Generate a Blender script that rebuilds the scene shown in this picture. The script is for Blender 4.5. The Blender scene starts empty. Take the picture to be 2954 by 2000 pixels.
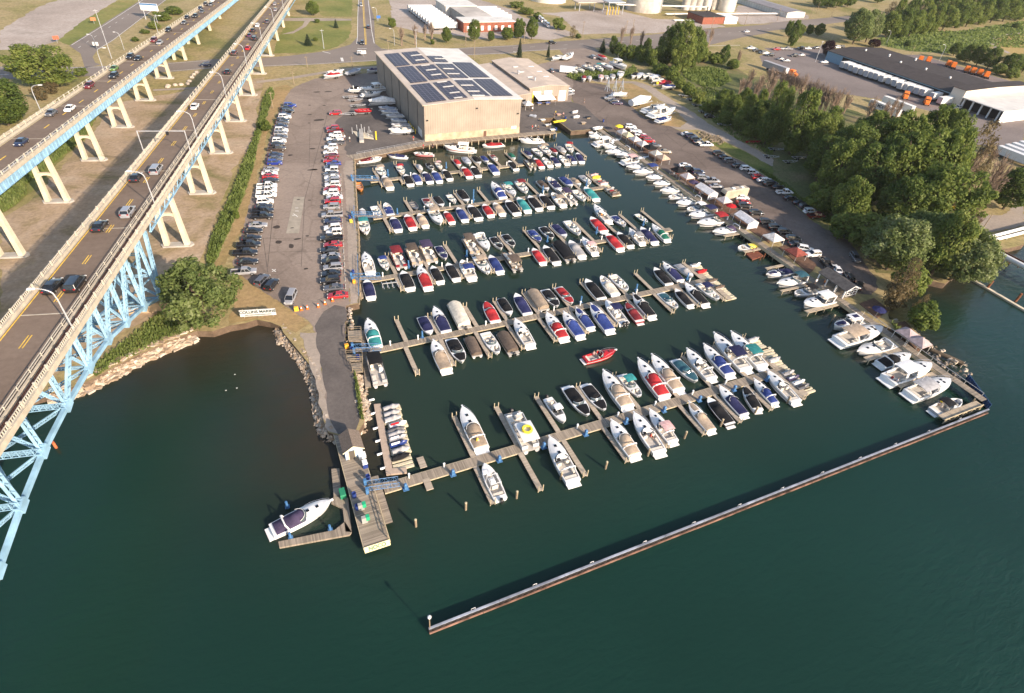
import bpy, bmesh, math, random
from mathutils import Vector, Matrix
random.seed(7)
R = math.radians
SC = bpy.context.scene
COL = SC.collection

# ------------------------------------------------------------------ camera, sky, sun, exposure
H = 82.0
F, PITCH, ROLL, YAW = 1672.57, 0.697803, 0.0894729, 0.468693     # focal length in photo pixels (2954 wide)
fw = Vector((math.sin(YAW)*math.cos(PITCH), math.cos(YAW)*math.cos(PITCH), -math.sin(PITCH)))
rt = Vector((math.cos(YAW), -math.sin(YAW), 0)); up = rt.cross(fw)
r2 = rt*math.cos(ROLL) + up*math.sin(ROLL); u2 = -rt*math.sin(ROLL) + up*math.cos(ROLL)
cd = bpy.data.cameras.new('camera'); cam = bpy.data.objects.new('camera', cd); COL.objects.link(cam)
cam.matrix_world = Matrix(((r2.x, u2.x, -fw.x, 0), (r2.y, u2.y, -fw.y, 0), (r2.z, u2.z, -fw.z, H), (0, 0, 0, 1)))
cd.sensor_width = 36; cd.lens = 36*F/2954; cd.clip_end = 6000; cd.clip_start = 1
SC.camera = cam

SUN_EL, SUN_AZ = R(24), R(-67)          # direction towards the sun, azimuth from +X
w = bpy.data.worlds.new('World'); SC.world = w; w.use_nodes = True
nt = w.node_tree; bg = nt.nodes['Background']
sky = nt.nodes.new('ShaderNodeTexSky'); sky.sky_type = 'NISHITA'; sky.sun_disc = False
sky.sun_elevation = SUN_EL; sky.sun_rotation = R(90) - SUN_AZ
sky.air_density = 1.0; sky.dust_density = 1.5
nt.links.new(sky.outputs[0], bg.inputs[0]); bg.inputs[1].default_value = 0.135
sl = bpy.data.lights.new('sun', 'SUN'); sl.energy = 4.7; sl.angle = R(0.55); sl.color = (1.0, 0.83, 0.66)
sun = bpy.data.objects.new('sun', sl); COL.objects.link(sun); sun.location = (150, -200, 200)
sd = Vector((math.cos(SUN_EL)*math.cos(SUN_AZ), math.cos(SUN_EL)*math.sin(SUN_AZ), math.sin(SUN_EL)))
sun.rotation_euler = (-sd).to_track_quat('-Z', 'Y').to_euler()
SC.view_settings.view_transform = 'Standard'; SC.view_settings.look = 'None'
SC.view_settings.exposure = 0.95; SC.view_settings.gamma = 1
SC.cycles.max_bounces = 5; SC.cycles.transparent_max_bounces = 12
SC.cycles.caustics_reflective = False; SC.cycles.caustics_refractive = False

# ------------------------------------------------------------------ photo pixel -> point on a level surface
TS = 750/2324
TT = {'A': (0, 0), 'B': (740, 0), 'C': (1480, 0), 'D': (2204, 0), 'G': (0, 480), 'H': (740, 480), 'I': (1480, 480), 'J': (2204, 480),
      'L': (0, 960), 'M': (740, 960), 'N': (1480, 960), 'O': (2204, 860), 'S': (740, 1340)}
def px(t, x, y):
    if t == 'V': return x*1.2716, y*1.2716
    o = TT[t]; return o[0]+x*TS, o[1]+y*TS
def ray(t, x, y):
    a, b = px(t, x, y)
    return fw*F + r2*(a-1477) - u2*(b-1000)
def g(t, x, y, z=0.0):
    d = ray(t, x, y); k = (z-H)/d.z
    return Vector((d.x*k, d.y*k, z))
def proj(p):
    d = Vector(p)-Vector((0, 0, H)); c = d.dot(fw)
    return 1477+F*d.dot(r2)/c, 1000-F*d.dot(u2)/c, c
def height_at(b, t, x, y):               # height of an upright at b whose top shows at pixel row y
    ty = px(t, x, y)[1]; lo, hi = 0.0, 80.0
    for i in range(40):
        m = (lo+hi)/2
        if proj((b.x, b.y, b.z+m))[1] > ty: lo = m
        else: hi = m
    return lo

# ------------------------------------------------------------------ mesh builder
class MB:
    def __init__(s): s.v = []; s.f = []; s.m = []
    def add(s, vs, fs, m=0):
        o = len(s.v); s.v += [tuple(v) for v in vs]
        for f in fs: s.f.append(tuple(i+o for i in f)); s.m.append(m)
        return s
    def box(s, c, d, rz=0, m=0, tp=1.0, base=False):
        x, y, z = d[0]/2, d[1]/2, d[2]
        z0 = 0 if base else -z/2; cs, sn = math.cos(rz), math.sin(rz); vs = []
        for k, t in ((z0, 1), (z0+z, tp)):
            for a, b in ((-x, -y), (x, -y), (x, y), (-x, y)):
                a *= t; b *= t; vs.append((c[0]+a*cs-b*sn, c[1]+a*sn+b*cs, c[2]+k))
        return s.add(vs, [(3, 2, 1, 0), (4, 5, 6, 7), (0, 1, 5, 4), (1, 2, 6, 5), (2, 3, 7, 6), (3, 0, 4, 7)], m)
    def bar(s, p, q, wd, ht, m=0):       # rectangular bar between two points
        p = Vector(p); q = Vector(q); d = (q-p).normalized()
        sx = d.cross(Vector((0, 0, 1)))
        if sx.length < 1e-3: sx = Vector((1, 0, 0))
        sx.normalize(); uz = sx.cross(d); vs = []
        for e in (p, q):
            for a, b in ((-1, -1), (1, -1), (1, 1), (-1, 1)): vs.append(e+sx*a*wd/2+uz*b*ht/2)
        return s.add(vs, [(3, 2, 1, 0), (4, 5, 6, 7), (0, 1, 5, 4), (1, 2, 6, 5), (2, 3, 7, 6), (3, 0, 4, 7)], m)
    def tube(s, pts, r, n=6, m=0, r1=None):
        pts = [Vector(p) for p in pts]; vs = []; fs = []; L = len(pts)
        for i, p in enumerate(pts):
            d = (pts[min(i+1, L-1)]-pts[max(i-1, 0)]).normalized()
            a = d.cross(Vector((0.3, 0.2, 1)) if abs(d.z) < .9 else Vector((1, 0.1, 0))).normalized(); b = d.cross(a)
            rr = r if r1 is None else r+(r1-r)*i/(L-1)
            for k in range(n):
                t = 2*math.pi*k/n; vs.append(p+a*math.cos(t)*rr+b*math.sin(t)*rr)
        for i in range(L-1):
            for k in range(n): fs.append((i*n+k, i*n+(k+1) % n, (i+1)*n+(k+1) % n, (i+1)*n+k))
        fs += [tuple(range(n))[::-1], tuple(range((L-1)*n, L*n))]
        return s.add(vs, fs, m)
    def loft(s, secs, m=0, closed=False, caps=True):
        n = len(secs[0]); vs = [p for q in secs for p in q]; fs = []
        for i in range(len(secs)-1):
            for k in range(n if closed else n-1):
                fs.append((i*n+k, i*n+(k+1) % n, (i+1)*n+(k+1) % n, (i+1)*n+k))
        if caps: fs += [tuple(range(n))[::-1], tuple(range((len(secs)-1)*n, len(secs)*n))]
        return s.add(vs, fs, m)
    def lathe(s, c, prof, n=16, m=0):
        vs = []; fs = []
        for r, z in prof:
            for k in range(n): t = 2*math.pi*k/n; vs.append((c[0]+r*math.cos(t), c[1]+r*math.sin(t), c[2]+z))
        for i in range(len(prof)-1):
            for k in range(n): fs.append((i*n+k, i*n+(k+1) % n, (i+1)*n+(k+1) % n, (i+1)*n+k))
        fs += [tuple(range(n))[::-1], tuple(range((len(prof)-1)*n, len(prof)*n))]
        return s.add(vs, fs, m)
    def prism(s, poly, z0, z1, m=0):
        n = len(poly); vs = [(p[0], p[1], z0) for p in poly]+[(p[0], p[1], z1) for p in poly]
        return s.add(vs, [tuple(range(n))[::-1], tuple(range(n, 2*n))]+[(i, (i+1) % n, n+(i+1) % n, n+i) for i in range(n)], m)
    def mesh(s, name, mats, smooth=0):
        me = bpy.data.meshes.new(name); me.from_pydata(s.v, [], s.f)
        for m in (mats if isinstance(mats, (list, tuple)) else [mats]): me.materials.append(m)
        me.polygons.foreach_set('material_index', s.m)
        if smooth:
            me.polygons.foreach_set('use_smooth', [True]*len(s.f)); me.set_sharp_from_angle(angle=R(smooth))
        bm = bmesh.new(); bm.from_mesh(me); bmesh.ops.recalc_face_normals(bm, faces=bm.faces); bm.to_mesh(me); bm.free()
        me.update(); return me
    def build(s, name, mats, parent=None, smooth=0, loc=None):
        o = bpy.data.objects.new(name, s.mesh(name, mats, smooth)); COL.objects.link(o)
        if parent: o.parent = parent
        if loc: o.location = loc
        return o

def tag(o, label=None, cat=None, group=None, kind=None):
    if label: o['label'] = label
    if cat: o['category'] = cat
    if group: o['group'] = group
    if kind: o['kind'] = kind
    return o
def thing(name, loc, rz, label, cat, group=None):
    o = bpy.data.objects.new(name, None); COL.objects.link(o); o.location = loc; o.rotation_euler = (0, 0, rz); o.empty_display_size = .1
    return tag(o, label, cat, group)

def islands(mb, every=None):             # one builder per connected piece
    par = list(range(len(mb.v)))
    def find(a):
        while par[a] != a: par[a] = par[par[a]]; a = par[a]
        return a
    for f in mb.f:
        for a in f[1:]: par[find(a)] = find(f[0])
    grp = {}
    for f, m in zip(mb.f, mb.m): grp.setdefault(find(f[0]), []).append((f, m))
    out = []
    for fs in grp.values():
        n = MB(); ix = {}
        for f, m in fs:
            q = []
            for a in f:
                if a not in ix: ix[a] = len(n.v); n.v.append(mb.v[a])
                q.append(ix[a])
            n.f.append(tuple(q)); n.m.append(m)
        out.append(n)
    return out
# prototypes: never linked themselves, copied object by object
class Proto:
    def __init__(s, name): s.name = name; s.parts = []
    def part(s, name, mb, mats, key=None, smooth=0, parent=None, label=None, loc=None):
        if name in ('seat', 'deck_hatch', 'pontoon_tube', 'fence_panel', 'roof_support', 'cover_patch', 'outboard_motor', 'wheel', 'canopy_leg', 'headlight', 'tail_light'):
            for m_ in islands(mb): o = bpy.data.objects.new(name, m_.mesh(name, mats, smooth)); s.parts.append((o, key, parent))
            return len(s.parts)-1
        o = bpy.data.objects.new(name, mb.mesh(name, mats, smooth))
        if label: o['label'] = label
        if loc: o.location = loc
        s.parts.append((o, key, parent)); return len(s.parts)-1
def inst(P, loc, rz, sc, cols, label, cat, group=None, skip=(), name=None):
    r = thing(name or P.name, loc, rz, label, cat, group); r.scale = sc if isinstance(sc, (tuple, list, Vector)) else (sc, sc, sc)
    made = []
    for o, key, par in P.parts:
        if o.name.split('.')[0] in skip: made.append(None); continue
        c = o.copy(); COL.objects.link(c); c.parent = made[par] if par is not None and made[par] else r
        if key and key in cols: c.color = (*cols[key], 1)
        made.append(c)
    return r

# ------------------------------------------------------------------ materials
MATS = {}
def mat(name, rough=.6, spec=.4, metal=0, col=None, objcol=False, noise=0, nscale=2.0, bump=0, bscale=20, coat=0, build=None, dirt=0):
    if name in MATS: return MATS[name]
    m = bpy.data.materials.new(name); m.use_nodes = True; t = m.node_tree; b = t.nodes['Principled BSDF']
    b.inputs['Roughness'].default_value = rough; b.inputs['Specular IOR Level'].default_value = spec; b.inputs['Metallic'].default_value = metal
    b.inputs['Coat Weight'].default_value = coat; b.inputs['Coat Roughness'].default_value = .08
    N = t.nodes.new; Lk = t.links.new
    if objcol: src = N('ShaderNodeObjectInfo').outputs['Color']
    else:
        rgb = N('ShaderNodeRGB'); rgb.outputs[0].default_value = (*(col or (.5, .5, .5)), 1); src = rgb.outputs[0]
    if noise:
        tc = N('ShaderNodeTexCoord'); nz = N('ShaderNodeTexNoise'); nz.inputs['Scale'].default_value = nscale; nz.inputs['Detail'].default_value = 6
        Lk(tc.outputs['Object'], nz.inputs['Vector'])
        mr = N('ShaderNodeMapRange'); mr.inputs[1].default_value = .3; mr.inputs[2].default_value = .7; mr.inputs[3].default_value = 1-noise; mr.inputs[4].default_value = 1+noise
        Lk(nz.outputs['Fac'], mr.inputs[0])
        mx = N('ShaderNodeVectorMath'); mx.operation = 'SCALE'; Lk(src, mx.inputs[0]); Lk(mr.outputs[0], mx.inputs['Scale']); src = mx.outputs[0]
    Lk(src, b.inputs['Base Color'])
    if bump:
        tc2 = N('ShaderNodeTexCoord'); n2 = N('ShaderNodeTexNoise'); n2.inputs['Scale'].default_value = bscale; n2.inputs['Detail'].default_value = 4
        Lk(tc2.outputs['Object'], n2.inputs['Vector']); bp = N('ShaderNodeBump'); bp.inputs['Strength'].default_value = bump; bp.inputs['Distance'].default_value = .1
        Lk(n2.outputs['Fac'], bp.inputs['Height']); Lk(bp.outputs[0], b.inputs['Normal'])
    MATS[name] = m; return m

def ground_mat(name, stops, scale=.05, detail=8, fine=.35, fscale=1.2, rough=.95, warp=0.0, bump=.3, streak=None, crack=0):
    """stops: list of (pos, colour) picked by large noise; fine noise varies brightness"""
    m = bpy.data.materials.new(name); m.use_nodes = True; t = m.node_tree; b = t.nodes['Principled BSDF']; N = t.nodes.new; Lk = t.links.new
    b.inputs['Roughness'].default_value = rough; b.inputs['Specular IOR Level'].default_value = .15
    geo = N('ShaderNodeNewGeometry'); vec = geo.outputs['Position']
    if streak:
        mp = N('ShaderNodeMapping'); mp.inputs['Rotation'].default_value = (0, 0, streak[0]); mp.inputs['Scale'].default_value = (streak[1], 1, 1)
        Lk(vec, mp.inputs[0]); vec = mp.outputs[0]
    n1 = N('ShaderNodeTexNoise'); n1.inputs['Scale'].default_value = scale; n1.inputs['Detail'].default_value = detail; n1.inputs['Roughness'].default_value = .62; n1.inputs['Distortion'].default_value = warp
    Lk(vec, n1.inputs['Vector'])
    cr = N('ShaderNodeValToRGB'); e = cr.color_ramp.elements
    while len(e) < len(stops): e.new(.5)
    for i, (p, c) in enumerate(stops): e[i].position = p; e[i].color = (*c, 1)
    Lk(n1.outputs['Fac'], cr.inputs[0])
    n2 = N('ShaderNodeTexNoise'); n2.inputs['Scale'].default_value = fscale; n2.inputs['Detail'].default_value = 5; n2.inputs['Roughness'].default_value = .7
    Lk(geo.outputs['Position'], n2.inputs['Vector'])
    mr = N('ShaderNodeMapRange'); mr.inputs[1].default_value = .25; mr.inputs[2].default_value = .75; mr.inputs[3].default_value = 1-fine; mr.inputs[4].default_value = 1+fine
    Lk(n2.outputs['Fac'], mr.inputs[0])
    mx = N('ShaderNodeVectorMath'); mx.operation = 'SCALE'; Lk(cr.outputs[0], mx.inputs[0]); Lk(mr.outputs[0], mx.inputs['Scale']); Lk(mx.outputs[0], b.inputs['Base Color'])
    if crack:
        vo = N('ShaderNodeTexVoronoi'); vo.feature = 'DISTANCE_TO_EDGE'; vo.inputs['Scale'].default_value = crack
        wv = N('ShaderNodeVectorMath'); wv.operation = 'MULTIPLY_ADD'; Lk(n2.outputs['Color'], wv.inputs[0]); wv.inputs[1].default_value = (2.5, 2.5, 0); Lk(geo.outputs['Position'], wv.inputs[2]); Lk(wv.outputs[0], vo.inputs['Vector'])
        m3 = N('ShaderNodeMapRange'); m3.inputs[1].default_value = .0; m3.inputs[2].default_value = .022; m3.inputs[3].default_value = .78; m3.inputs[4].default_value = 1; Lk(vo.outputs['Distance'], m3.inputs[0])
        m4 = N('ShaderNodeVectorMath'); m4.operation = 'SCALE'; Lk(mx.outputs[0], m4.inputs[0]); Lk(m3.outputs[0], m4.inputs['Scale']); Lk(m4.outputs[0], b.inputs['Base Color'])
    if bump:
        bp = N('ShaderNodeBump'); bp.inputs['Strength'].default_value = bump; bp.inputs['Distance'].default_value = .25; Lk(n2.outputs['Fac'], bp.inputs['Height']); Lk(bp.outputs[0], b.inputs['Normal'])
    MATS[name] = m; return m

M_paint = mat('car_paint', .3, .5, objcol=True, coat=.6)
M_gel = mat('gelcoat', .28, .5, objcol=True, noise=.05, nscale=1.5)
M_canvas = mat('canvas', .85, .2, objcol=True, noise=.22, nscale=1.7, bump=.5, bscale=5)
M_white = mat('white_gelcoat', .35, .45, col=(.74, .73, .71), noise=.04)
M_cream = mat('cream_vinyl', .6, .3, col=(.62, .56, .47), noise=.12, nscale=3)
M_sole = mat('cockpit_sole', .8, .2, col=(.42, .39, .35), noise=.15, nscale=3)
M_glass = mat('dark_glass', .06, .7, col=(.012, .014, .017))
M_wsh = mat('windshield_glass', .08, .6, col=(.06, .08, .085))
M_steel = mat('stainless_tube', .3, .5, .8, col=(.55, .55, .56))
M_alu = mat('weathered_aluminium', .5, .5, .5, col=(.45, .45, .45), noise=.15)
M_black = mat('black_plastic', .5, .4, col=(.015, .015, .017))
M_tyre = mat('tyre_rubber', .9, .2, col=(.018, .018, .018))
M_deckgel = mat('deck_gelcoat', .35, .45, objcol=True, noise=.04)
M_rim = mat('wheel_rim', .35, .5, .6, col=(.4, .4, .41))
M_blue = mat('dock_blue_paint', .5, .4, col=(.055, .15, .31), noise=.3, nscale=2)
M_conc = mat('cream_concrete', .9, .2, col=(.56, .49, .37), noise=.12, nscale=.5)
M_concg = mat('grey_concrete', .9, .2, col=(.36, .34, .31), noise=.2, nscale=.6)
M_rust = mat('rusted_steel', .85, .3, col=(.2, .075, .035), noise=.5, nscale=1.3)
M_gal = mat('galvanised_steel', .55, .4, .3, col=(.42, .43, .45), noise=.2, nscale=.8)
M_bridge = mat('light_blue_bridge_paint', .65, .25, col=(.235, .395, .525), noise=.26, nscale=.5)
M_post = mat('piling_wood', .9, .2, col=(.24, .19, .13), noise=.3, nscale=3)
M_palew = mat('pale_timber', .9, .2, col=(.44, .37, .25), noise=.22, nscale=2.5)
M_obj = mat('painted_surface', .6, .35, objcol=True, noise=.06)
M_orange = mat('orange_plastic', .5, .4, col=(.75, .16, .02))
M_bark = mat('bark', .95, .1, col=(.11, .085, .06), noise=.3, nscale=3)
M_barkp = mat('pale_bark', .95, .1, col=(.36, .31, .25), noise=.3, nscale=3)
M_barkd = mat('dry_twig_bark', .95, .1, col=(.27, .20, .15), noise=.3, nscale=2)

def plank_mat(name, col, axis='x', pitch=.2, var=.35):
    m = bpy.data.materials.new(name); m.use_nodes = True; t = m.node_tree; b = t.nodes['Principled BSDF']; N = t.nodes.new; Lk = t.links.new
    b.inputs['Roughness'].default_value = .9; b.inputs['Specular IOR Level'].default_value = .15
    tc = N('ShaderNodeTexCoord'); sp = N('ShaderNodeSeparateXYZ'); Lk(tc.outputs['Object'], sp.inputs[0])
    mu = N('ShaderNodeMath'); mu.operation = 'DIVIDE'; mu.inputs[1].default_value = pitch; Lk(sp.outputs['X' if axis == 'x' else 'Y'], mu.inputs[0])
    fl = N('ShaderNodeMath'); fl.operation = 'FLOOR'; Lk(mu.outputs[0], fl.inputs[0])
    wn = N('ShaderNodeTexWhiteNoise'); wn.noise_dimensions = '1D'; Lk(fl.outputs[0], wn.inputs['W'])
    nz = N('ShaderNodeTexNoise'); nz.inputs['Scale'].default_value = .35; nz.inputs['Detail'].default_value = 6; Lk(tc.outputs['Object'], nz.inputs['Vector'])
    ad = N('ShaderNodeMath'); ad.operation = 'ADD'; Lk(wn.outputs['Value'], ad.inputs[0]); Lk(nz.outputs['Fac'], ad.inputs[1])
    mr = N('ShaderNodeMapRange'); mr.inputs[1].default_value = .3; mr.inputs[2].default_value = 1.7; mr.inputs[3].default_value = 1-var; mr.inputs[4].default_value = 1+var; Lk(ad.outputs[0], mr.inputs[0])
    fr = N('ShaderNodeMath'); fr.operation = 'FRACT'; Lk(mu.outputs[0], fr.inputs[0])
    gp = N('ShaderNodeMath'); gp.operation = 'GREATER_THAN'; gp.inputs[1].default_value = .1; Lk(fr.outputs[0], gp.inputs[0])
    g2 = N('ShaderNodeMapRange'); g2.inputs[3].default_value = .45; g2.inputs[4].default_value = 1; Lk(gp.outputs[0], g2.inputs[0])
    ml = N('ShaderNodeMath'); ml.operation = 'MULTIPLY'; Lk(mr.outputs[0], ml.inputs[0]); Lk(g2.outputs[0], ml.inputs[1])
    mx = N('ShaderNodeVectorMath'); mx.operation = 'SCALE'; mx.inputs[0].default_value = col; Lk(ml.outputs[0], mx.inputs['Scale']); Lk(mx.outputs[0], b.inputs['Base Color'])
    MATS[name] = m; return m
M_plank = plank_mat('weathered_planks', (.27, .225, .175), 'x')
M_planky = plank_mat('weathered_planks_across', (.27, .225, .175), 'y')
M_plankp = plank_mat('pale_planks_across', (.37, .31, .24), 'y', .25, .22)
M_plankx = plank_mat('pale_planks', (.40, .33, .245), 'x', .25, .2)

CO = dict(K=(.011, .011, .013), N=(.017, .02, .075), B=(.02, .042, .18), R=(.37, .013, .018), D=(.17, .014, .02), T=(.36, .275, .195), L=(.02, .22, .22), G=(.008, .12, .075),
          S=(.34, .33, .33), C=(.11, .08, .06), W=(.74, .73, .71), P=(.6, .36, .34), U=(.055, .04, .085), Y=(.78, .6, .04), E=(.03, .12, .16), O=(.55, .2, .05), Z=(.12, .12, .125), I=(.52, .47, .38), A=(.33, .36, .42))
CN = dict(K='black', N='navy', B='blue', R='red', D='dark red', T='tan', L='turquoise', G='green', S='grey', C='brown', W='white', P='pink', U='dark purple', Y='yellow', E='teal', O='orange', Z='dark grey', I='beige', A='silver')
ORD = ['first', 'second', 'third', 'fourth', 'fifth', 'sixth', 'seventh', 'eighth', 'ninth', 'tenth', 'eleventh', 'twelfth', 'thirteenth', 'fourteenth', 'fifteenth', 'sixteenth', 'seventeenth', 'eighteenth', 'nineteenth', 'twentieth'] + ['twenty-%s' % x for x in ('first', 'second', 'third', 'fourth', 'fifth', 'sixth', 'seventh', 'eighth', 'ninth')] + ['thirtieth'] + ['thirty-%s' % x for x in ('first', 'second', 'third', 'fourth', 'fifth', 'sixth', 'seventh', 'eighth', 'ninth')] + ['fortieth']
# ================================================================== SETTING
ZL = 1.6
def P2(spec, z=ZL):                      # 'B 10 20 30 40 C 5 6' -> points on the level z
    out = []; t = None; nums = []
    for w_ in spec.split():
        if w_.isalpha(): t = w_
        else:
            nums.append(float(w_))
            if len(nums) == 2: out.append(g(t, nums[0], nums[1], z)); nums = []
    return out
def rough(poly, step=3.0, amp=.6, seed=1):
    rr = random.Random(seed); out = []
    n = len(poly)
    for i in range(n):
        a, b = poly[i], poly[(i+1) % n]; L = (b-a).length; k = max(1, min(40, int(L/step)))
        nn = Vector((-(b-a).y, (b-a).x, 0)).normalized()
        for j in range(k):
            p = a.lerp(b, j/k)
            if j: p = p+nn*rr.uniform(-amp, amp)
            out.append(p)
    return out
def sheet(name, polys, m, dz, ragged=0, kind='structure', seed=1):
    mb = MB()
    for i, q in enumerate(polys):
        if ragged: q = rough(q, ragged*4, ragged, seed+i)
        mb.add([(p.x, p.y, p.z+dz) for p in q], [tuple(range(len(q)))])
    me = bpy.data.meshes.new(name); me.from_pydata(mb.v, [], mb.f); me.materials.append(m)
    bm = bmesh.new(); bm.from_mesh(me)
    for f in bm.faces:
        f.normal_update()
        if f.normal.z < 0: f.normal_flip()
    bmesh.ops.triangulate(bm, faces=bm.faces); bm.to_mesh(me); bm.free()
    o = bpy.data.objects.new(name, me); COL.objects.link(o); o['kind'] = kind; return o

# shoreline, from the far left along the basin and the east pier to the far right
SHORE = [Vector((-700, 40, ZL)), Vector((-120, 84, ZL)), Vector((-60, 99, ZL))] + P2('L 470 540 700 470 860 400 1050 290 1300 170 1500 80 1700 5 1760 -15 G 1900 1475 2050 1425 2200 1400 H 0 1370 120 1392 215 1432 M 240 0 390 180 500 320 550 500 600 780 640 890 724 916 900 904 960 800 930 620 905 440 890 360 860 300 795 180 795 -10 H 800 1250 915 1225 917 1000 905 620 880 200 B 870 1430') + \
    [Vector((60, 200.3, ZL)), Vector((98, 200.8, ZL)), Vector((111.5, 200.8, ZL)), Vector((111.5, 214.0, ZL)), Vector((118.0, 214.0, ZL)), Vector((118.0, 198.6, ZL)), Vector((132.5, 198.3, ZL)),
     Vector((131.6, 140, ZL)), Vector((130.9, 97, ZL)), Vector((130.6, 66, ZL))] + P2('O 1270 330 1480 440 1330 270 1190 200 1120 190 J 1110 1330 1130 1240 1240 1100 1290 1000 1420 1010 1620 1050 1760 910 1900 840 1960 750 2180 735 2324 700') + [Vector((330, 120, ZL)), Vector((700, 110, ZL))]
LAND = SHORE + [Vector((2600, 300, ZL)), Vector((2600, 2600, ZL)), Vector((-2600, 2600, ZL)), Vector((-2600, 40, ZL))]
G_base = ground_mat('dry_grassland', [(.3, (.13, .14, .045)), (.42, (.22, .19, .075)), (.52, (.30, .235, .12)), (.62, (.26, .21, .09)), (.74, (.15, .155, .05))], .024, 10, .4, .8)
sheet('ground', [LAND], G_base, 0)
mb = MB(); n = len(SHORE)
for i in range(n-1):
    a, b = SHORE[i], SHORE[i+1]; mb.add([(a.x, a.y, ZL), (b.x, b.y, ZL), (b.x, b.y, -2.5), (a.x, a.y, -2.5)], [(0, 1, 2, 3)])
M_bank = ground_mat('earth_bank', [(.3, (.07, .045, .03)), (.6, (.14, .10, .07))], .3, 6, .3, 2)
mb.build('shore_bank', M_bank)['kind'] = 'structure'

# water sheet with a shallow-bottom attribute
def seg_d(p, a, b):
    ax, ay = b[0]-a[0], b[1]-a[1]; L = ax*ax+ay*ay
    t = max(0, min(1, ((p[0]-a[0])*ax+(p[1]-a[1])*ay)/L)) if L else 0
    return math.hypot(p[0]-a[0]-ax*t, p[1]-a[1]-ay*t)
xs = [-420+8*i for i in range(38)]+[-116+3*i for i in range(115)]+[232+8*i for i in range(50)]
ys = [-260+10*i for i in range(26)]+[2+3*i for i in range(75)]
cove = [SHORE[i] for i in range(8, 25)]; east = [p for p in SHORE if p.x > 132 and p.y < 112 and p.x < 210]
basin_n = [(31, 190), (60, 200), (98, 200.8), (118, 205), (132, 198)]
vs = []; fs = []; sh = []; bs = []
for y in ys:
    for x in xs:
        vs.append((x, y, 0)); s_ = 0; b_ = 0
        if -70 < x < 12 and y < 125: s_ = math.exp(-(min(seg_d((x, y), cove[i], cove[i+1]) for i in range(len(cove)-1))/17)**1.8)
        if 130 < x < 215 and y < 112: s_ = max(s_, .8*math.exp(-(min(seg_d((x, y), east[i], east[i+1]) for i in range(len(east)-1))/9)**1.5))
        if x > 10 and y > 150: s_ = max(s_, .55*math.exp(-(min(seg_d((x, y), basin_n[i], basin_n[i+1]) for i in range(4))/9)**1.3))
        if 8 < x < 32 and 60 < y < 195: s_ = max(s_, .5*math.exp(-(abs(x-(16+(y-111)*.2))/3.5)**1.3))
        if x < 132 and y > 36: b_ = min(1, (y-36)/22)*min(1, max(0, (x-2)/14))*min(1, max(0, (134-x)/8))
        sh.append(s_); bs.append(b_)
nx = len(xs)
for j in range(len(ys)-1):
    for i in range(nx-1): fs.append((j*nx+i, j*nx+i+1, (j+1)*nx+i+1, (j+1)*nx+i))
me = bpy.data.meshes.new('water'); me.from_pydata(vs, [], fs)
for nm, dat in (('shallow', sh), ('basin', bs)):
    at = me.attributes.new(nm, 'FLOAT', 'POINT'); at.data.foreach_set('value', dat)
M_water = bpy.data.materials.new('river_water'); M_water.use_nodes = True
t = M_water.node_tree; b = t.nodes['Principled BSDF']; N = t.nodes.new; Lk = t.links.new
b.inputs['Roughness'].default_value = .1; b.inputs['IOR'].default_value = 1.33; b.inputs['Specular IOR Level'].default_value = .42
geo = N('ShaderNodeNewGeometry')
nzl = N('ShaderNodeTexNoise'); nzl.inputs['Scale'].default_value = .018; nzl.inputs['Detail'].default_value = 5; Lk(geo.outputs['Position'], nzl.inputs['Vector'])
cr = N('ShaderNodeValToRGB'); e = cr.color_ramp.elements; e[0].position = .3; e[0].color = (.0050, .0235, .0160, 1); e[1].position = .72; e[1].color = (.0072, .033, .0235, 1); Lk(nzl.outputs['Fac'], cr.inputs[0])
a1 = N('ShaderNodeAttribute'); a1.attribute_name = 'basin'; m1 = N('ShaderNodeMix'); m1.data_type = 'RGBA'; Lk(a1.outputs['Fac'], m1.inputs['Factor']); Lk(cr.outputs[0], m1.inputs['A']); m1.inputs['B'].default_value = (.0155, .0295, .0195, 1)
a2 = N('ShaderNodeAttribute'); a2.attribute_name = 'shallow'; m2 = N('ShaderNodeMix'); m2.data_type = 'RGBA'
nzs = N('ShaderNodeTexNoise'); nzs.inputs['Scale'].default_value = .25; nzs.inputs['Detail'].default_value = 6; Lk(geo.outputs['Position'], nzs.inputs['Vector'])
mm = N('ShaderNodeMath'); mm.operation = 'MULTIPLY_ADD'; mm.inputs[1].default_value = .5; Lk(nzs.outputs['Fac'], mm.inputs[0]); mm.inputs[2].default_value = .72
mk = N('ShaderNodeMath'); mk.operation = 'MULTIPLY'; mk.use_clamp = True; Lk(mm.outputs[0], mk.inputs[0]); Lk(a2.outputs['Fac'], mk.inputs[1])
Lk(mk.outputs[0], m2.inputs['Factor']); Lk(m1.outputs['Result'], m2.inputs['A'])
crs = N('ShaderNodeValToRGB'); e = crs.color_ramp.elements; e[0].position = .35; e[0].color = (.021, .016, .0095, 1); e[1].position = .7; e[1].color = (.040, .034, .022, 1); Lk(nzl.outputs['Fac'], crs.inputs[0]); Lk(crs.outputs[0], m2.inputs['B'])
Lk(m2.outputs['Result'], b.inputs['Base Color'])
mp = N('ShaderNodeMapping'); mp.inputs['Rotation'].default_value = (0, 0, R(24)); mp.inputs['Scale'].default_value = (.45, 1.15, 1); Lk(geo.outputs['Position'], mp.inputs[0])
w1 = N('ShaderNodeTexNoise'); w1.inputs['Scale'].default_value = .75; w1.inputs['Detail'].default_value = 7; w1.inputs['Roughness'].default_value = .62; w1.inputs['Distortion'].default_value = .35; Lk(mp.outputs[0], w1.inputs['Vector'])
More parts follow.
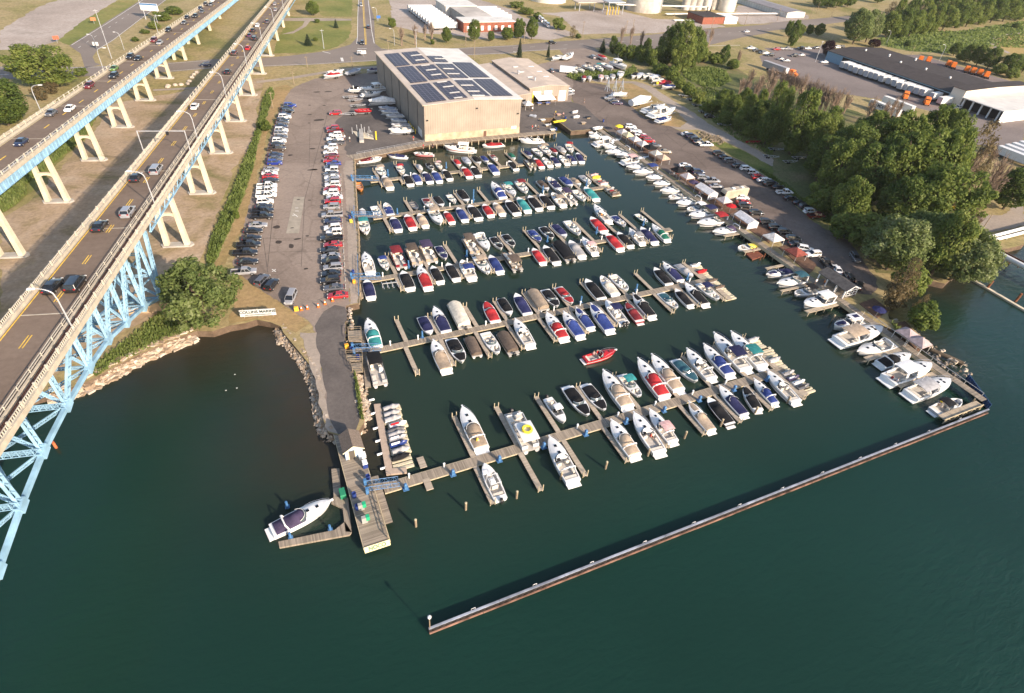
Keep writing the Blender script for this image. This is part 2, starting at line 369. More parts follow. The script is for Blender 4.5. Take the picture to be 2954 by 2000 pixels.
# calmer behind the docks
cal = N('ShaderNodeMapRange'); cal.inputs[3].default_value = .34; cal.inputs[4].default_value = .09; Lk(a1.outputs['Fac'], cal.inputs[0])
bp = N('ShaderNodeBump'); bp.inputs['Distance'].default_value = .5; wp = N('ShaderNodeMapRange'); wp.inputs[1].default_value = .35; wp.inputs[2].default_value = .65; wp.inputs[3].default_value = .35; wp.inputs[4].default_value = 1.5; Lk(nzl.outputs['Fac'], wp.inputs[0]); wq_ = N('ShaderNodeMath'); wq_.operation = 'MULTIPLY'; Lk(wp.outputs[0], wq_.inputs[0]); Lk(cal.outputs[0], wq_.inputs[1]); Lk(wq_.outputs[0], bp.inputs['Strength']); Lk(w1.outputs['Fac'], bp.inputs['Height']); Lk(bp.outputs[0], b.inputs['Normal'])
me.materials.append(M_water); o = bpy.data.objects.new('water', me); COL.objects.link(o); o['kind'] = 'structure'

# ---- ground covers
G_dirt = ground_mat('trodden_dirt', [(.3, (.15, .14, .055)), (.4, (.26, .198, .115)), (.5, (.335, .25, .17)), (.6, (.38, .295, .215)), (.72, (.25, .205, .11))], .045, 10, .3, 1.1, warp=1.2)
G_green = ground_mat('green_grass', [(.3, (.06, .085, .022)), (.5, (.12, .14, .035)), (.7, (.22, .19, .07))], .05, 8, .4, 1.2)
G_lawn = ground_mat('mown_lawn', [(.3, (.10, .125, .03)), (.5, (.17, .175, .05)), (.68, (.26, .21, .08))], .03, 8, .25, .6)
G_tan = ground_mat('dry_tan_grass', [(.3, (.21, .165, .065)), (.55, (.32, .22, .11)), (.75, (.19, .15, .06))], .06, 8, .3, 1.0)
G_grav = ground_mat('pale_gravel', [(.3, (.24, .20, .165)), (.6, (.33, .275, .225))], .05, 8, .2, 1.5)
G_lot = ground_mat('worn_asphalt', [(.3, (.175, .138, .114)), (.5, (.235, .187, .155)), (.7, (.28, .226, .188))], .045, 9, .2, 1.6, warp=.8, bump=.12, crack=.09)
G_dark = ground_mat('dark_asphalt', [(.3, (.075, .066, .062)), (.5, (.105, .092, .085)), (.72, (.15, .13, .118))], .06, 9, .2, 1.6, warp=.8, bump=.12)
G_road = ground_mat('road_asphalt', [(.3, (.165, .138, .12)), (.6, (.215, .182, .158))], .03, 7, .12, 1.2, bump=.1, streak=(0, .3))
G_yard = ground_mat('stony_yard', [(.3, (.27, .225, .19)), (.48, (.34, .285, .245)), (.6, (.38, .325, .285)), (.75, (.22, .185, .15))], .03, 9, .25, .7, warp=.5)
G_reed = ground_mat('reed_floor', [(.3, (.07, .10, .03)), (.6, (.12, .155, .045))], .15, 6, .4, 2)
M_line = mat('white_road_paint', .8, .2, col=(.62, .60, .56), noise=.2, nscale=1.5)
M_yel = mat('yellow_road_paint', .8, .2, col=(.66, .43, .07), noise=.25, nscale=1.5)

sheet('dirt_ground', [P2('G 0 640 0 470 250 330 A 560 1480 830 1190 1000 930 1560 835 1900 750 2324 700 B 80 690 0 1000 A 2290 1250 G 2090 10 1870 640 1770 880 1440 1290 1020 1530 L 500 380 330 480 0 560')], G_dirt, .02, .6)
sheet('stony_yard', [P2('A 0 275 330 70 520 0 1060 0 700 215 520 365 280 450 0 448')], G_yard, .02, .8)
sheet('roadside_grass', [P2('A 1060 0 1260 0 950 215 620 405 520 365 700 215'), P2('A 850 960 640 1180 430 1340 330 1430 G 0 110 0 430 60 400 240 260 A 560 1430 740 1260 900 1010 960 930'),
      P2('B 300 150 600 160 840 170 850 250 830 330 720 420 500 470 150 480 220 300'), P2('B 480 30 600 150 850 150 860 0 480 0')], G_lawn, .022, .6)
sheet('bank_grass', [P2('G 1440 1300 1700 1480 1500 1540 L 1500 60 1300 150 1050 275 860 390 800 330 900 250')], G_green, .025, .4)
sheet('dry_bank', [P2('G 2130 960 H 0 1090 200 1210 480 1400 350 1490 240 1420 215 1428 120 1385 0 1360 G 2200 1385 2050 1410')], G_tan, .022, .4)
sheet('reed_bed', [P2('B 130 780 165 840 100 1010 20 1260 0 1330 G 2265 0 2110 440 2010 660 1900 900 1835 890 1890 640 2050 290 2160 0 A 2260 1260 2324 1060 B 60 880')], G_reed, .028, .4)
sheet('verge_grass', [P2('B 170 780 270 760 330 790 270 870 180 1000 100 1190 30 1500 H 0 40 0 160 G 2170 560 2010 880 1920 900 2030 660 2130 430 2275 0 B 30 1260 110 1010')], G_tan, .026, .4)

# parking lot and the yard round the boat shed, the spit
sheet('parking_lot', [P2('B 255 880 310 800 380 760 520 705 820 668 1095 650') + [Vector((118, 276, ZL))] + P2('C 470 520 400 420 700 400 760 460 1000 640 480 665 540 735') +
     P2('C 520 900') + [Vector((132.0, 214, ZL)), Vector((132.4, 198.6, ZL)), Vector((118.3, 198.9, ZL)), Vector((118.3, 214.3, ZL)), Vector((111.2, 214.3, ZL)), Vector((111.2, 201.1, ZL)), Vector((60, 200.6, ZL))] +
     P2('B 858 1432 H 800 100 810 200 820 600 830 900 830 1240 800 1250 790 1549 M 800 180 865 330 885 480 900 640 920 790 880 896 730 908 650 760 625 620 590 400 570 200 530 0 H 520 1480 480 1400 200 1210 0 1085 G 2130 950 2080 870 2160 600 2270 200 H 0 160 B 60 1500 130 1190 205 1000')], G_lot, .04, .2)
sheet('shed_yard', [P2('C 30 960 300 920 520 910 640 950 830 1130 860 1150')+[Vector((132.3, 199, ZL)), Vector((118.4, 199, ZL)), Vector((118.4, 214.4, ZL)), Vector((111, 214.4, ZL)), Vector((111, 201.3, ZL)), Vector((97, 201.3, ZL))]], G_dark, .05, .3)
sheet('dark_asphalt_patch', [P2('B 880 930 1060 900 1240 930') + [Vector((59.3, 201, ZL))] + P2('B 860 1400 800 1380 790 1200 700 1100 800 1010'), P2('H 700 1240 790 1260 790 1549 M 800 180 865 330 885 480 900 640 920 790 880 896 730 908 650 760 625 620 590 400 570 200 540 0 H 530 1480 520 1430 600 1300')], G_dark, .055, .5)
sheet('gravel_strip', [P2('B 800 1440 866 1434 H 872 200 897 620 909 1000 907 1225 840 1235 822 900 810 500 795 200 775 20')], G_grav, .05, .15)
sheet('spit_stones', [P2('M 390 0 540 0 575 200 595 400 628 620 650 760 724 905 640 880 590 760 540 500 480 310')], G_grav, .045, .3)
sheet('concrete_pad', [P2('H 335 275 430 275 380 600 265 602')], mat('concrete_slab', .9, .2, col=(.30, .265, .215), noise=.15, nscale=.7), .06)
# right hand lot, its grass island and gravel track
G_east = ground_mat('brown_asphalt', [(.3, (.105, .082, .068)), (.5, (.15, .118, .10)), (.7, (.195, .155, .13))], .045, 9, .2, 1.6, warp=.8, bump=.12, crack=.07)
sheet('east_lot', [P2('C 470 700 560 720 830 760 1000 900 1180 1050 1400 1130 1530 1190 1800 1350 I 2010 -60 2180 40 J 60 130 400 470 560 570 700 590 830 760 930 910 1010 1010 1010 1100 960 1150 800 1130 600 1000 440 860 250 760 0 560') + [Vector((132.8, 120, ZL)), Vector((132.9, 198.3, ZL)), Vector((132.4, 215, ZL))] + P2('C 530 895')], G_east, .036, .3)
sheet('gravel_track', [P2('C 560 700 900 720 1100 730 1230 770 1400 880 1600 1000 1750 1110 1900 1190 2100 1300 2324 1420 2324 1500 2080 1350 1800 1220 1650 1160 1480 1160 1200 1080 1500 1020 1300 890 1180 800 1060 745 860 750')], G_grav, .03, .4)
sheet('grass_island', [P2('C 930 760 1060 752 1170 800 1300 900 1480 1020 1560 1090 1500 1140 1330 1120 1150 1030 1000 900')], G_tan, .045, .4)
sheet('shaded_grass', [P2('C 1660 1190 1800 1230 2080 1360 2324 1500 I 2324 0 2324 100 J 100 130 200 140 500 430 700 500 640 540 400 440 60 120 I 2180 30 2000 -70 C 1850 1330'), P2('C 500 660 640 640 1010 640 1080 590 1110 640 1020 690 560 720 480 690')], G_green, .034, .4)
sheet('meadow', [P2('C 1500 620 1740 600 1900 640 1950 720 1850 780 1700 780 1540 700'), P2('D 1000 360 1300 260 1700 290 2324 190 2324 430 2000 420 1680 480 1300 460 1050 410')], ground_mat('tall_green_meadow', [(.3, (.075, .105, .03)), (.55, (.135, .16, .05)), (.7, (.19, .19, .08))], .05, 8, .45, .9), .02, .8)
sheet('depot_yard', [P2('C 2240 590 2200 500 2324 480 D 0 430 330 430 620 400 600 545 790 560 1000 560 1250 490 1390 490 2324 760 2324 1270 2100 1310 1800 1290 1640 1240 1500 1000 1100 900 640 830 300 740 0 680 C 2324 700')], ground_mat('yard_asphalt', [(.3, (.15, .125, .115)), (.6, (.20, .168, .155))], .03, 8, .15, 1), .024, .4)
sheet('gravel_loop', [P2('J 1500 430 1800 425 2090 440 2170 420 2220 370 2230 300 2324 270 2324 530 1980 600 1760 570 1560 560')], G_grav, .03, .4)
sheet('far_gravel_yard', [P2('B 1180 0 2000 0 2324 100 C 0 100 100 160 420 250 560 310 330 360 0 340 B 2324 330 2000 350 1800 320 1500 300 1250 240 1200 130 1210 60'), P2('C 250 120 600 100 900 80 1250 170 1700 180 1900 240 1250 300 850 300 620 310 540 250 420 150'), P2('C 2010 50 2324 60 D 0 60 400 140 400 170 100 200 0 210 C 2324 210 2040 220 1980 150')], G_yard, .024, .8)
sheet('golden_field', [P2('D 2060 340 2324 290 2324 520 2180 470 2080 410')], ground_mat('golden_hay', [(.3, (.28, .20, .07)), (.7, (.36, .26, .10))], .04, 7, .2, .6), .026, .5)

sheet('wood_floor', [P2('C 860 450 1250 420 1750 480 1950 560 2100 680 2324 700 D 300 800 700 960 1100 1090 1500 1120 1780 1300 1900 1560 J 1700 400 1560 560 1900 640 1890 830 1620 1010 1290 970 1000 950 900 800 720 600 400 360 150 120 I 2200 0 C 2324 1430 2150 1270 1850 1080 1560 850 1300 650 1000 560')], ground_mat('wood_floor', [(.3, (.06, .075, .025)), (.5, (.11, .12, .045)), (.66, (.19, .15, .08))], .06, 9, .45, 1.2), .018, .8)
# roads
road = sheet('road', [P2('A -400 640 0 598 750 600 1400 572 1900 532 B 0 522 300 500 500 475 650 455 840 400 900 335 903 150 912 0 1000 0 1050 150 1060 390 1120 440 1240 448 1780 432 2324 405 C 0 405 300 380 840 342 1250 310 1640 270 2324 215 D 0 210 700 148 1000 120 1000 160 700 200 0 285 C 2324 290 2050 335 1740 408 1200 440 760 428 480 442 0 468 B 2324 478 1850 497 1085 545 450 582 0 600 A 1900 612 1500 646 900 680 160 708 -400 720'),
      P2('A 720 480 620 410 900 230 1260 0 1490 0 1000 370 870 450 828 510 850 560 900 580 760 612')], G_road, .045)
sheet('path', [P2('B 0 725 300 690 600 640 850 605 1090 590 1090 610 850 622 600 660 300 712 0 745'), P2('A 1370 800 1700 782 1800 770 1800 790 1700 800 1370 815'), P2('B 0 165 440 160 850 170 850 185 480 190 440 240 330 300 220 308 330 280 410 230 430 190 0 185'), P2('D 2010 370 2060 330 2200 300 2324 285 2324 297 2210 312 2090 345 2040 375 2080 420 2200 470 2180 480 2050 425')], G_grav, .03)
lm = []; ym = []
def strip(spec, wd, z=ZL, dash=None):
    pts = P2(spec, z); out = []
    for a, b in zip(pts, pts[1:]):
        d = (b-a); L = d.length; d.normalize(); nn = Vector((-d.y, d.x, 0))*wd/2; s0 = 0
        while s0 < L:
            e_ = min(L, s0+dash[0]) if dash else L
            out.append([a+d*s0+nn, a+d*s0-nn, a+d*e_-nn, a+d*e_+nn]); s0 = e_+(dash[1] if dash else 1)
    return out
lm += strip('A 0 603 750 606 1400 578 1900 538', .25)+strip('B 450 578 1085 540', .25)+strip('B 1110 438 1240 446 1780 436 2324 410', .25)+strip('A 1500 640 1900 608', .3)+strip('B 0 594 450 576', .3)
lm += strip('B 912 0 905 150 903 330 895 395', .3)+strip('B 998 0 1030 280 1052 390', .3)+strip('B 900 438 985 436', .5)+strip('A 640 405 950 215 1280 0', .25)+strip('A 880 440 1010 360 1480 0', .25)
lm += strip('A 0 668 160 668', .3, dash=(3, 6))+strip('B 1850 492 2324 473 C 0 463 480 438', .3)+strip('C 1750 411 2030 406', .5)+strip('B 590 462 660 480', .5)+strip('B 760 518 770 550', 1.2)
lm += strip('A 700 430 1150 130', .2, dash=(3, 7))+strip('C 0 430 840 382 1640 330 2324 250', .2, dash=(3, 8))
ym += strip('B 948 0 960 200 975 400', .35)+strip('B 958 0 970 200 985 400', .2)
sheet('lane_lines', [[Vector((p.x, p.y, ZL)) for p in q] for q in lm], M_line, .055)
sheet('lane_lines', [[Vector((p.x, p.y, ZL)) for p in q] for q in ym], M_yel, .055)
# stains, drain covers and seams of the parking lot (real marks on the asphalt)
mk_ = []
rs = random.Random(4)
for t_, x, y, a_, b_ in [('B', 540, 825, 1.6, .7), ('B', 640, 822, 1.7, .7), ('B', 475, 943, .6, .5), ('B', 605, 945, .7, .5), ('B', 475, 1026, .9, .5), ('B', 555, 1075, 2.2, 1.1), ('B', 470, 1102, .6, .4), ('B', 500, 1332, 1.0, .6), ('B', 300, 1390, .8, .7), ('B', 500, 1520, 1.6, .6),
                       ('H', 180, 545, 1.0, 1.0), ('H', 197, 680, .9, .9), ('H', 375, 300, .5, .3), ('H', 318, 552, .5, .3), ('H', 455, 624, .5, .4), ('H', 365, 652, 1.0, .4), ('H', 442, 918, .6, .4), ('H', 520, 32, .9, .5), ('H', 475, 305, .5, .3), ('H', 310, 715, .7, 1.2)]:
    c = g(t_, x, y, ZL); q = []
    for k in range(10):
        an = k*math.pi/5; q.append(Vector((c.x+a_*math.cos(an)*rs.uniform(.8, 1.1), c.y+b_*math.sin(an)*rs.uniform(.8, 1.1), ZL)))
    mk_.append(q)
sheet('asphalt_stains', mk_, mat('dark_stain', .9, .2, col=(.05, .04, .035), noise=.3), .062)
seam = strip('B 250 980 H 160 290 100 900', .12)+strip('B 640 1000 H 430 300 400 900', .1)+strip('B 180 1300 660 1290', .1)+strip('H 60 650 560 640', .12)+strip('H 30 770 540 760', .1)+strip('H 100 950 60 640', .1)+strip('B 350 870 640 860', .1)+strip('B 480 1100 470 1500', .08)+strip('H 540 1200 800 1100', .1)
sheet('asphalt_seams', [[Vector((p.x, p.y, ZL)) for p in q] for q in seam], mat('tar_seam', .9, .2, col=(.07, .06, .055)), .06)
ps = strip('H 345 375 375 375', .25)+strip('H 345 402 378 402', .25)+strip('H 318 440 360 440', .25)+strip('H 330 425 370 455', .2)+strip('H 140 922 172 944', .25)+strip('H 172 922 140 944', .25)
sheet('painted_marks', [[Vector((p.x, p.y, ZL)) for p in q] for q in ps], M_line, .068)
# parking kerb along the west wall
def kerb(spec, wd, ht, m, name, label, cat, z=ZL+.05):
    mb = MB(); q = P2(spec, z)
    for a, b in zip(q, q[1:]): mb.bar(a+Vector((0, 0, ht/2)), b+Vector((0, 0, ht/2)), wd, ht)
    return tag(mb.build(name, m), label, cat)
# ================================================================== BOATS (prototypes)
M_stripe = bpy.data.materials.new('hull_stripe'); M_stripe.use_nodes = True
t = M_stripe.node_tree; oi = t.nodes.new('ShaderNodeObjectInfo'); cr = t.nodes.new('ShaderNodeValToRGB'); cr.color_ramp.interpolation = 'CONSTANT'
e = cr.color_ramp.elements
while len(e) < 7: e.new(.5)
for i, (p, c) in enumerate([(0, (.7, .69, .67)), (.3, (.018, .02, .06)), (.48, (.02, .02, .022)), (.62, (.25, .25, .26)), (.74, (.02, .06, .2)), (.84, (.35, .02, .02)), (.92, (.01, .12, .12))]): e[i].position = p; e[i].color = (*c, 1)
t.links.new(oi.outputs['Random'], cr.inputs[0]); t.links.new(cr.outputs[0], t.nodes['Principled BSDF'].inputs['Base Color']); t.nodes['Principled BSDF'].inputs['Roughness'].default_value = .3
MATS['hull_stripe'] = M_stripe

class Hull:
    def __init__(s, L, B, zs, flare=.25, pts=2.3, tumble=1.0): s.L, s.B, s.zs, s.flare, s.pts = L, B, zs, flare, pts
    def b(s, u):
        k = .9+.1*min(1, u/.3)
        if u > .45: k *= max(.03, 1-((u-.45)/.55)**(s.pts+.5))**.72
        return s.B/2*k
    def sheer(s, u): return s.zs*(.86+.1*u+.28*u*u)
    def x(s, u): return (u-.5)*s.L
    def section(s, u):
        b, z, x = s.b(u), s.sheer(u), s.x(u); rk = .10*s.L*max(0, u-.3)**3/.343
        ch = b*(.9-.45*max(0, u-.4)**1.3); kz = -.35+.55*max(0, u-.75)*4*.3
        h = []
        for y, zz in ((b, z), (b*1.015, z-.1), (b*.985-(b-ch)*.12, z*.62), (b*.97-(b-ch)*.45, z*.42), (ch, .1), (0, kz)): h.append((x-rk*max(0, 1-(zz+.35)/(z+.35)), y, zz))
        return h+[(p[0], -p[1], p[2]) for p in h[-2::-1]]
    def hull(s, mb, n=12):
        secs = [s.section(i/n) for i in range(n+1)]; mb.loft(secs, caps=True)
        k = len(secs[0])
        for i in range(len(mb.f)):
            c = sum(mb.v[j][2] for j in mb.f[i])/len(mb.f[i]); zz = [mb.v[j][2] for j in mb.f[i]]
            if len(mb.f[i]) == 4 and i % (k-1) in (2, k-4): mb.m[i] = 1
        return mb
    def deck(s, mb, u0, u1, f0=1.0, camber=.06, dz=.0, n=8, ridge=None, m=0, under=None):
        secs = []
        for i in range(n+1):
            u = u0+(u1-u0)*i/n; b = s.b(u)*f0; z = s.sheer(u)+dz; rg = ridge(u) if ridge else camber
            row = [(s.x(u), b*y, z+rg*(1-abs(y)**2.2)) for y in (-1, -.8, -.45, 0, .45, .8, 1)]
            secs.append(row)
        if under is not None:            # give a cover its thickness: skirt down on all sides
            secs = [[(r[0][0], r[0][1]*1.005, r[0][2]-under)]+r+[(r[-1][0], r[-1][1]*1.005, r[-1][2]-under)] for r in secs]
        mb.loft(secs, m=m, caps=True); return mb
    def cockpit(s, mb, u0, u1, zf, side=.84, n=6, m=0, mf=1):
        A = []
        for i in range(n+1):
            u = u0+(u1-u0)*i/n; b = s.b(u)*side; z = s.sheer(u)+.03; A.append([(s.x(u), b, z), (s.x(u), b*.97, zf), (s.x(u), -b*.97, zf), (s.x(u), -b, z)])
        o = len(mb.f); mb.loft(A, m=m, caps=True)
        for i in range(n): mb.m[o+i*3+1] = mf
        for sg in (1, -1):               # side decks
            S_ = []
            for i in range(n+1):
                u = u0+(u1-u0)*i/n; S_.append([(s.x(u), sg*s.b(u), s.sheer(u)), (s.x(u), sg*s.b(u)*.93, s.sheer(u)+.05), (s.x(u), sg*s.b(u)*side, s.sheer(u)+.03)])
            mb.loft(S_, m=m, caps=False)
        return mb
    def windshield(s, mb, u, h=.42, sweep=.12, rake=.25, f=.86, n=8, z0=0, m=0, frame=None):
        lo = []; hi = []
        for i in range(n+1):
            a = -1+2*i/n; uu = u+sweep*(1-abs(a)**1.8)-sweep*.4; b = s.b(u)*f*(math.sin(a*math.pi/2)*.6+a*.4); z = s.sheer(u)+z0
            lo.append((s.x(uu), b, z)); hi.append((s.x(uu)-rake*(1.2-abs(a)*.5), b*.93, z+h*(1-.25*abs(a)**3)))
        mb.loft([lo, hi], m=m, caps=False)
        mb.loft([[(p[0]-.03, p[1], p[2]) for p in lo], [(p[0]-.03, p[1], p[2]) for p in hi]], m=m, caps=False)
        if frame is not None: mb.tube(hi, .035, 5, m=frame)
        return mb
    def rail(s, mb, u0, u1, h=.45, r=.028):
        for sg in (1, -1):
            mb.tube([(s.x(u0+(u1-u0)*i/6)-.05, sg*max(.04, s.b(u0+(u1-u0)*i/6)*.9), s.sheer(u0+(u1-u0)*i/6)+h*min(1, i/1.5+.05)) for i in range(7)], r, 4)
            for i in (2, 4, 6): u = u0+(u1-u0)*i/6; mb.tube([(s.x(u)-.05, sg*max(.04, s.b(u)*.9), s.sheer(u)), (s.x(u)-.05, sg*max(.04, s.b(u)*.9), s.sheer(u)+h)], r*.8, 4)
        return mb
    def arch(s, mb, u, h=1.0, r=.11, lean=.35, m=0):
        b = s.b(u); z = s.sheer(u); x = s.x(u); pts = [(x, b*.93, z), (x-lean*.5, b*.86, z+h*.6), (x-lean, b*.7, z+h*.95), (x-lean, 0, z+h*1.05), (x-lean, -b*.7, z+h*.95), (x-lean*.5, -b*.86, z+h*.6), (x, -b*.93, z)]
        mb.tube(pts, r, 6, m=m); return mb
def canopy(mb, x0, x1, hw, z, crown=.16, th=.05, m=0, tilt=0):
    n = 5; T_ = []
    for i in range(n+1):
        x = x0+(x1-x0)*i/n; e_ = -.10*(abs(2*i/n-1)**3)+tilt*i/n; top = [(x, hw*y, z+e_+crown*(1-abs(y)**2.5)) for y in (-1, -.6, 0, .6, 1)]
        T_.append(top+[(p[0], p[1], p[2]-th) for p in top[::-1]])
    mb.loft(T_, m=m, closed=True, caps=True); return mb
def frame4(mb, x0, x1, hw, zb, zt, r=.025, xb=None):
    xb = (x0+x1)/2 if xb is None else xb
    for sg in (1, -1):
        for x in (x0, x1): mb.tube([(xb+(x-xb)*.35, sg*hw, zb), (x, sg*hw*.97, zt)], r, 4)
    return mb
def outboard(mb, x, y, z, sc=1.0):
    q = [(z-.85*sc, .1, .08), (z-.1*sc, .15, .1), (z, .31, .2), (z+.35*sc, .33, .22), (z+.55*sc, .2, .15)]
    mb.loft([[(x+(-.14+a*i)*sc, y+b*j*sc, k) for i, j in ((-1, -1), (1, -1), (1, 1), (-1, 1))] for k, a, b in q], closed=True); return mb
def seat(mb, x, y, z, w_=.55, d_=.55, h_=.35, face=1):
    a = face; pr = [(x+a*d_/2, z), (x+a*d_/2, z+h_), (x-a*d_*.3, z+h_), (x-a*d_*.36, z+h_+.42), (x-a*d_*.55, z+h_+.42), (x-a*d_/2, z)]
    mb.loft([[(p, y-w_/2, q) for p, q in pr], [(p, y+w_/2, q) for p, q in pr]], closed=True); return mb

BOAT = {}
def runabout(kind, L=6.4, B=2.45):
    P = Proto('runabout'); h = Hull(L, B, .82); zf = .28
    P.part('hull', h.hull(MB()), [M_gel, M_stripe], 'hull', 35)
    if kind == 'cov':                    # one cover from windshield hump to transom, bow deck bare at the tip
        mb = MB(); h.deck(mb, 0, 1, .995, .05); P.part('deck', mb, M_deckgel, 'deck', 40)
        rg = lambda u: .12+.62*math.exp(-((u-.54)/.12)**2)+.25*math.exp(-((u-.2)/.18)**2)+.02*math.sin(u*37)
        mb = MB(); h.deck(mb, .06, .8, .93, ridge=rg, n=14, dz=.05, under=.12); P.part('mooring_cover', mb, M_canvas, 'cover', 50)
        mb = MB(); mb.box((h.x(0)-.25, 0, .18), (.6, B*.72, .12)); P.part('swim_platform', mb, M_white)
    elif kind == 'two':                  # cockpit cover and bow cover with a white windshield band between
        mb = MB(); h.deck(mb, 0, 1, .995, .05); P.part('deck', mb, M_deckgel, 'deck', 40)
        rg = lambda u: .16+.5*math.exp(-((u-.5)/.1)**2)+.28*math.exp(-((u-.22)/.15)**2)
        mb = MB(); h.deck(mb, .09, .55, .92, ridge=rg, n=10, dz=.05, under=.12); P.part('cockpit_cover', mb, M_canvas, 'cover', 50)
        mb = MB(); h.deck(mb, .66, .95, .86, ridge=lambda u: .14, n=6, dz=.05, under=.1); P.part('bow_cover', mb, M_canvas, 'cover', 50)
        mb = MB(); h.windshield(mb, .59, .4, frame=1, z0=.06); P.part('windshield', mb, [M_wsh, M_steel])
        mb = MB(); mb.box((h.x(0)-.25, 0, .18), (.6, B*.72, .12)); P.part('swim_platform', mb, M_white)
    else:
        mb = MB(); h.deck(mb, .0, .08, .995, .05); h.deck(mb, .5, .68, .995, .08); h.deck(mb, .93, 1, .995, .05); h.cockpit(mb, .08, .52, zf); h.cockpit(mb, .66, .94, .42, .8)
        P.part('deck', mb, [M_deckgel, M_sole], 'deck', 40)
        mb = MB()
        for y in (-.6, .6): seat(mb, h.x(.42), y, zf); seat(mb, h.x(.78), y*.75, .42, .5, .8, .2)
        mb.box((h.x(.13), 0, zf), (.55, 1.9, .42), base=True); P.part('seat', mb, M_cream)
        mb = MB(); h.windshield(mb, .55, .45, frame=1, z0=.06); P.part('windshield', mb, [M_wsh, M_steel])
        mb = MB(); mb.box((h.x(0)-.25, 0, .18), (.6, B*.72, .12)); P.part('swim_platform', mb, M_white)
        if kind in ('bim', 'arch'):
            mb = MB(); canopy(mb, h.x(.22), h.x(.5), B*.43, 2.15); P.part('canopy', mb, M_canvas, 'cover', 40)
            mb = MB(); frame4(mb, h.x(.22), h.x(.5), B*.43, .85, 2.1); P.part('canopy_leg', mb, M_steel)
        if kind == 'arch':
            mb = MB(); h.arch(mb, .3, 1.25, .08); P.part('wake_tower', mb, M_white, None, 40)
        if kind == 'aft':                # bare bow, covered cockpit
            mb = MB(); h.deck(mb, .09, .56, .92, ridge=lambda u: .2+.4*math.exp(-((u-.5)/.1)**2), n=8, dz=.05, under=.12); P.part('cockpit_cover', mb, M_canvas, 'cover', 50)
    if kind in ('open_ob',):
        mb = MB(); outboard(mb, h.x(0)-.15, 0, .75); P.part('outboard_motor', mb, M_black)
    return P, L
def cruiser(kind, L=9.6, B=3.1):
    P = Proto('cabin_cruiser'); h = Hull(L, B, 1.2, pts=2.1); zf = .55
    P.part('hull', h.hull(MB(), 14), [M_gel, M_stripe], 'hull', 35)
    trunk = lambda u: .05+.42*max(0, min(1, (u-.5)/.04))*max(0, min(1, (.93-u)/.3))
    mb = MB(); h.deck(mb, 0, .06, .995, .05); h.deck(mb, .5, 1, .995, n=14, ridge=trunk); h.cockpit(mb, .06, .5, zf, .86); P.part('deck', mb, [M_deckgel, M_sole], 'deck', 35)
    mb = MB()
    for u in (.6, .76): mb.box((h.x(u), 0, h.sheer(u)+trunk(u)-.01), (.5, .5, .06), base=True)
    P.part('deck_hatch', mb, M_glass)
    mb = MB(); h.rail(mb, .55, .985); P.part('bow_rail', mb, M_steel)
    mb = MB(); mb.box((h.x(0)-.35, 0, .32), (.85, B*.82, .14)); P.part('swim_platform', mb, M_white)
    mb = MB(); h.windshield(mb, .53, .62, .14, .55, .9, frame=1, z0=.1); P.part('windshield', mb, [M_wsh, M_white])
    mb = MB(); mb.box((h.x(1)-.05, 0, h.sheer(1)-.03), (.8, .34, .1), base=True); mb.box((h.x(1)+.2, 0, h.sheer(1)-.18), (.35, .12, .3)); P.part('anchor_pulpit', mb, M_white)
    if kind in ('open', 'bim', 'arch'):
        mb = MB()
        for y in (-.75, .75): seat(mb, h.x(.43), y, zf, .7, .6, .45)
        mb.box((h.x(.1), 0, zf), (.6, 2.2, .45), base=True); mb.box((h.x(.25), -1.05, zf), (1.6, .55, .45), base=True); P.part('seat', mb, M_cream)
        mb = MB(); mb.box((h.x(.5)-.1, .65, 1.15), (.4, .9, .45), tp=.8); P.part('helm', mb, M_black)
    if kind in ('arch', 'bim', 'full'):
        mb = MB(); h.arch(mb, .24, 1.15, .13); P.part('radar_arch', mb, M_white, None, 40)
    if kind == 'bim':
        mb = MB(); canopy(mb, h.x(.2), h.x(.47), B*.42, 2.75); P.part('canopy', mb, M_canvas, 'cover', 40)
        mb = MB(); frame4(mb, h.x(.2), h.x(.47), B*.42, 1.2, 2.7); P.part('canopy_leg', mb, M_steel)
    if kind == 'full':                   # canvas camper top from windshield to transom
        rg = lambda u: .9*math.exp(-((u-.42)/.13)**4)+.35*math.exp(-((u-.16)/.13)**2)+.1
        mb = MB(); h.deck(mb, .05, .53, .9, ridge=rg, n=14, dz=.05, under=.1); P.part('camper_canvas', mb, M_canvas, 'cover', 50)
    if kind == 'cov':
        rg = lambda u: .3+.55*math.exp(-((u-.5)/.1)**2)+.15*math.sin(u*23)*.3
        mb = MB(); h.deck(mb, .04, .6, .95, ridge=rg, n=14, dz=.04, under=.15); P.part('cockpit_cover', mb, M_canvas, 'cover', 50)
    if kind == 'cov2':
        rg = lambda u: .3+.55*math.exp(-((u-.48)/.1)**2)
        mb = MB(); h.deck(mb, .04, .56, .95, ridge=rg, n=14, dz=.04, under=.15); P.part('cockpit_cover', mb, M_canvas, 'cover', 50)
        mb = MB(); h.deck(mb, .66, .94, .8, ridge=lambda u: trunk(u)+.06, n=8, dz=.03, under=.1); P.part('bow_cover', mb, M_canvas, 'cover', 50)
    return P, L
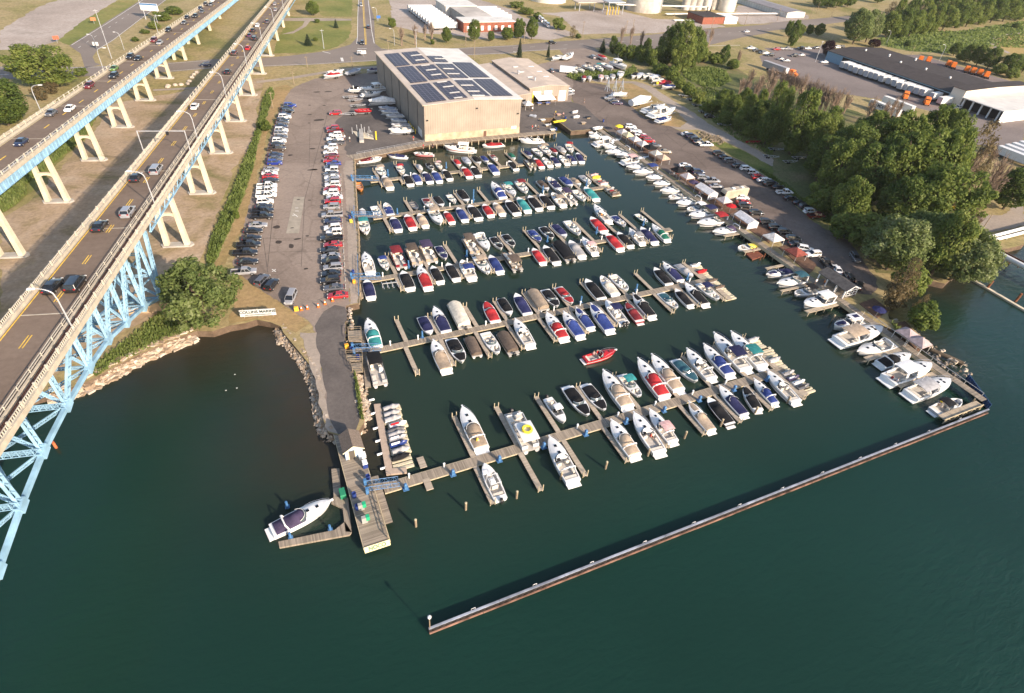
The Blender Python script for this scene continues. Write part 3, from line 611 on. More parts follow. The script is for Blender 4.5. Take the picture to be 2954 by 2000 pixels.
def hardtop(kind, L=11.5, B=3.7):
    P = Proto('motor_yacht'); h = Hull(L, B, 1.45, pts=2.2); zf = .8
    P.part('hull', h.hull(MB(), 14), [M_gel, M_stripe], 'hull', 35)
    trunk = lambda u: .06+.5*max(0, min(1, (u-.55)/.04))*max(0, min(1, (.95-u)/.3))
    mb = MB(); h.deck(mb, 0, .06, .995, .05); h.deck(mb, .52, 1, .995, n=14, ridge=trunk); h.cockpit(mb, .06, .52, zf, .86); P.part('deck', mb, [M_deckgel, M_sole], 'deck', 35)
    mb = MB()
    for u, y in ((.66, 0), (.78, .35), (.78, -.35)): mb.box((h.x(u), y, h.sheer(u)+trunk(u)*.95), (.5, .5, .06), base=True)
    P.part('deck_hatch', mb, M_glass)
    mb = MB(); h.rail(mb, .5, .985, .55); P.part('bow_rail', mb, M_steel)
    mb = MB(); mb.box((h.x(0)-.45, 0, .4), (1.1, B*.85, .16)); P.part('swim_platform', mb, M_white)
    mb = MB(); h.windshield(mb, .56, 1.0, .14, .9, .88, frame=1, z0=.15); P.part('windshield', mb, [M_glass, M_white])
    mb = MB(); mb.box((h.x(.1), 0, zf), (.7, 2.5, .5), base=True); mb.box((h.x(.28), -1.2, zf), (2, .6, .5), base=True); seat(mb, h.x(.45), .8, zf, .8, .7, .5); P.part('seat', mb, M_cream)
    if kind == 'tan':                    # canvas top on a low arch
        mb = MB(); canopy(mb, h.x(.12), h.x(.5), B*.44, 3.0, .25, .06); P.part('canopy', mb, M_canvas, 'cover', 40)
        mb = MB(); frame4(mb, h.x(.14), h.x(.5), B*.43, 1.4, 3.0, .05, h.x(.34)); P.part('canopy_leg', mb, M_white)
        mb = MB(); h.arch(mb, .28, 1.5, .14, .5); P.part('radar_arch', mb, M_white, None, 40)
    else:
        mb = MB(); canopy(mb, h.x(.2), h.x(.54), B*.42, 3.15, .16, .12); P.part('hardtop_roof', mb, M_gel, 'roof', 40)
        mb = MB()
        for sg in (1, -1): mb.bar((h.x(.24), sg*B*.42, 1.4), (h.x(.2), sg*B*.4, 3.15), .1, .5); mb.bar((h.x(.5), sg*B*.42, 1.6), (h.x(.46), sg*B*.4, 3.15), .08, .25)
        P.part('roof_support', mb, M_white)
        if kind == 'navy':
            mb = MB(); h.deck(mb, .66, .94, .8, ridge=lambda u: trunk(u)+.07, n=8, dz=.03, under=.1); P.part('bow_cover', mb, M_canvas, 'cover', 50)
            mb = MB(); mb.box((h.x(.36), 0, 3.31), (2.0, 1.3, .05)); P.part('roof_hatch', mb, M_canvas, 'cover')
    mb = MB(); mb.tube([(h.x(.26), .9, 3.0), (h.x(.24), .9, 5.2)], .02, 4); P.part('antenna', mb, M_white)
    return P, L
def pontoon(kind, L=7.3, B=2.6):
    P = Proto('pontoon_boat'); mb = MB()
    for y in (-.85, .85): mb.tube([(-L/2, y, .12), (L/2-.8, y, .12), (L/2, y, .35)], .33, 10, r1=None)
    P.part('pontoon_tube', mb, M_alu, None, 40)
    mb = MB(); mb.box((0, 0, .55), (L-.1, B, .12)); P.part('deck', mb, M_sole)
    mb = MB(); x0, x1 = -L/2+.9, L/2-.5
    for a, b_ in (((x0, B/2-.06), (x1, B/2-.06)), ((x0, -B/2+.06), (x1, -B/2+.06)), ((x1, -B/2+.06), (x1, -.4)), ((x1, .4), (x1, B/2-.06)), ((x0, -B/2+.06), (x0, -.4)), ((x0, .4), (x0, B/2-.06))): mb.bar((a[0], a[1], .92), (b_[0], b_[1], .92), .06, .6)
    P.part('fence_panel', mb, M_gel, 'hull')
    if kind == 'cov':
        mb = MB(); secs = []
        for i in range(11):
            u = i/10; x = x0-.2+(x1-x0+.4)*u; hw = (B/2+.03)*(1-.25*max(0, u-.8)*5*.6 if u > .8 else 1)*(.9 if u in (0, 1) else 1); rz = .35+.25*math.sin(u*math.pi)+.06*math.sin(u*21); secs.append([(x, -hw, .7), (x, -hw*.98, 1.25), (x, -hw*.5, 1.25+rz*.7), (x, 0, 1.25+rz), (x, hw*.5, 1.25+rz*.7), (x, hw*.98, 1.25), (x, hw, .7)])
        mb.loft(secs); P.part('mooring_cover', mb, M_canvas, 'cover', 50)
    else:
        mb = MB(); mb.box((x1-.9, .8, .61), (1.6, .7, .42), base=True); mb.box((x1-.9, -.8, .61), (1.6, .7, .42), base=True); mb.box((x0+.6, -.8, .61), (1.1, .7, .42), base=True); mb.box((x0+.4, .5, .61), (.7, 1.2, .42), base=True); seat(mb, -.2, .7, .61); seat(mb, -.5, -.7, .61)
        P.part('seat', mb, M_cream)
        mb = MB(); mb.box((.35, .75, .61), (.55, .8, .85), base=True, tp=.8); P.part('helm_console', mb, M_white)
        cx0, cx1 = (x0-.1, x0+3.0) if kind == 'bim' else (x1-3.3, x1+.1)
        mb = MB(); canopy(mb, cx0, cx1, B*.47, 2.55, .14 if kind == 'bim' else .04, .06 if kind == 'bim' else .12); P.part('canopy', mb, M_canvas if kind == 'bim' else M_gel, 'cover', 40)
        mb = MB(); frame4(mb, cx0+.1, cx1-.1, B*.46, 1.2, 2.5, .03); P.part('canopy_leg', mb, M_steel)
        if kind == 'hard':
            mb = MB(); c = [((cx0+cx1)/2+.62*math.cos(2*math.pi*k/14), .62*math.sin(2*math.pi*k/14), 2.86) for k in range(15)]; mb.tube(c, .2, 6); P.part('swim_ring', mb, M_objs, 'ring', 60)
    mb = MB(); outboard(mb, -L/2-.05, 0, .75, .9); P.part('outboard_motor', mb, M_black)
    return P, L
M_objs = mat('inflatable_vinyl', .5, .4, objcol=True)
def console(kind, L=7.8, B=2.6):
    P = Proto('fishing_boat'); h = Hull(L, B, 1.0)
    P.part('hull', h.hull(MB()), [M_gel, M_stripe], 'hull', 35)
    mb = MB(); h.deck(mb, 0, .1, .995, .04); h.cockpit(mb, .1, .74, .35, .85); h.deck(mb, .72, 1, .995, .1); P.part('deck', mb, [M_deckgel, M_sole], 'deck', 40)
    mb = MB(); mb.box((h.x(.5), 0, .35), (1.1, 1.0, 1.05), base=True, tp=.8); P.part('console', mb, M_white)
    mb = MB(); seat(mb, h.x(.36), 0, .35, 1.1, .5, .6); mb.box((h.x(.16), 0, .35), (.5, 1.8, .5), base=True); P.part('seat', mb, M_cream)
    if kind == 'ttop':
        mb = MB(); canopy(mb, h.x(.36), h.x(.64), B*.4, 2.6, .06, .07); P.part('canopy', mb, M_canvas, 'cover', 40)
        mb = MB(); frame4(mb, h.x(.38), h.x(.62), B*.36, .4, 2.55, .04); P.part('canopy_leg', mb, M_steel)
    if kind == 'cuddy':
        mb = MB(); canopy(mb, h.x(.46), h.x(.68), B*.36, 2.45, .1, .1); P.part('hardtop_roof', mb, M_gel, 'cover', 40)
        mb = MB(); h.windshield(mb, .6, .95, .1, .35, .8, frame=1, z0=.1); P.part('windshield', mb, [M_glass, M_white])
    if kind == 'frame':
        mb = MB()
        for x in (h.x(.3), h.x(.55)): mb.tube([(x, B*.42, 1), (x, B*.36, 2.3), (x, -B*.36, 2.3), (x, -B*.42, 1)], .06, 5)
        for y in (-.36, 0, .36): mb.tube([(h.x(.3), B*y, 2.3), (h.x(.55), B*y, 2.3)], .05, 5)
        P.part('tower_frame', mb, M_white)
    mb = MB()
    for y in ((-.35, .35) if kind == 'ttop' else (0,)): outboard(mb, h.x(0)-.2, y, .85, 1.1)
    P.part('outboard_motor', mb, M_black)
    return P, L
def wrapped(kind, L=9.5, B=3.1):
    P = Proto('shrink_wrapped_boat'); h = Hull(L, B, 1.3, pts=2.1); P.part('hull', h.hull(MB()), [M_gel, M_stripe], 'hull', 35); mb = MB()
    h.deck(mb, .01, .98, 1.02, ridge=lambda u: .35+1.35*max(0, 1-abs(u-.42)/.5)+.06*math.sin(u*31), n=14, under=.35); P.part('shrink_wrap', mb, M_canvas, 'cover', 30); return P, L
def skiff(kind, L=4.8, B=1.9):
    P = Proto('open_skiff'); h = Hull(L, B, .62)
    P.part('hull', h.hull(MB()), [M_gel, M_gel], 'hull', 35)
    mb = MB(); h.cockpit(mb, .03, .78, .15, .88); h.deck(mb, .76, 1, .995, .03); P.part('deck', mb, [M_gel, M_sole], 'hull', 40)
    mb = MB()
    for u in (.2, .45, .65): mb.box((h.x(u), 0, .42), (.35, h.b(u)*1.7, .08))
    P.part('bench_seat', mb, M_gel, 'cover')
    mb = MB(); outboard(mb, h.x(0)-.1, 0, .55, .8); P.part('outboard_motor', mb, M_black)
    return P, L
def jetski(kind, L=3.2, B=1.15):
    P = Proto('jet_ski'); h = Hull(L, B, .55, pts=2.0)
    P.part('hull', h.hull(MB(), 8), [M_gel, M_gel], 'hull', 35)
    if kind == 'cov':
        mb = MB(); h.deck(mb, .02, .97, .97, ridge=lambda u: .15+.45*math.exp(-((u-.58)/.13)**2)+.22*math.exp(-((u-.25)/.2)**2), n=10, under=.08); P.part('cover', mb, M_canvas, 'cover', 50)
    else:
        mb = MB(); h.deck(mb, 0, 1, .98, .1); h.deck(mb, .55, .95, .6, ridge=lambda u: .38*math.sin((u-.5)*6.5), n=6, dz=.05); P.part('deck', mb, M_gel, 'hull', 40)
        mb = MB(); h.deck(mb, .08, .56, .34, ridge=lambda u: .36, n=5, dz=.05, under=.3); P.part('saddle', mb, M_canvas, 'cover', 50)
        mb = MB(); mb.tube([(h.x(.6), -.38, 1.0), (h.x(.63), 0, 1.02), (h.x(.6), .38, 1.0)], .045, 5); mb.tube([(h.x(.63), 0, .6), (h.x(.63), 0, 1.02)], .06, 5); P.part('handlebar', mb, M_black)
    return P, L
for nm, f, k, kw in [('rc', runabout, 'cov', {}), ('rt', runabout, 'two', {}), ('ro', runabout, 'open', {}), ('rb', runabout, 'bim', {}), ('ra', runabout, 'arch', {}), ('rf', runabout, 'aft', {}), ('rm', runabout, 'open_ob', {}),
                     ('co', cruiser, 'open', {}), ('cb', cruiser, 'bim', {}), ('ca', cruiser, 'arch', {}), ('cf', cruiser, 'full', {}), ('cc', cruiser, 'cov', {}), ('c2', cruiser, 'cov2', {}),
                     ('hw', hardtop, 'white', {}), ('hn', hardtop, 'navy', {}), ('ht', hardtop, 'tan', {}), ('pb', pontoon, 'bim', {}), ('pc', pontoon, 'cov', {}), ('ph', pontoon, 'hard', {}),
                     ('ft', console, 'ttop', {}), ('fc', console, 'cuddy', {}), ('ff', console, 'frame', {}), ('wr', wrapped, 'x', {}), ('sk', skiff, 'x', {}), ('jc', jetski, 'cov', {}), ('jo', jetski, 'open', {})]: BOAT[nm] = f(k, **kw)
CAT = dict(r='motorboat', c='cabin cruiser', h='yacht', p='pontoon boat', f='fishing boat', s='skiff', w='stored boat', j='jet ski')
def boat(code, bow, stern, zref, col, label, group, hull=None, z=0, lmin=None, snap=True, pitch=0, **extra):
    P, L0 = BOAT[code]; d = bow-stern; d.z = 0; L = d.length; a = math.atan2(d.y, d.x)
    if snap:
        q = round(a/(math.pi/2))*math.pi/2
        if abs(a-q) < R(14): a = q+(a-q)*.35
    s_ = L/L0; s_ = max(.6, min(1.35, s_)); m_ = (bow+stern)/2
    wd = s_**.75 if s_ > 1 else s_**.9
    rj = random.Random(label); k_ = rj.uniform(.75, 1.15); cv = CO[col]; gm = sum(cv)/3; cv = tuple((c*.9+gm*.1)*k_ for c in cv); wj = rj.uniform(.9, 1.04); WH = tuple(c*wj for c in CO['W'])
    r = inst(P, (m_.x, m_.y, z), a, (s_, wd*rj.uniform(.93, 1.05), (.5+.5*wd)*rj.uniform(.95, 1.08)), dict(deck=CO[col] if extra.get('fulldeck') else WH, hull=hull or WH, cover=cv, roof=CO['W'], ring=CO['Y']), label, CAT[code[0]], group)
    return r
# ================================================================== BOATS in the water
ZB = .8
DOCKN = {5: 'nearest', 4: 'second', 3: 'middle', 2: 'fourth', 1: 'farthest'}
def bt(s):                               # 't x1 y1 [t] x2 y2'
    p = s.split(); t1 = p[0]; b_ = g(t1, float(p[1]), float(p[2]), ZB)
    if len(p) == 6: return b_, g(p[3], float(p[4]), float(p[5]), ZB)
    return b_, g(t1, float(p[3]), float(p[4]), ZB)
DESC = dict(rc='motorboat under {c} cover', rt='motorboat with two {c} covers', ro='open white bowrider', rb='motorboat with {c} bimini', ra='tower boat with {c} bimini', rf='motorboat with {c} cockpit cover', rm='open motorboat with outboard',
            co='cruiser with open cockpit', cb='cruiser with {c} bimini', ca='cruiser with radar arch', cf='cruiser with {c} canvas top', cc='cruiser with {c} cockpit cover', c2='cruiser with two {c} covers',
            hw='big white hardtop yacht', hn='white hardtop yacht with navy covers', ht='big yacht with {c} canvas top', pb='pontoon boat under {c} canopy', pc='pontoon boat under {c} full cover', ph='white roofed pontoon boat',
            ft='fishing boat with {c} T-top', fc='white fishing boat with small cabin', ff='white fishing boat with pipe tower', sk='small {c} open skiff')
def dockside(n, side, rows):
    rows = [r.split(':') for r in rows.strip().split('\n')]
    for i, (code, col, pos, *hl) in enumerate(rows):
        a, b_ = bt(pos); hull = CO[hl[0]] if hl and hl[0] else None
        d = DESC[code].format(c=CN[col]); nb = 'far' if side > 0 else 'near'
        boat(code, a, b_, ZB, col, f'{d}, {ORD[i]} from shore on {nb} side of {DOCKN[n]} dock', f'boats moored along the {DOCKN[n]} dock', hull)
dockside(5, 1, '''cf:T:M 1845 680 2010 1045
ph:W:M 2480 1130 2270 640
fc:W:N 470 805 300 590
rt:K:N 680 745 480 485
rt:K:N 830 695 640 465
cf:T:N 820 360 1010 675
rb:L:N 1140 575 975 375
cf:R:N 1145 255 1325 585
cf:T:N 1258 215 1465 525
rt:E:N 1650 440 1445 245
ca:K:N 1563 165 1765 420
cf:B:N 1720 120 1925 385
cb:N:N 1818 25 2060 340
cb:L:N 1975 10 2200 310''')
dockside(5, -1, '''ff:W:M 2035 1180 2185 1490
ca:K:N 338 950 525 1340
cf:T:N 882 800 1085 1110
co:W:N 1100 730 1290 1080
cb:P:N 1228 700 1425 980
c2:T:N 1580 630 1765 880
rc:K:N 1750 580 1935 820:K
cc:N:N 1850 490 2060 740
rt:K:N 2065 490 2195 690
cf:B:N 2170 425 2325 640
co:W:O 40 665 275 935''')
dockside(4, 1, '''rc:N:H 1560 1505 1475 1345
cc:N:H 1592 1275 1695 1480
pc:I:H 1770 1225 1855 1450:I
rt:R:H 2060 1215 2125 1395
rc:K:H 2265 1335 2190 1180
rc:N:I 35 1140 120 1320
pc:T:I 270 1285 168 1105:T
rt:K:I 395 1258 290 1100
rt:R:I 535 1228 400 1080
rc:K:I 655 1015 790 1185
rf:I:I 800 985 905 1150
ro:W:I 1020 1115 890 970
rc:K:I 1275 910 1385 1055
cc:N:I 1350 870 1490 1025
rc:S:I 1608 988 1470 875''')
dockside(4, -1, '''cc:T:M 1590 85 1690 340
rt:K:M 1845 268 1740 55
pc:C:M 1965 205 1905 35:C
ro:W:M 2165 190 2040 0
pc:C:M 2195 0 2300 185:C
co:W:I 30 1385 N 145 120
cf:R:I 308 1325 450 1545
cc:B:I 460 1320 595 1525
c2:B:I 570 1280 690 1450
c2:B:I 712 1245 850 1475
ft:N:I 840 1210 985 1410
rt:D:I 1025 1225 1120 1390:D
c2:K:I 1085 1155 1230 1350
rf:E:I 1470 1270 1320 1130
rc:K:I 1460 1100 1580 1245
cc:K:I 1550 1055 1710 1240
rb:N:I 1838 1195 1665 1045''')
dockside(3, 1, '''rb:B:H 1170 920 1110 812
pb:D:H 1295 905 1235 750:D
pb:C:H 1435 880 1375 725:T
pb:U:H 1565 855 1500 700:T
rt:N:H 1690 830 1625 712
pb:C:H 1945 785 1885 640:T
ca:N:H 2058 755 1990 605
rt:K:H 2192 738 2110 632
rt:K:H 2298 718 2220 608
rt:B:I 238 678 160 570:N
rt:K:I 352 648 265 540
rc:N:I 472 637 370 520
ro:P:I 592 612 485 488
rc:R:I 700 455 812 585
co:W:I 742 362 840 500
rf:B:I 1003 533 895 440:A
ro:G:I 1200 503 1105 425:G''')
dockside(3, -1, '''rc:K:H 1310 940 1370 1090
cc:R:H 1470 910 1520 1090
rc:K:H 1575 895 1640 1030
rc:K:H 1710 868 1785 1005
ra:B:H 1845 845 1918 1002
rb:T:H 2072 960 1975 805
rc:B:H 2095 798 2170 942
pb:C:H 2235 770 2335 925:C
rc:R:I 190 735 258 862
rc:K:I 285 708 385 865
pc:K:I 400 680 512 842:C
rc:S:I 520 668 605 808
cb:P:I 635 648 722 782
rc:R:I 845 603 952 742
rc:K:I 948 592 1042 712
cb:S:I 1055 570 1142 692
rc:N:I 1160 550 1252 682
cf:G:I 1260 530 1365 662''')
dockside(2, 1, '''ro:W:H 1098 447 1045 355
rf:B:H 1160 330 1192 432
sk:Z:H 1432 383 1388 310:Z
rf:D:H 1562 372 1508 285
rc:K:H 1668 357 1598 270
rm:T:H 1778 325 1715 252:S
rc:K:H 1882 323 1820 210
cf:B:H 2120 158 2192 288
rb:L:H 2292 258 2230 160
co:W:I 8 265 -40 180
rb:D:I 107 242 58 130
rc:C:I 312 213 235 128
rf:N:I 322 98 405 205
rc:B:I 523 185 440 95
rc:T:I 598 172 530 103
rf:S:I 692 153 610 82''')
dockside(2, -1, '''rc:N:H 1220 458 1262 568
rc:R:H 1345 438 1392 552
rc:T:H 1455 428 1508 532
cb:T:H 1642 522 1570 385
rc:R:H 1690 403 1745 498
rc:B:H 1810 373 1855 480
rc:K:H 1905 350 1985 465
rc:R:H 2040 343 2088 438
rc:T:H 2130 328 2195 425
rc:K:H 2242 300 2325 425
rc:L:I 55 283 122 402
rc:K:I 150 263 228 382
rc:K:I 250 243 337 372
rb:T:I 355 238 447 352
pb:U:I 540 335 450 228:S
ro:W:I 637 307 555 215
rc:L:I 650 188 737 298''')
dockside(1, 1, '''rb:T:H 1132 88 1100 5
rb:R:B 1305 1547 1275 1480
rc:S:B 1475 1520 1445 1470
rt:K:B 1578 1512 1530 1460
rb:P:B 1650 1502 1615 1455
rc:R:B 1810 1482 1785 1425
rc:A:B 1900 1472 1863 1405
rc:K:B 1992 1466 1948 1400
rc:B:B 2062 1452 2023 1393
rf:D:B 2142 1437 2108 1383
rc:G:B 2302 1422 2268 1368
rc:N:C 167 1402 108 1348
ro:W:C 257 1392 188 1328
rb:T:C 322 1382 262 1298
rc:D:C 387 1377 343 1323
rc:S:C 462 1367 408 1308
rb:R:C 527 1357 488 1288''')
dockside(1, -1, '''rc:T:H 1140 92 1192 193
rc:K:H 1338 78 1370 162
rc:B:H 1413 63 1447 142
rc:N:H 1503 53 1547 137
rc:B:H 1590 43 1627 132
rc:K:H 1680 33 1725 112
rc:R:H 1855 8 1897 92
rc:K:H 1940 3 1972 82
rc:B:B 2090 1462 2135 1545
rc:K:B 2260 1440 2320 1510
pb:K:C 130 1428 168 1503:C
rc:R:C 205 1418 247 1492
ro:W:C 280 1413 327 1482
rc:N:C 350 1398 392 1467
ro:W:C 433 1393 477 1462
rc:N:C 493 1383 542 1447
rc:N:C 573 1373 617 1447''')
# boats at the two walls and under way
def lone(code, col, pos, label, hull=None, group=None, **k):
    a, b_ = bt(pos); return boat(code, a, b_, ZB, col, label, group, CO[hull] if hull else None, **k)
lone('rc', 'S', 'H 945 380 938 462', 'white motorboat under grey cover moored against the west wall north of a gangway')
lone('rb', 'L', 'H 960 612 965 465', 'white motorboat with turquoise bimini moored against the west wall')
lone('co', 'W', 'H 992 788 996 955', 'long open white cruiser moored against the west wall above the blue gangway')
lone('rc', 'N', 'H 1000 1018 1005 1172', 'white motorboat under navy cover alone below the blue gangway at the west wall')
lone('cf', 'L', 'H 1012 1385 M 1058 135', 'white fishing cruiser with turquoise canvas moored beside the spit')
lone('pb', 'K', 'M 1090 468 1058 210', 'pontoon boat under black canopy moored beside the spit', 'S')
lone('sk', 'O', 'H 922 215 918 138', 'small orange wooden skiff at the west wall below the farthest gangway', 'O')
lone('co', 'R', 'N 915 168 640 242', 'bright red speedboat under way in the open fairway', 'R', snap=False, fulldeck=1)
lone('cf', 'U', 'S 670 340 135 600', 'white cruiser with dark purple canvas moored at the fuel float', snap=False)
for code, col, pos, lab, hl in [('rf', 'D', 'B 1120 1413 910 1440', 'long white motorboat with dark red cover in front of the boat shed', None), ('rt', 'N', 'B 1172 1388 1340 1400', 'white motorboat with navy covers in front of the boat shed', None), ('ro', 'R', 'B 1403 1372 1575 1375', 'red and white bowrider in front of the boat shed', 'R'),
                                ('hw', 'W', 'B 1678 1325 1945 1345', 'big white yacht with dark stripe in front of the boat shed', None), ('rc', 'R', 'B 2018 1305 2198 1285', 'white motorboat with red cover in front of the boat shed', None), ('ca', 'W', 'C 58 1258 268 1260', 'white cruiser with black arch at the corner of the boat shed', None)]:
    lone(code, col, pos, lab, hl, 'boats moored in front of the boat shed')
for i, (code, col, pos, lab, hl) in enumerate([('fc', 'W', 'C 676 1192 800 1175', 'small white fishing boat', None), ('co', 'W', 'C 690 1230 835 1205', 'white cruiser with open cockpit', None), ('hw', 'K', 'C 950 1262 738 1292', 'white yacht with black canvas', None), ('co', 'W', 'C 812 1312 960 1296', 'short white cruiser', None), ('ca', 'W', 'C 838 1372 1065 1338', 'long white cruiser', None),
        ('co', 'W', 'C 922 1397 1110 1362', 'white cruiser with open cockpit', None), ('cb', 'P', 'C 1190 1412 995 1462', 'white cruiser with pink bimini', None), ('co', 'W', 'C 1018 1502 1240 1478', 'low white cruiser', None), ('cb', 'B', 'I 1088 70 1305 20', 'white cruiser with blue bimini', None), ('co', 'W', 'I 1193 112 1405 85', 'white cruiser with open cockpit', None), ('co', 'W', 'I 1262 170 1460 135', 'white cruiser with open cockpit', None),
        ('co', 'W', 'I 1322 228 1550 195', 'white cruiser with open cockpit', None), ('ro', 'R', 'I 1355 280 1615 255', 'long white speedboat with red stripe', None), ('ca', 'N', 'I 1468 345 1695 300', 'white cruiser with radar arch', None), ('rb', 'W', 'I 1537 402 1755 352', 'white motorboat with pale bimini', None), ('cb', 'N', 'I 1585 455 1835 398', 'white cruiser with navy bimini', None), ('cb', 'R', 'I 1658 525 1935 465', 'white cruiser with red bimini', None),
        ('cf', 'U', 'I 1788 595 2045 555', 'white cruiser with dark purple canvas', None), ('rf', 'Y', 'I 2005 742 2215 700', 'white motorboat with yellow cover', None), ('c2', 'N', 'J 18 972 250 940', 'white cruiser with navy covers', None), ('cb', 'E', 'J 112 1058 410 1010', 'large white cruiser with teal bimini', None), ('rb', 'K', 'J 262 1138 500 1105', 'white motorboat with black cockpit trim', None), ('hw', 'W', 'J 340 1250 640 1190', 'white hardtop yacht beside the pavilion', None)]):
    lone(code, col, pos, lab+f', {ORD[i]} from north end of east pier', hl, 'boats moored along the east pier')
for code, col, pos, lab, hl in [('hn', 'N', 'O 608 258 885 215', 'white hardtop yacht with navy bow cover on the east pier', None), ('ht', 'T', 'O 1035 285 665 395', 'big white yacht with tan canvas top on the east pier', None), ('ca', 'W', 'O 822 482 1165 420', 'white cruiser with tinted windshield on the east pier beside the tan topped yacht', None), ('cf', 'K', 'O 1293 510 1040 600', 'white cruiser with black canvas between finger piers on the east pier', None),
                                ('hw', 'W', 'O 1465 610 1105 745', 'largest white hardtop yacht stern out on the east pier', None), ('ht', 'S', 'O 1635 745 1310 880', 'white yacht with grey canvas tops near the end of the east pier', None), ('rb', 'K', 'O 1812 890 1460 1045', 'dark and white bowrider last on the east pier by the breakwater', 'S')]:
    lone(code, col, pos, lab, hl, 'boats moored along the east pier')
# jet skis and their floats
M_float = mat('cream_float_plastic', .7, .3, col=(.52, .46, .33), noise=.12, nscale=3)
def ski_dock(rows, grp, where):
    for i, (t, x, y, code, col, hl, rz) in enumerate(rows):
        c = g(t, x, y, .75)
        mb = MB(); mb.box((0, -.42, .12), (3.5, .5, .42)); mb.box((0, .42, .12), (3.5, .5, .42)); mb.box((-.2, 0, .05), (3.3, .4, .3))
        f = tag(mb.build('jet_ski_float', M_float, loc=(c.x, c.y, 0)), f'cream plastic {"empty float" if not code else "float under jet ski"}, {ORD[i]} from far end, {where}', 'float', 'drive-on floats, '+where); f.rotation_euler.z = rz
        if code: inst(BOAT[code][0], (c.x, c.y, .32), rz, 1, dict(hull=CO[hl], cover=CO[col]), f'{CN[hl]} jet ski with {CN[col]} {"cover" if code == "jc" else "seat"}, {ORD[i]} of {where}', 'jet ski', 'jet skis, '+where)
ski_dock([('M', 1205, 665, 'jc', 'S', 'S', 0), ('M', 1212, 718, 'jc', 'S', 'S', 0), ('M', 1220, 765, 'jc', 'S', 'W', 0), ('M', 1265, 815, 'jo', 'R', 'W', 0), ('M', 1250, 868, 'jc', 'Z', 'S', 0), ('M', 1255, 902, 'jc', 'S', 'S', 0), ('M', 1265, 938, 'jo', 'W', 'S', 0), ('M', 1272, 990, 'jo', 'W', 'B', 0), ('M', 1290, 1045, 'jc', 'S', 'W', 0), ('M', 1292, 1105, 'jc', 'K', 'K', 0), ('M', 1312, 1172, None, 'S', 'S', 0)], 'a', 'jet ski dock by the spit')
ski_dock([('N', 2150, 60, 'jc', 'S', 'W', 0), ('N', 2185, 100, None, 'W', 'W', 0), ('N', 2225, 130, None, 'S', 'W', 0), ('O', 25, 452, None, 'S', 'S', 0), ('O', 60, 495, None, 'S', 'S', 0), ('O', 95, 548, 'jc', 'S', 'W', 0), ('O', 132, 590, None, 'S', 'S', 0), ('O', 172, 625, None, 'S', 'S', 0), ('O', 218, 668, 'jo', 'Z', 'S', 0), ('O', 262, 712, 'jo', 'A', 'U', 0), ('O', 312, 752, 'jo', 'S', 'W', 0), ('O', 350, 790, 'jo', 'K', 'Z', 0), ('O', 395, 815, None, 'S', 'S', 0)], 'b', 'end of nearest dock')
ski_dock([('I', 1635, 880, 'jo', 'Z', 'W', 0), ('I', 1660, 908, None, 'W', 'W', 0), ('I', 1690, 938, 'jc', 'R', 'R', 0), ('I', 1715, 968, None, 'W', 'W', 0), ('I', 1745, 992, None, 'W', 'W', 0), ('I', 1785, 1022, 'jc', 'C', 'S', 0), ('I', 1815, 1048, None, 'W', 'W', 0), ('I', 1848, 1080, 'jc', 'C', 'S', 0), ('I', 1880, 1112, None, 'W', 'W', 0), ('I', 1912, 1140, None, 'W', 'W', 0), ('I', 1940, 1162, None, 'W', 'W', 0)], 'c', 'end of second dock')
ski_dock([('I', 728, 78, 'jc', 'P', 'S', 0), ('I', 745, 98, 'jc', 'Y', 'Y', 0), ('I', 765, 120, None, 'W', 'W', 0), ('I', 788, 138, 'jo', 'D', 'Z', 0), ('I', 815, 155, 'jc', 'P', 'W', 0), ('I', 840, 180, None, 'W', 'W', 0), ('I', 868, 200, 'jo', 'C', 'S', 0), ('I', 895, 222, 'jo', 'D', 'C', 0), ('I', 920, 242, 'jo', 'Z', 'C', 0)], 'd', 'end of fourth dock')
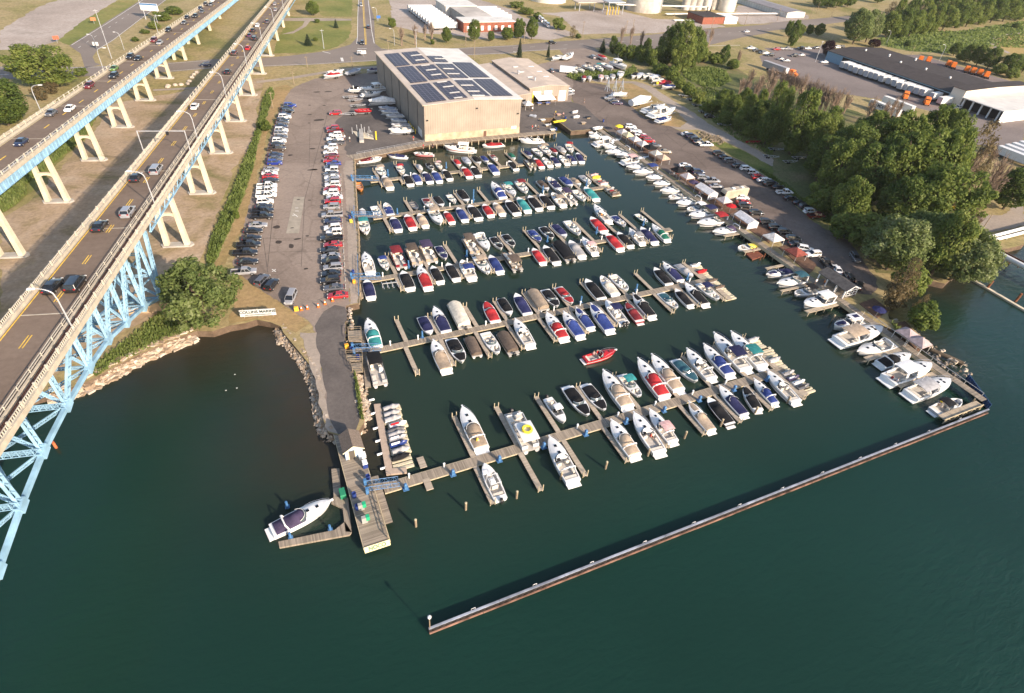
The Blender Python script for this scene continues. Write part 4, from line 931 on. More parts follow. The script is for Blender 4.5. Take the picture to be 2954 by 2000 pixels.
# people in the boats are added with the other people
# ================================================================== DOCKS, WALLS, BREAKWATER
ZD = .55
def wrap_planks(mb, x0, x1, y0, y1, z=ZD, th=.12): return mb.box(((x0+x1)/2, (y0+y1)/2, z-th/2), (abs(x1-x0), abs(y1-y0), th))
DY = {5: (8.9, 97.6, 60.0), 4: (14.3, 104.5, 94.9), 3: (20.8, 111, 121.2), 2: (28.8, 106.3, 152.2), 1: (33.6, 87.2, 176.2)}
def ramp(y, x0, y0, x1, y1): return y0+(y1-y0)*(y-x0)/(x1-x0)
FING = {5: ('M 1765 745 M 2140 660 N 205 570 N 575 478 N 895 385 N 1215 280 N 1512 208 N 1795 110 N 2052 40', 'M 2115 1530 N 250 1410 N 650 1278 N 1025 1152 N 1385 1028 N 1715 910 N 2035 800 N 2312 690 O 362 902'),
        4: ('H 1250 1370 H 1545 1340 H 1860 1250 H 2125 1205 I 90 1130 I 362 1080 I 605 1035 I 862 990 I 1090 955 I 1320 895 I 1520 862', 'M 1440 372 M 1765 292 M 2090 218 N 92 145 N 382 75 I 665 1490 I 920 1428 I 1185 1362 I 1432 1308 I 1662 1252 I 1890 1196'),
        3: ('H 1165 800 H 1440 745 H 1682 700 H 1940 655 H 2165 618 I 98 570 I 330 535 I 545 492 I 770 455 I 952 430 I 1150 398', 'H 1305 1108 H 1582 1050 H 1850 1000 H 2112 950 I 60 888 I 312 852 I 548 802 I 788 762 I 1002 722 I 1206 686 I 1416 642'),
        2: ('H 1098 342 H 1328 305 H 1552 275 H 1772 240 H 1982 212 H 2192 180 I 115 140 I 300 120 I 478 100 I 660 72', 'H 1206 585 H 1448 545 H 1682 505 H 1918 466 H 2132 432 I 62 400 I 282 366 I 482 332 I 682 302'),
        1: ('H 1052 40 B 1238 1468 B 1412 1462 B 1592 1442 B 1748 1420 B 1905 1400 B 2075 1375 B 2225 1365 C 80 1355 C 245 1320 C 375 1312 C 520 1295', 'H 1130 180 H 1312 155 H 1490 130 H 1665 104 H 1840 82 H 2010 52 H 2165 30 C 40 1510 C 195 1492 C 345 1470 C 505 1448 C 645 1425')}
for n, (x0, x1, y) in DY.items():
    hw = .95 if n == 5 else .8
    d = tag(thing('floating_dock', (x0, y, 0), 0, f'{"long " if n != 1 else ""}grey plank floating dock, {DOCKN[n]} of the five', 'dock', 'floating docks of the basin'), None)
    mb = MB(); wrap_planks(mb, 0, x1-x0, -hw, hw); mb.build('walkway', M_plank, d)
    mb = MB()
    for s_ in (1, -1): mb.box(((x1-x0)/2, s_*(hw+.06), ZD-.13), (x1-x0, .12, .22))
    for q in islands(mb): q.build('edge_board', M_palew, d)
    mb = MB(); mb.box(((x1-x0)/2, 0, .12), (x1-x0-.4, hw*1.7, .5)); mb.build('float', M_black, d)
    for side, spec in zip((1, -1), FING[n]):
        p = spec.split()
        for k in range(0, len(p), 3):
            q = g(p[k], float(p[k+1]), float(p[k+2]), ZD); ln = abs(q.y-y)-hw
            mb = MB(); fx = q.x-x0; ya = side*hw; yb = side*(hw+ln)
            mb.box((fx, (ya+yb)/2, ZD-.05), (.95, ln, .14))
            f = mb.build('finger_pier', M_plankp, d)
            mb = MB()
            for s_ in (-1, 1): mb.tube([(fx+s_*.42, yb-side*.15, -1.5), (fx+s_*.42, yb-side*.15, 1.7)], .09, 6)
            for m_ in islands(mb): m_.build('mooring_post', M_palew, f)
    # gangway
blue_gang = [('B', 0)]
def gangway(x0, y0, z0, x1, y1, z1, label):
    r = thing('gangway', (x0, y0, 0), math.atan2(y1-y0, x1-x0), label, 'gangway', 'blue gangways to the docks'); L = math.hypot(x1-x0, y1-y0)
    mb = MB(); mb.bar((0, 0, z0), (L, 0, z1), 1.2, .08); mb.build('walkway', M_plank, r)
    for s_ in (-1, 1):
        mb = MB(); n = 7; P_ = []; Q_ = []
        for i in range(n+1): t_ = i/n; P_.append((L*t_, s_*.66, z0+(z1-z0)*t_)); Q_.append((L*t_, s_*.66, z0+(z1-z0)*t_+1.0))
        mb.tube(P_, .06, 5); mb.tube(Q_, .055, 5)
        for i in range(n+1): mb.tube([P_[i], Q_[i]], .04, 4)
        for i in range(n): mb.tube([P_[i], Q_[i+1]] if i % 2 else [Q_[i], P_[i+1]], .035, 4)
        mb.build('truss_rail', M_blue, r)
    mb = MB()
    for s_ in (-1, 1): mb.box((-.2, s_*.9, z0-1.2), (.5, .5, 2.3), base=True)
    for m_ in islands(mb): m_.build('hinge_post', M_blue, r)
for n, (xa, lb) in {5: (7.0, 'from the fuel pier'), 4: (12.2, 'from the spit stairs'), 3: (17.4, 'at the south end of the west wall'), 2: (24.1, 'halfway along the west wall'), 1: (28.9, 'at the north end of the west wall')}.items():
    x0, x1, y = DY[n]; gangway(xa-.6, y+.2, 1.75, x0+2.6, y, .75, f'blue steel truss gangway to the {DOCKN[n]} dock {lb}')
# blue steel piles through the docks, winch stands on the nearest dock, white power pedestals
pp = Proto('spud_pile'); pp.part('pipe', MB().tube([(0, 0, -2), (0, 0, 2.3)], .2, 8), M_blue, None, 50); pp.part('pile_collar', MB().box((0, 0, ZD), (.7, .7, .18)), M_blue)
for i, (t_, x, y) in enumerate([('H', 1175, 75), ('H', 1260, 425), ('H', 1938, 310), ('H', 1360, 895), ('H', 1878, 800), ('H', 1482, 1530), ('I', 265, 220), ('I', 305, 670), ('I', 1163, 520), ('I', 1555, 1005), ('I', 605, 1215), ('I', 1100, 1105), ('I', 745, 590), ('I', 655, 165), ('B', 1695, 1495)]):
    q = g(t_, x, y, ZD); n = min(DY, key=lambda k: abs(DY[k][2]-q.y)); hs = 1.9 if (t_, x) == ('H', 1938) else 1
    inst(pp, (q.x, q.y, 0), 0, (1, 1, hs), {}, f'{"tall " if hs > 1 else ""}blue steel pile about {round(q.x-DY[n][0])} metres out along the {DOCKN[n]} dock', 'pile', 'blue piles on the docks')
pw = Proto('winch_stand'); pw.part('base_plate', MB().box((0, 0, ZD), (1.0, .9, .12)), M_blue); pw.part('column', MB().loft([[(a*r_, b_*r_, z) for a, b_ in ((-1, -1), (1, -1), (1, 1), (-1, 1))] for z, r_ in ((ZD+.06, .3), (ZD+.5, .22), (ZD+1.1, .26), (ZD+1.35, .16))], closed=True), M_blue)
for i, (t_, x, y) in enumerate([('M', 1325, 1368), ('M', 1745, 1245), ('M', 2160, 1125), ('N', 262, 1005), ('N', 635, 893), ('N', 990, 780), ('N', 1325, 675), ('N', 1638, 580), ('N', 1938, 478), ('N', 2222, 382)]):
    q = g(t_, x, y, ZD); inst(pw, (q.x, DY[5][2]-1.35, 0), 0, 1, {}, f'blue winch stand on the river side of the nearest dock, {ORD[i]} from shore', 'winch', 'blue winch stands on the nearest dock')
pd = Proto('power_pedestal'); pd.part('pedestal', MB().box((0, 0, ZD), (.22, .22, .85), base=True), M_white); pd.part('lamp_globe', MB().lathe((0, 0, ZD+.85), [(.05, 0), (.2, .08), (.22, .25), (.12, .42), (.02, .46)], 8), M_white, None, 60)
cnt = {}
for t_, x, y in [('H', 1020, 100), ('H', 1355, 52), ('H', 1050, 455), ('H', 1495, 383), ('H', 1720, 350), ('H', 1910, 318), ('H', 1110, 945), ('H', 1625, 845), ('H', 1842, 800), ('H', 2035, 1400), ('H', 1435, 1530), ('I', 78, 700), ('I', 535, 620), ('I', 720, 590), ('I', 962, 550), ('I', 1138, 520), ('I', 245, 225), ('I', 630, 168), ('I', 343, 1268), ('I', 575, 1215), ('I', 1075, 1110), ('I', 1540, 1008), ('M', 1193, 105), ('M', 1345, 1245), ('M', 1655, 1155), ('N', 540, 810), ('N', 895, 700), ('N', 1230, 610), ('N', 1550, 500), ('N', 1845, 420), ('B', 2185, 1428)]:
    q = g(t_, x, y, ZD); n = min(DY, key=lambda k: abs(DY[k][2]-q.y)); cnt[n] = cnt.get(n, 0)+1
    inst(pd, (q.x, DY[n][2]+.6, 0), 0, 1, {}, f'white power pedestal about {round(q.x-DY[n][0])} metres along the {DOCKN[n]} dock', 'power pedestal', 'white power pedestals on the docks')
# free standing wooden pilings
pl = Proto('wooden_piling'); pl.part('post', MB().tube([(0, 0, -2), (0, 0, 1.9)], .21, 8), M_post, None, 50); pl.part('pile_top', MB().lathe((0, 0, 1.9), [(.22, 0), (.2, .06), (.05, .1)], 8), M_palew)
for t_, x, y, lb in [('S', 1425, 555, 'alone in open water off the nearest gangway'), ('S', 1870, 405, 'off the open boat with the pipe tower'), ('N', 30, 1480, 'off the second empty finger of the nearest dock'), ('N', 825, 1215, 'between the black topped cruiser and the tan one'), ('N', 1530, 945, 'behind the pink topped cruiser'), ('N', 1853, 835, 'behind the boat with tan covers'), ('N', 2160, 725, 'behind the last small black covered boat'), ('N', 1203, 1100, 'at the stern of the open white cruiser'), ('O', 205, 940, 'behind the last cruiser of the nearest dock'), ('N', 425, 1310, 'at the stern corner of the black topped cruiser'), ('J', 605, 1385, 'wrapped in rope off the east pier')]:
    q = g(t_, x, y, 0); inst(pl, (q.x, q.y, 0), 0, 1, {}, 'short wooden piling '+lb, 'piling', 'free standing pilings')
# jet ski dock by the spit
jd = thing('jet_ski_dock', (0, 0, 0), 0, 'beige floating dock beside the spit carrying a row of jet skis', 'dock'); q = P2('M 1048 640 1108 635 1215 1215 1340 1205 1345 1250 1160 1270', .45)
mb = MB(); mb.prism([(p.x, p.y) for p in q], .1, .5); mb.build('deck', mat('beige_dock_plastic', .8, .2, col=(.40, .31, .24), noise=.1), jd)
mb = MB()
for p in P2('M 1030 600 1045 722 1066 855 1087 968 1103 1085 1132 1212', .3): mb.tube([(p.x-.5, p.y, .3), (p.x+.5, p.y, .3)], .22, 8)
for m_ in islands(mb): m_.build('fender', M_white, jd)
for t_, x, y, n in [('M', 1480, 1165, 1), ('M', 1530, 1345, -1)]:
    q = g(t_, x, y, ZD); mb = MB(); mb.box((q.x, q.y+n*.2, ZD-.06), (1.2, 2.4, .14)); tag(mb.build('dock_stub', M_plankp), f'short plank stub on the {"basin" if n > 0 else "river"} side of the nearest dock', 'dock stub')
for t_, x, y, n in [('I', 725, 62, 'fourth'), ('I', 1640, 870, 'second'), ('N', 2105, 40, 'nearest')]:
    a = g(t_, x, y, .5); e_ = {'fourth': g('I', 870, 270, .5), 'second': g('I', 1890, 1200, .5), 'nearest': g('O', 350, 880, .5)}[n]
    mb = MB(); mb.box(((a.x+e_.x)/2-.3, (a.y+e_.y)/2, .42), (1.5, abs(a.y-e_.y), .2)); tag(mb.build('cross_dock', M_plankp), f'pale plank cross dock at the outer end of the {n} dock', 'dock', 'cross docks for jet skis')

# ---- fuel pier on piles with NOCO board, shack and pumps
fp = thing('fuel_pier', (0, 0, 0), 0, 'grey plank fuel pier on piles running out from the spit', 'pier')
mb = MB(); mb.box((5.4, 62.2, 1.42), (3.8, 24.6, .16)); mb.build('deck', M_planky, fp)
mb = MB(); mb.box((8.0, 57.8, .98), (1.3, 9.6, .14)); mb.build('lower_landing', M_planky, fp)
mb = MB()
for x in (3.7, 7.1):
    for y in range(51, 73, 4): mb.tube([(x, y, -3), (x, y, 1.34)], .17, 7)
for m_ in islands(mb): m_.build('pile', M_post, fp)
mb = MB(); mb.box((3.42, 62.2, 1.3), (.12, 24.6, .4)); mb.box((7.38, 62.2, 1.3), (.12, 24.6, .4)); mb.box((5.4, 49.82, 1.2), (4.1, .14, .6))
for m_ in islands(mb): m_.build('edge_beam', M_palew, fp)
mb = MB()
for y in (50.2, 52.4, 54.6, 56.8, 59, 61): mb.box((7.2, y, 1.5), (.12, .12, 1.1), base=True)
for z in (2.0, 2.55): mb.box((7.2, 55.6, z), (.08, 11, .12))
mb.build('handrail', M_post, fp)
mb = MB(); mb.box((0, 0, 0), (3.9, .1, .95)); sg = tag(mb.build('name_board', mat('cream_sign_paint', .7, .2, col=(.62, .56, .33), noise=.1)), 'cream name board reading NOCO on the river end of the fuel pier', 'sign'); sg.location = (5.4, 49.6, 1.2); sg.rotation_euler.x = R(-32)
def text(body, size, mat_, parent, loc, rot, name='lettering', ext=.01):
    c = bpy.data.curves.new('t', 'FONT'); c.body = body; c.size = size; c.align_x = 'CENTER'; c.align_y = 'CENTER'; c.extrude = ext; c.offset = size*.03
    o = bpy.data.objects.new('t', c); COL.objects.link(o); bpy.context.view_layer.update(); me = bpy.data.meshes.new_from_object(o.evaluated_get(bpy.context.evaluated_depsgraph_get())); bpy.data.objects.remove(o)
    me.materials.clear(); me.materials.append(mat_); q = bpy.data.objects.new(name, me); COL.objects.link(q); q.parent = parent; q.location = loc; q.rotation_euler = rot; return q
M_ink = mat('dark_lettering', .6, .3, col=(.02, .035, .03))
text('NOCO', .85, mat('green_lettering', .6, .3, col=(.03, .12, .07)), sg, (0, -.065, 0), (R(90), 0, 0))
def shack(x, y, w_, d_, h_, rise):
    r = thing('pier_shack', (x, y, 1.5), 0, 'small pale blue shack with brown gable roof on the fuel pier', 'shack')
    wl = mat('pale_blue_siding', .7, .3, col=(.36, .47, .62), noise=.06); tr = mat('cream_trim', .7, .3, col=(.66, .6, .42)); rf = mat('brown_shingle', .95, .1, col=(.17, .135, .11), noise=.25, nscale=4)
    mb = MB(); pr = [(-w_/2, 0), (w_/2, 0), (w_/2, h_), (0, h_+rise), (-w_/2, h_)]
    mb.loft([[(a, d_/2, b_) for a, b_ in pr], [(a, -d_/2, b_) for a, b_ in pr]], closed=True); mb.build('wall', wl, r)
    for s_ in (-1, 1):
        mb = MB(); mb.loft([[(0, y_, h_+rise+.02), (s_*(w_/2+.35), y_, h_-.22), (s_*(w_/2+.35), y_, h_-.1), (0, y_, h_+rise+.14)] for y_ in (-d_/2-.35, d_/2+.35)], closed=True); mb.build('roof', rf, r)
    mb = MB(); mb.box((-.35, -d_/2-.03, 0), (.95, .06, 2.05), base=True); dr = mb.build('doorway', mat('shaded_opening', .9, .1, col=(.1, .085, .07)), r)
    for s_ in (-1, 1):
        mb = MB(); mb.box((-.35+s_*.55, -d_/2-.06, 0), (.14, .1, 2.15), base=True); mb.build('door_post', tr, r)
    mb = MB()
    for s_ in (-1, 1): mb.bar((0, -d_/2-.36, h_+rise+.06), (s_*(w_/2+.35), -d_/2-.36, h_-.16), .05, .2)
    mb.build('barge_board', tr, r)
shack(5.75, 69.0, 2.9, 3.6, 2.3, .95)
pm = Proto('fuel_pump'); pm.part('cabinet', MB().box((0, 0, 0), (.9, .55, 1.35), base=True), mat('grey_pump_paint', .5, .4, col=(.3, .3, .28))); pm.part('lid', MB().box((.5, 0, .5), (.55, .6, .9), base=True), mat('green_pump_paint', .4, .4, col=(.02, .33, .16)))
for y, lb in ((56.7, 'nearer the shack'), (54.2, 'nearer the end of the pier')): inst(pm, (4.6, y, 1.5), 0, 1, {}, f'grey and green fuel pump on the pier, the one {lb}', 'fuel pump', 'fuel pumps')
bl = Proto('barrel'); bl.part('drum', MB().lathe((0, 0, 0), [(.3, 0), (.32, .05), (.3, .3), (.32, .6), (.3, .85), (.31, .9), (.27, .9), (.26, .75)], 12), M_obj, 'c', 40)
for t_, x, y, z, c, lb in [('S', 875, 290, 1.5, 'B', 'plastic barrel on the left edge of the fuel pier'), ('S', 903, 398, 1.5, 'B', 'plastic barrel on the fuel pier beside the pumps'), ('M', 998, 1310, 1.5, 'B', 'barrel at the head of the nearest gangway'), ('M', 853, 165, 1.7, 'B', 'barrel on the spit by the wooden stairs'), ('M', 908, 235, 1.7, 'B', 'barrel on the stair landing by the spit'), ('H', 835, 470, 1.7, 'B', 'barrel behind the yellow box at the west wall'), ('H', 865, 960, 1.7, 'B', 'barrel at the head of the middle gangway'), ('C', 805, 1092, 1.7, 'B', 'barrel alone in the east lot'), ('C', 468, 1065, 1.7, 'B', 'barrel beside the yellow kayak'), ('C', 383, 1165, 1.7, 'B', 'barrel by the white cooler near the slip')]:
    q = g(t_, x, y, z); inst(bl, q, 0, 1.15, dict(c=CO[c]), f'{CN[c]} {lb}', 'barrel', 'blue barrels')
def small_box(name, t_, x, y, z, dim, c, label, cat, lid=None, rz=0):
    q = g(t_, x, y, z); r = thing(name, q, rz, label, cat)
    b_ = MB().box((0, 0, 0), (dim[0], dim[1], dim[2]*.82), base=True).build('bin_body', M_obj, r); b_.color = (*c, 1)
    l_ = MB().box((0, 0, dim[2]*.83), (dim[0]*1.06, dim[1]*1.06, dim[2]*.17), base=True, tp=.9).build('lid', M_obj, r); l_.color = (*(lid or c), 1)
small_box('dock_box', 'M', 945, 1110, 1.5, (1.2, .9, .8), CO['W'], 'white dock box on the right side of the fuel pier', 'dock box')
small_box('ice_chest', 'M', 972, 1195, 1.5, (.8, 1.0, 1.3), CO['B'], 'blue and white ice freezer on the right side of the fuel pier', 'freezer', CO['W'])
small_box('dock_box', 'S', 772, 275, .6, (.9, 1.6, 1.0), (.02, .2, .1), 'green dock box on the fuel float ramp', 'dock box')
small_box('storage_bin', 'H', 845, 500, 1.7, (.7, .7, .8), CO['Y'], 'yellow bin at the west wall by the fourth gangway', 'bin')
small_box('storage_bin', 'H', 873, 1042, 1.7, (.7, .7, .8), (.75, .35, .03), 'orange yellow bin at the west wall by the middle gangway', 'bin')
small_box('storage_bin', 'M', 808, 135, 1.7, (.8, .7, .9), (.75, .35, .03), 'orange bin on the spit beside the blue barrel', 'bin')
small_box('storage_bin', 'H', 358, 1290, 1.7, (.9, .6, 1.0), (.75, .4, .03), 'yellow bin beside the traffic cones at the end of the parking lot', 'bin')
# fuel float, L shaped
ff = thing('fuel_float', (0, 0, 0), 0, 'L shaped plank float left of the fuel pier', 'dock')
for sp in ('S 668 40 740 35 757 290 690 285', 'S 690 285 757 280 818 300 850 605 795 600 770 392 668 345', 'S 790 512 850 605 830 628 205 742 195 690 700 585'):
    q = P2(sp, .5); mb = MB(); mb.prism([(p.x, p.y) for p in q], .1, .5); mb.build('deck_section', M_planky if 'S 668' in sp else M_plank, ff)
for t_, x, y in (('S', 305, 655), ('S', 660, 585), ('S', 275, 375)):
    q = g(t_, x, y, .5); inst(pp, (q.x, q.y, 0), 0, (1, 1, .75), {}, {305: 'blue pile at the stern of the fuel float cruiser', 660: 'blue pile at the inner corner of the fuel float', 275: 'blue pile on the far side of the fuel float cruiser'}[x], 'pile', 'blue piles on the docks')

# ---- breakwater of steel sheet piles, navigation lamp, blue end wall
bw = thing('breakwater', (8.9, 35.1, 0), 0, 'long straight steel breakwater closing the basin towards the river', 'breakwater'); L = 121.4
mb = MB(); secs = []
for i in range(int(L/.5)+1): y = -.1+(.1 if i % 2 else -.1); secs.append([(i*.5, y-.06, -3), (i*.5, y-.06, .92), (i*.5, y+.06, .92), (i*.5, y+.06, -3)])
mb.loft(secs, closed=True); mb.build('sheet_pile_wall', mat('black_rusty_steel', .9, .2, col=(.025, .021, .02), noise=.4, nscale=.7), bw)
rr = random.Random(8)
def patchbar(y, z, w_, h_, nm, m_):
    x = 0
    while x < L:
        e_ = min(L, x+rr.uniform(7, 11)); mb = MB(); mb.box(((x+e_)/2, y+rr.uniform(-.015, .015), z+rr.uniform(-.015, .015)), (e_-x-.06, w_, h_)); mb.build(nm, m_, bw); x = e_
patchbar(-.36, .2, .2, .18, 'front_waler', mat('rusty_painted_steel', .75, .3, col=(.23, .13, .095), noise=.75, nscale=.45))
patchbar(.0, .98, .3, .18, 'cap_waler', mat('weathered_blue_grey_steel', .6, .35, col=(.24, .26, .31), noise=.45, nscale=.4))
for i in range(12):
    mb = MB(); x = 6.6+i*9.6
    mb.tube([(x-.3, .2, 1.0), (x-.3, .2, 1.4), (x+.3, .2, 1.4), (x+.3, .2, 1.0)], .05, 5); mb.build('mooring_hoop', M_alu, bw)
nl = thing('navigation_light', (9.1, 35.1, 1.05), 0, 'white globe light on a dark post at the left end of the breakwater', 'light'); MB().tube([(0, 0, 0), (0, 0, 2.9)], .08, 6).build('lamp_post', M_post, nl); MB().lathe((0, 0, 2.9), [(.05, 0), (.25, .12), (.28, .35), (.12, .55), (.02, .6)], 10).build('lamp_globe', M_white, nl, 60)
mb = MB(); a = g('O', 1828, 690, 1.2); b_ = g('O', 2030, 965, 1.2); secs = []
for i in range(31): q = a.lerp(b_, i/30); o_ = .12 if i % 2 else -.12; secs.append([(q.x+o_-.07, q.y, -3), (q.x+o_-.07, q.y, 1.5), (q.x+o_+.07, q.y, 1.5), (q.x+o_+.07, q.y, -3)])
mb.loft(secs, closed=True); tag(mb.build('sheet_pile_wall', mat('blue_sheet_pile', .6, .3, col=(.03, .07, .16), noise=.4, nscale=.8)), 'short dark blue sheet pile wall at the outer tip of the east pier', 'wall')

# ---- east pier boardwalk with finger piers
ep = thing('east_pier', (0, 0, 0), 0, 'long plank boardwalk along the east side of the basin', 'pier')
mb = MB(); mb.box((130.6, 121, 1.62), (2.0, 154, .14)); mb.build('boardwalk', M_planky, ep)
mb = MB(); mb.box((131.2, 40.8, 1.45), (1.8, 7.6, .14)); mb.build('boardwalk', M_planky, ep)
mb = MB()
for y in range(38, 199, 6): mb.tube([(129.6, y, -3), (129.6, y, 1.6)], .15, 6)
for m_ in islands(mb): m_.build('pile', M_post, ep)
mb = MB()
for y in range(38, 68, 4): mb.box((131.6, y, 1.6), (.1, .1, 1.0), base=True)
mb.box((131.6, 53, 2.55), (.08, 30, .1)); mb.build('handrail', M_alu, ep)
mb = MB(); mb.box((129.55, 121, 1.2), (.14, 154, .7)); mb.build('edge_beam', M_palew, ep)
for t0, x0_, y0_, t1, x1_, y1_, wd in [('I', 1282, 140, 'I', 1435, 112, .9), ('I', 1510, 232, 'I', 1595, 213, .9), ('I', 1885, 625, 'I', 2100, 582, 1.1), ('I', 2065, 765, 'I', 2290, 715, 1.1), ('J', 18, 915, 'J', 230, 868, .9), ('J', 155, 1118, 'J', 420, 1048, .8), ('J', 375, 1300, 'J', 695, 1222, 1.2), ('O', 850, 262, 'O', 975, 222, 1.2), ('O', 910, 545, 'O', 1240, 445, 1.4), ('O', 1200, 785, 'O', 1545, 672, 1.3), ('O', 1590, 1070, 'O', 2000, 908, 1.5)]:
    a = g(t0, x0_, y0_, 1.1); b_ = g(t1, x1_, y1_, 1.1); b_.x = 130; a.y = (a.y+b_.y)/2; b_.y = a.y
    mb = MB(); mb.box(((a.x+b_.x)/2, a.y, 1.02), (abs(b_.x-a.x), wd, .16)); f = mb.build('finger_pier', M_plankx, ep)
    mb = MB(); k = max(3, int(abs(b_.x-a.x)/2.2))
    for i in range(k): mb.tube([(a.x+.3+(b_.x-a.x-.6)*i/(k-1), a.y-wd/2, -2), (a.x+.3+(b_.x-a.x-.6)*i/(k-1), a.y-wd/2, 1.5)], .1, 6)
    for m_ in islands(mb): m_.build('pile', M_palew, f)
mb = MB(); a = g('O', 1590, 1080, 1.0); y_ = g('O', 1800, 990, 1).y
for i in range(9): mb.bar((a.x+i*1.35, y_-.78, .2), (a.x+(i+1)*1.35, y_-.78, 1.1 if i % 2 == 0 else .2), .08, .12) if i % 2 == 0 else mb.bar((a.x+i*1.35, y_-.78, 1.1), (a.x+(i+1)*1.35, y_-.78, .2), .08, .12)
mb.bar((a.x, y_-.78, .15), (130, y_-.78, .15), .1, .16); mb.bar((a.x, y_-.78, 1.3), (130, y_-.78, 1.3), .1, .16); mb.build('braced_fender', M_palew, ep)
# boardwalk in front of the boat shed
sb = thing('shed_boardwalk', (0, 0, 0), 0, 'plank boardwalk on piles along the front of the boat shed', 'boardwalk')
q = [g('B', 800, 1392, 1.7), g('B', 870, 1428, 1.7), Vector((59, 197.9, 0)), Vector((111.4, 198.0, 0)), Vector((111.4, 201.0, 0)), Vector((59, 200.9, 0))]
mb = MB(); mb.prism([(p.x, p.y) for p in q], 1.5, 1.72); mb.build('deck', M_plank, sb)
mb = MB()
for i in range(20): mb.tube([(60+i*2.7, 198.1, -3), (60+i*2.7, 198.1, 1.5)], .16, 6)
for m_ in islands(mb): m_.build('pile', M_palew, sb)
mb = MB(); a, b_ = Vector((33.5, 194.6, 1.72)), Vector((61, 200.6, 1.72))
for i in range(11): q_ = a.lerp(b_, i/10); mb.tube([q_, q_+Vector((0, 0, 1.05))], .04, 4)
for z in (.55, 1.02): mb.tube([a+Vector((0, 0, z)), b_+Vector((0, 0, z))], .035, 4)
mb.build('handrail', M_gal, sb)
# timber wall on the west side with posts, waler and rail
ww = thing('west_wall', (0, 0, 0), 0, 'rust brown timber and steel quay wall below the parking lot', 'quay wall')
wq = P2('B 870 1430 H 880 200 905 620 917 1000 915 1225', ZL); mb = MB()
for a, b_ in zip(wq, wq[1:]): mb.bar(a+Vector((.1, 0, -.15)), b_+Vector((.1, 0, -.15)), .3, .5)
mb.build('cap_beam', M_post, ww); mb = MB()
for a, b_ in zip(wq, wq[1:]):
    k = max(1, int((b_-a).length/3))
    for i in range(k): p = a.lerp(b_, i/k); mb.tube([(p.x+.32, p.y, -2), (p.x+.32, p.y, 2.2)], .14, 6)
for m_ in islands(mb): m_.build('fender_pile', M_post, ww)
mb = MB(); qs = P2('H 872 380 880 560', ZL)+P2('H 905 820 915 1160', ZL)
for a, b_ in ((qs[0], qs[1]), (qs[2], qs[3])):
    k = 8
    for i in range(k+1): p = a.lerp(b_, i/k); mb.tube([p, p+Vector((0, 0, 1.1))], .05, 4)
    for z in (.55, 1.08): mb.tube([a+Vector((0, 0, z)), b_+Vector((0, 0, z))], .045, 4)
for m_ in islands(mb): m_.build('handrail', M_blue, ww)
for sp, lb in (('H 920 1020 950 1018 955 1170 915 1185', 'beside the navy covered boat'), ('M 925 -20 965 -20 1022 480 972 490', 'beside the spit'), ('H 912 830 935 820 950 960 918 960', 'above the middle gangway')):
    q = P2(sp, .5); mb = MB(); mb.prism([(p.x, p.y) for p in q], .12, .5); tag(mb.build('wall_float', M_planky), 'narrow plank float at the west wall '+lb, 'dock', 'wall floats')
# wooden platforms with rails beside the spit
for i, (sp, lb) in enumerate([('M 820 -15 935 -20 940 75 825 70', 'north of the gangway'), ('M 800 195 945 190 950 250 810 250', 'just below the gangway'), ('M 835 275 948 265 950 345 860 350', 'farthest down the spit')]):
    q = P2(sp, 1.7); st = thing('stair_landing', (0, 0, 0), 0, 'grey wooden landing with rails over the spit bank '+lb, 'platform', 'wooden landings by the spit')
    mb = MB(); mb.prism([(p.x, p.y) for p in q], 1.35, 1.75); mb.build('deck', M_planky, st); mb = MB()
    for a, b_ in zip(q, q[1:]+q[:1]):
        mb.tube([(a.x, a.y, 1.7), (a.x, a.y, 2.8)], .07, 4); mb.tube([(a.x, a.y, 2.8), (b_.x, b_.y, 2.8)], .06, 4); mb.tube([(a.x, a.y, 2.3), (b_.x, b_.y, 2.3)], .05, 4)
    mb.build('handrail', M_post, st)
# riprap: nobody counts the boulders
def riprap(specs, name, n, smin, smax, seed, m, spread):
    rr = random.Random(seed); mb = MB()
    for sp, cnt_ in specs:
        q = P2(sp, 1.0); LL = [(b_-a).length for a, b_ in zip(q, q[1:])]; T_ = sum(LL)
        for _ in range(int(cnt_)):
            s_ = rr.uniform(0, T_); i = 0
            while s_ > LL[i] and i < len(LL)-1: s_ -= LL[i]; i += 1
            d = (q[i+1]-q[i]).normalized(); nn = Vector((d.y, -d.x, 0)); o_ = rr.uniform(0, 1)
            p = q[i]+d*s_+nn*(spread[0]+(spread[1]-spread[0])*o_); z = 1.55-1.75*o_; r_ = rr.uniform(smin, smax)*(1 if o_ < .7 else 1.1)
            ax = [rr.uniform(.7, 1.3) for _ in range(3)]; ph = rr.uniform(0, 6); vs = []
            for vv in ((-1, -1, -1), (1, -1, -1), (1, 1, -1), (-1, 1, -1), (-.8, -.8, .7), (.8, -.7, .8), (.7, .8, .6), (-.7, .7, .8)):
                x = vv[0]*ax[0]*r_*rr.uniform(.7, 1.1); y = vv[1]*ax[1]*r_*rr.uniform(.7, 1.1); vs.append((p.x+x*math.cos(ph)-y*math.sin(ph), p.y+x*math.sin(ph)+y*math.cos(ph), z+vv[2]*ax[2]*r_*.7))
            mb.add(vs, [(3, 2, 1, 0), (4, 5, 6, 7), (0, 1, 5, 4), (1, 2, 6, 5), (2, 3, 7, 6), (3, 0, 4, 7)], rr.randint(0, 2))
    o = mb.build(name, m); o['kind'] = 'stuff'; o['label'] = 'pale broken stone riprap along the shore'; return o
M_rk = [mat('pale_limestone', .9, .2, col=(.44, .37, .30), noise=.2), mat('tan_limestone', .9, .2, col=(.36, .29, .22), noise=.2), mat('brown_limestone', .9, .2, col=(.27, .20, .14), noise=.2)]
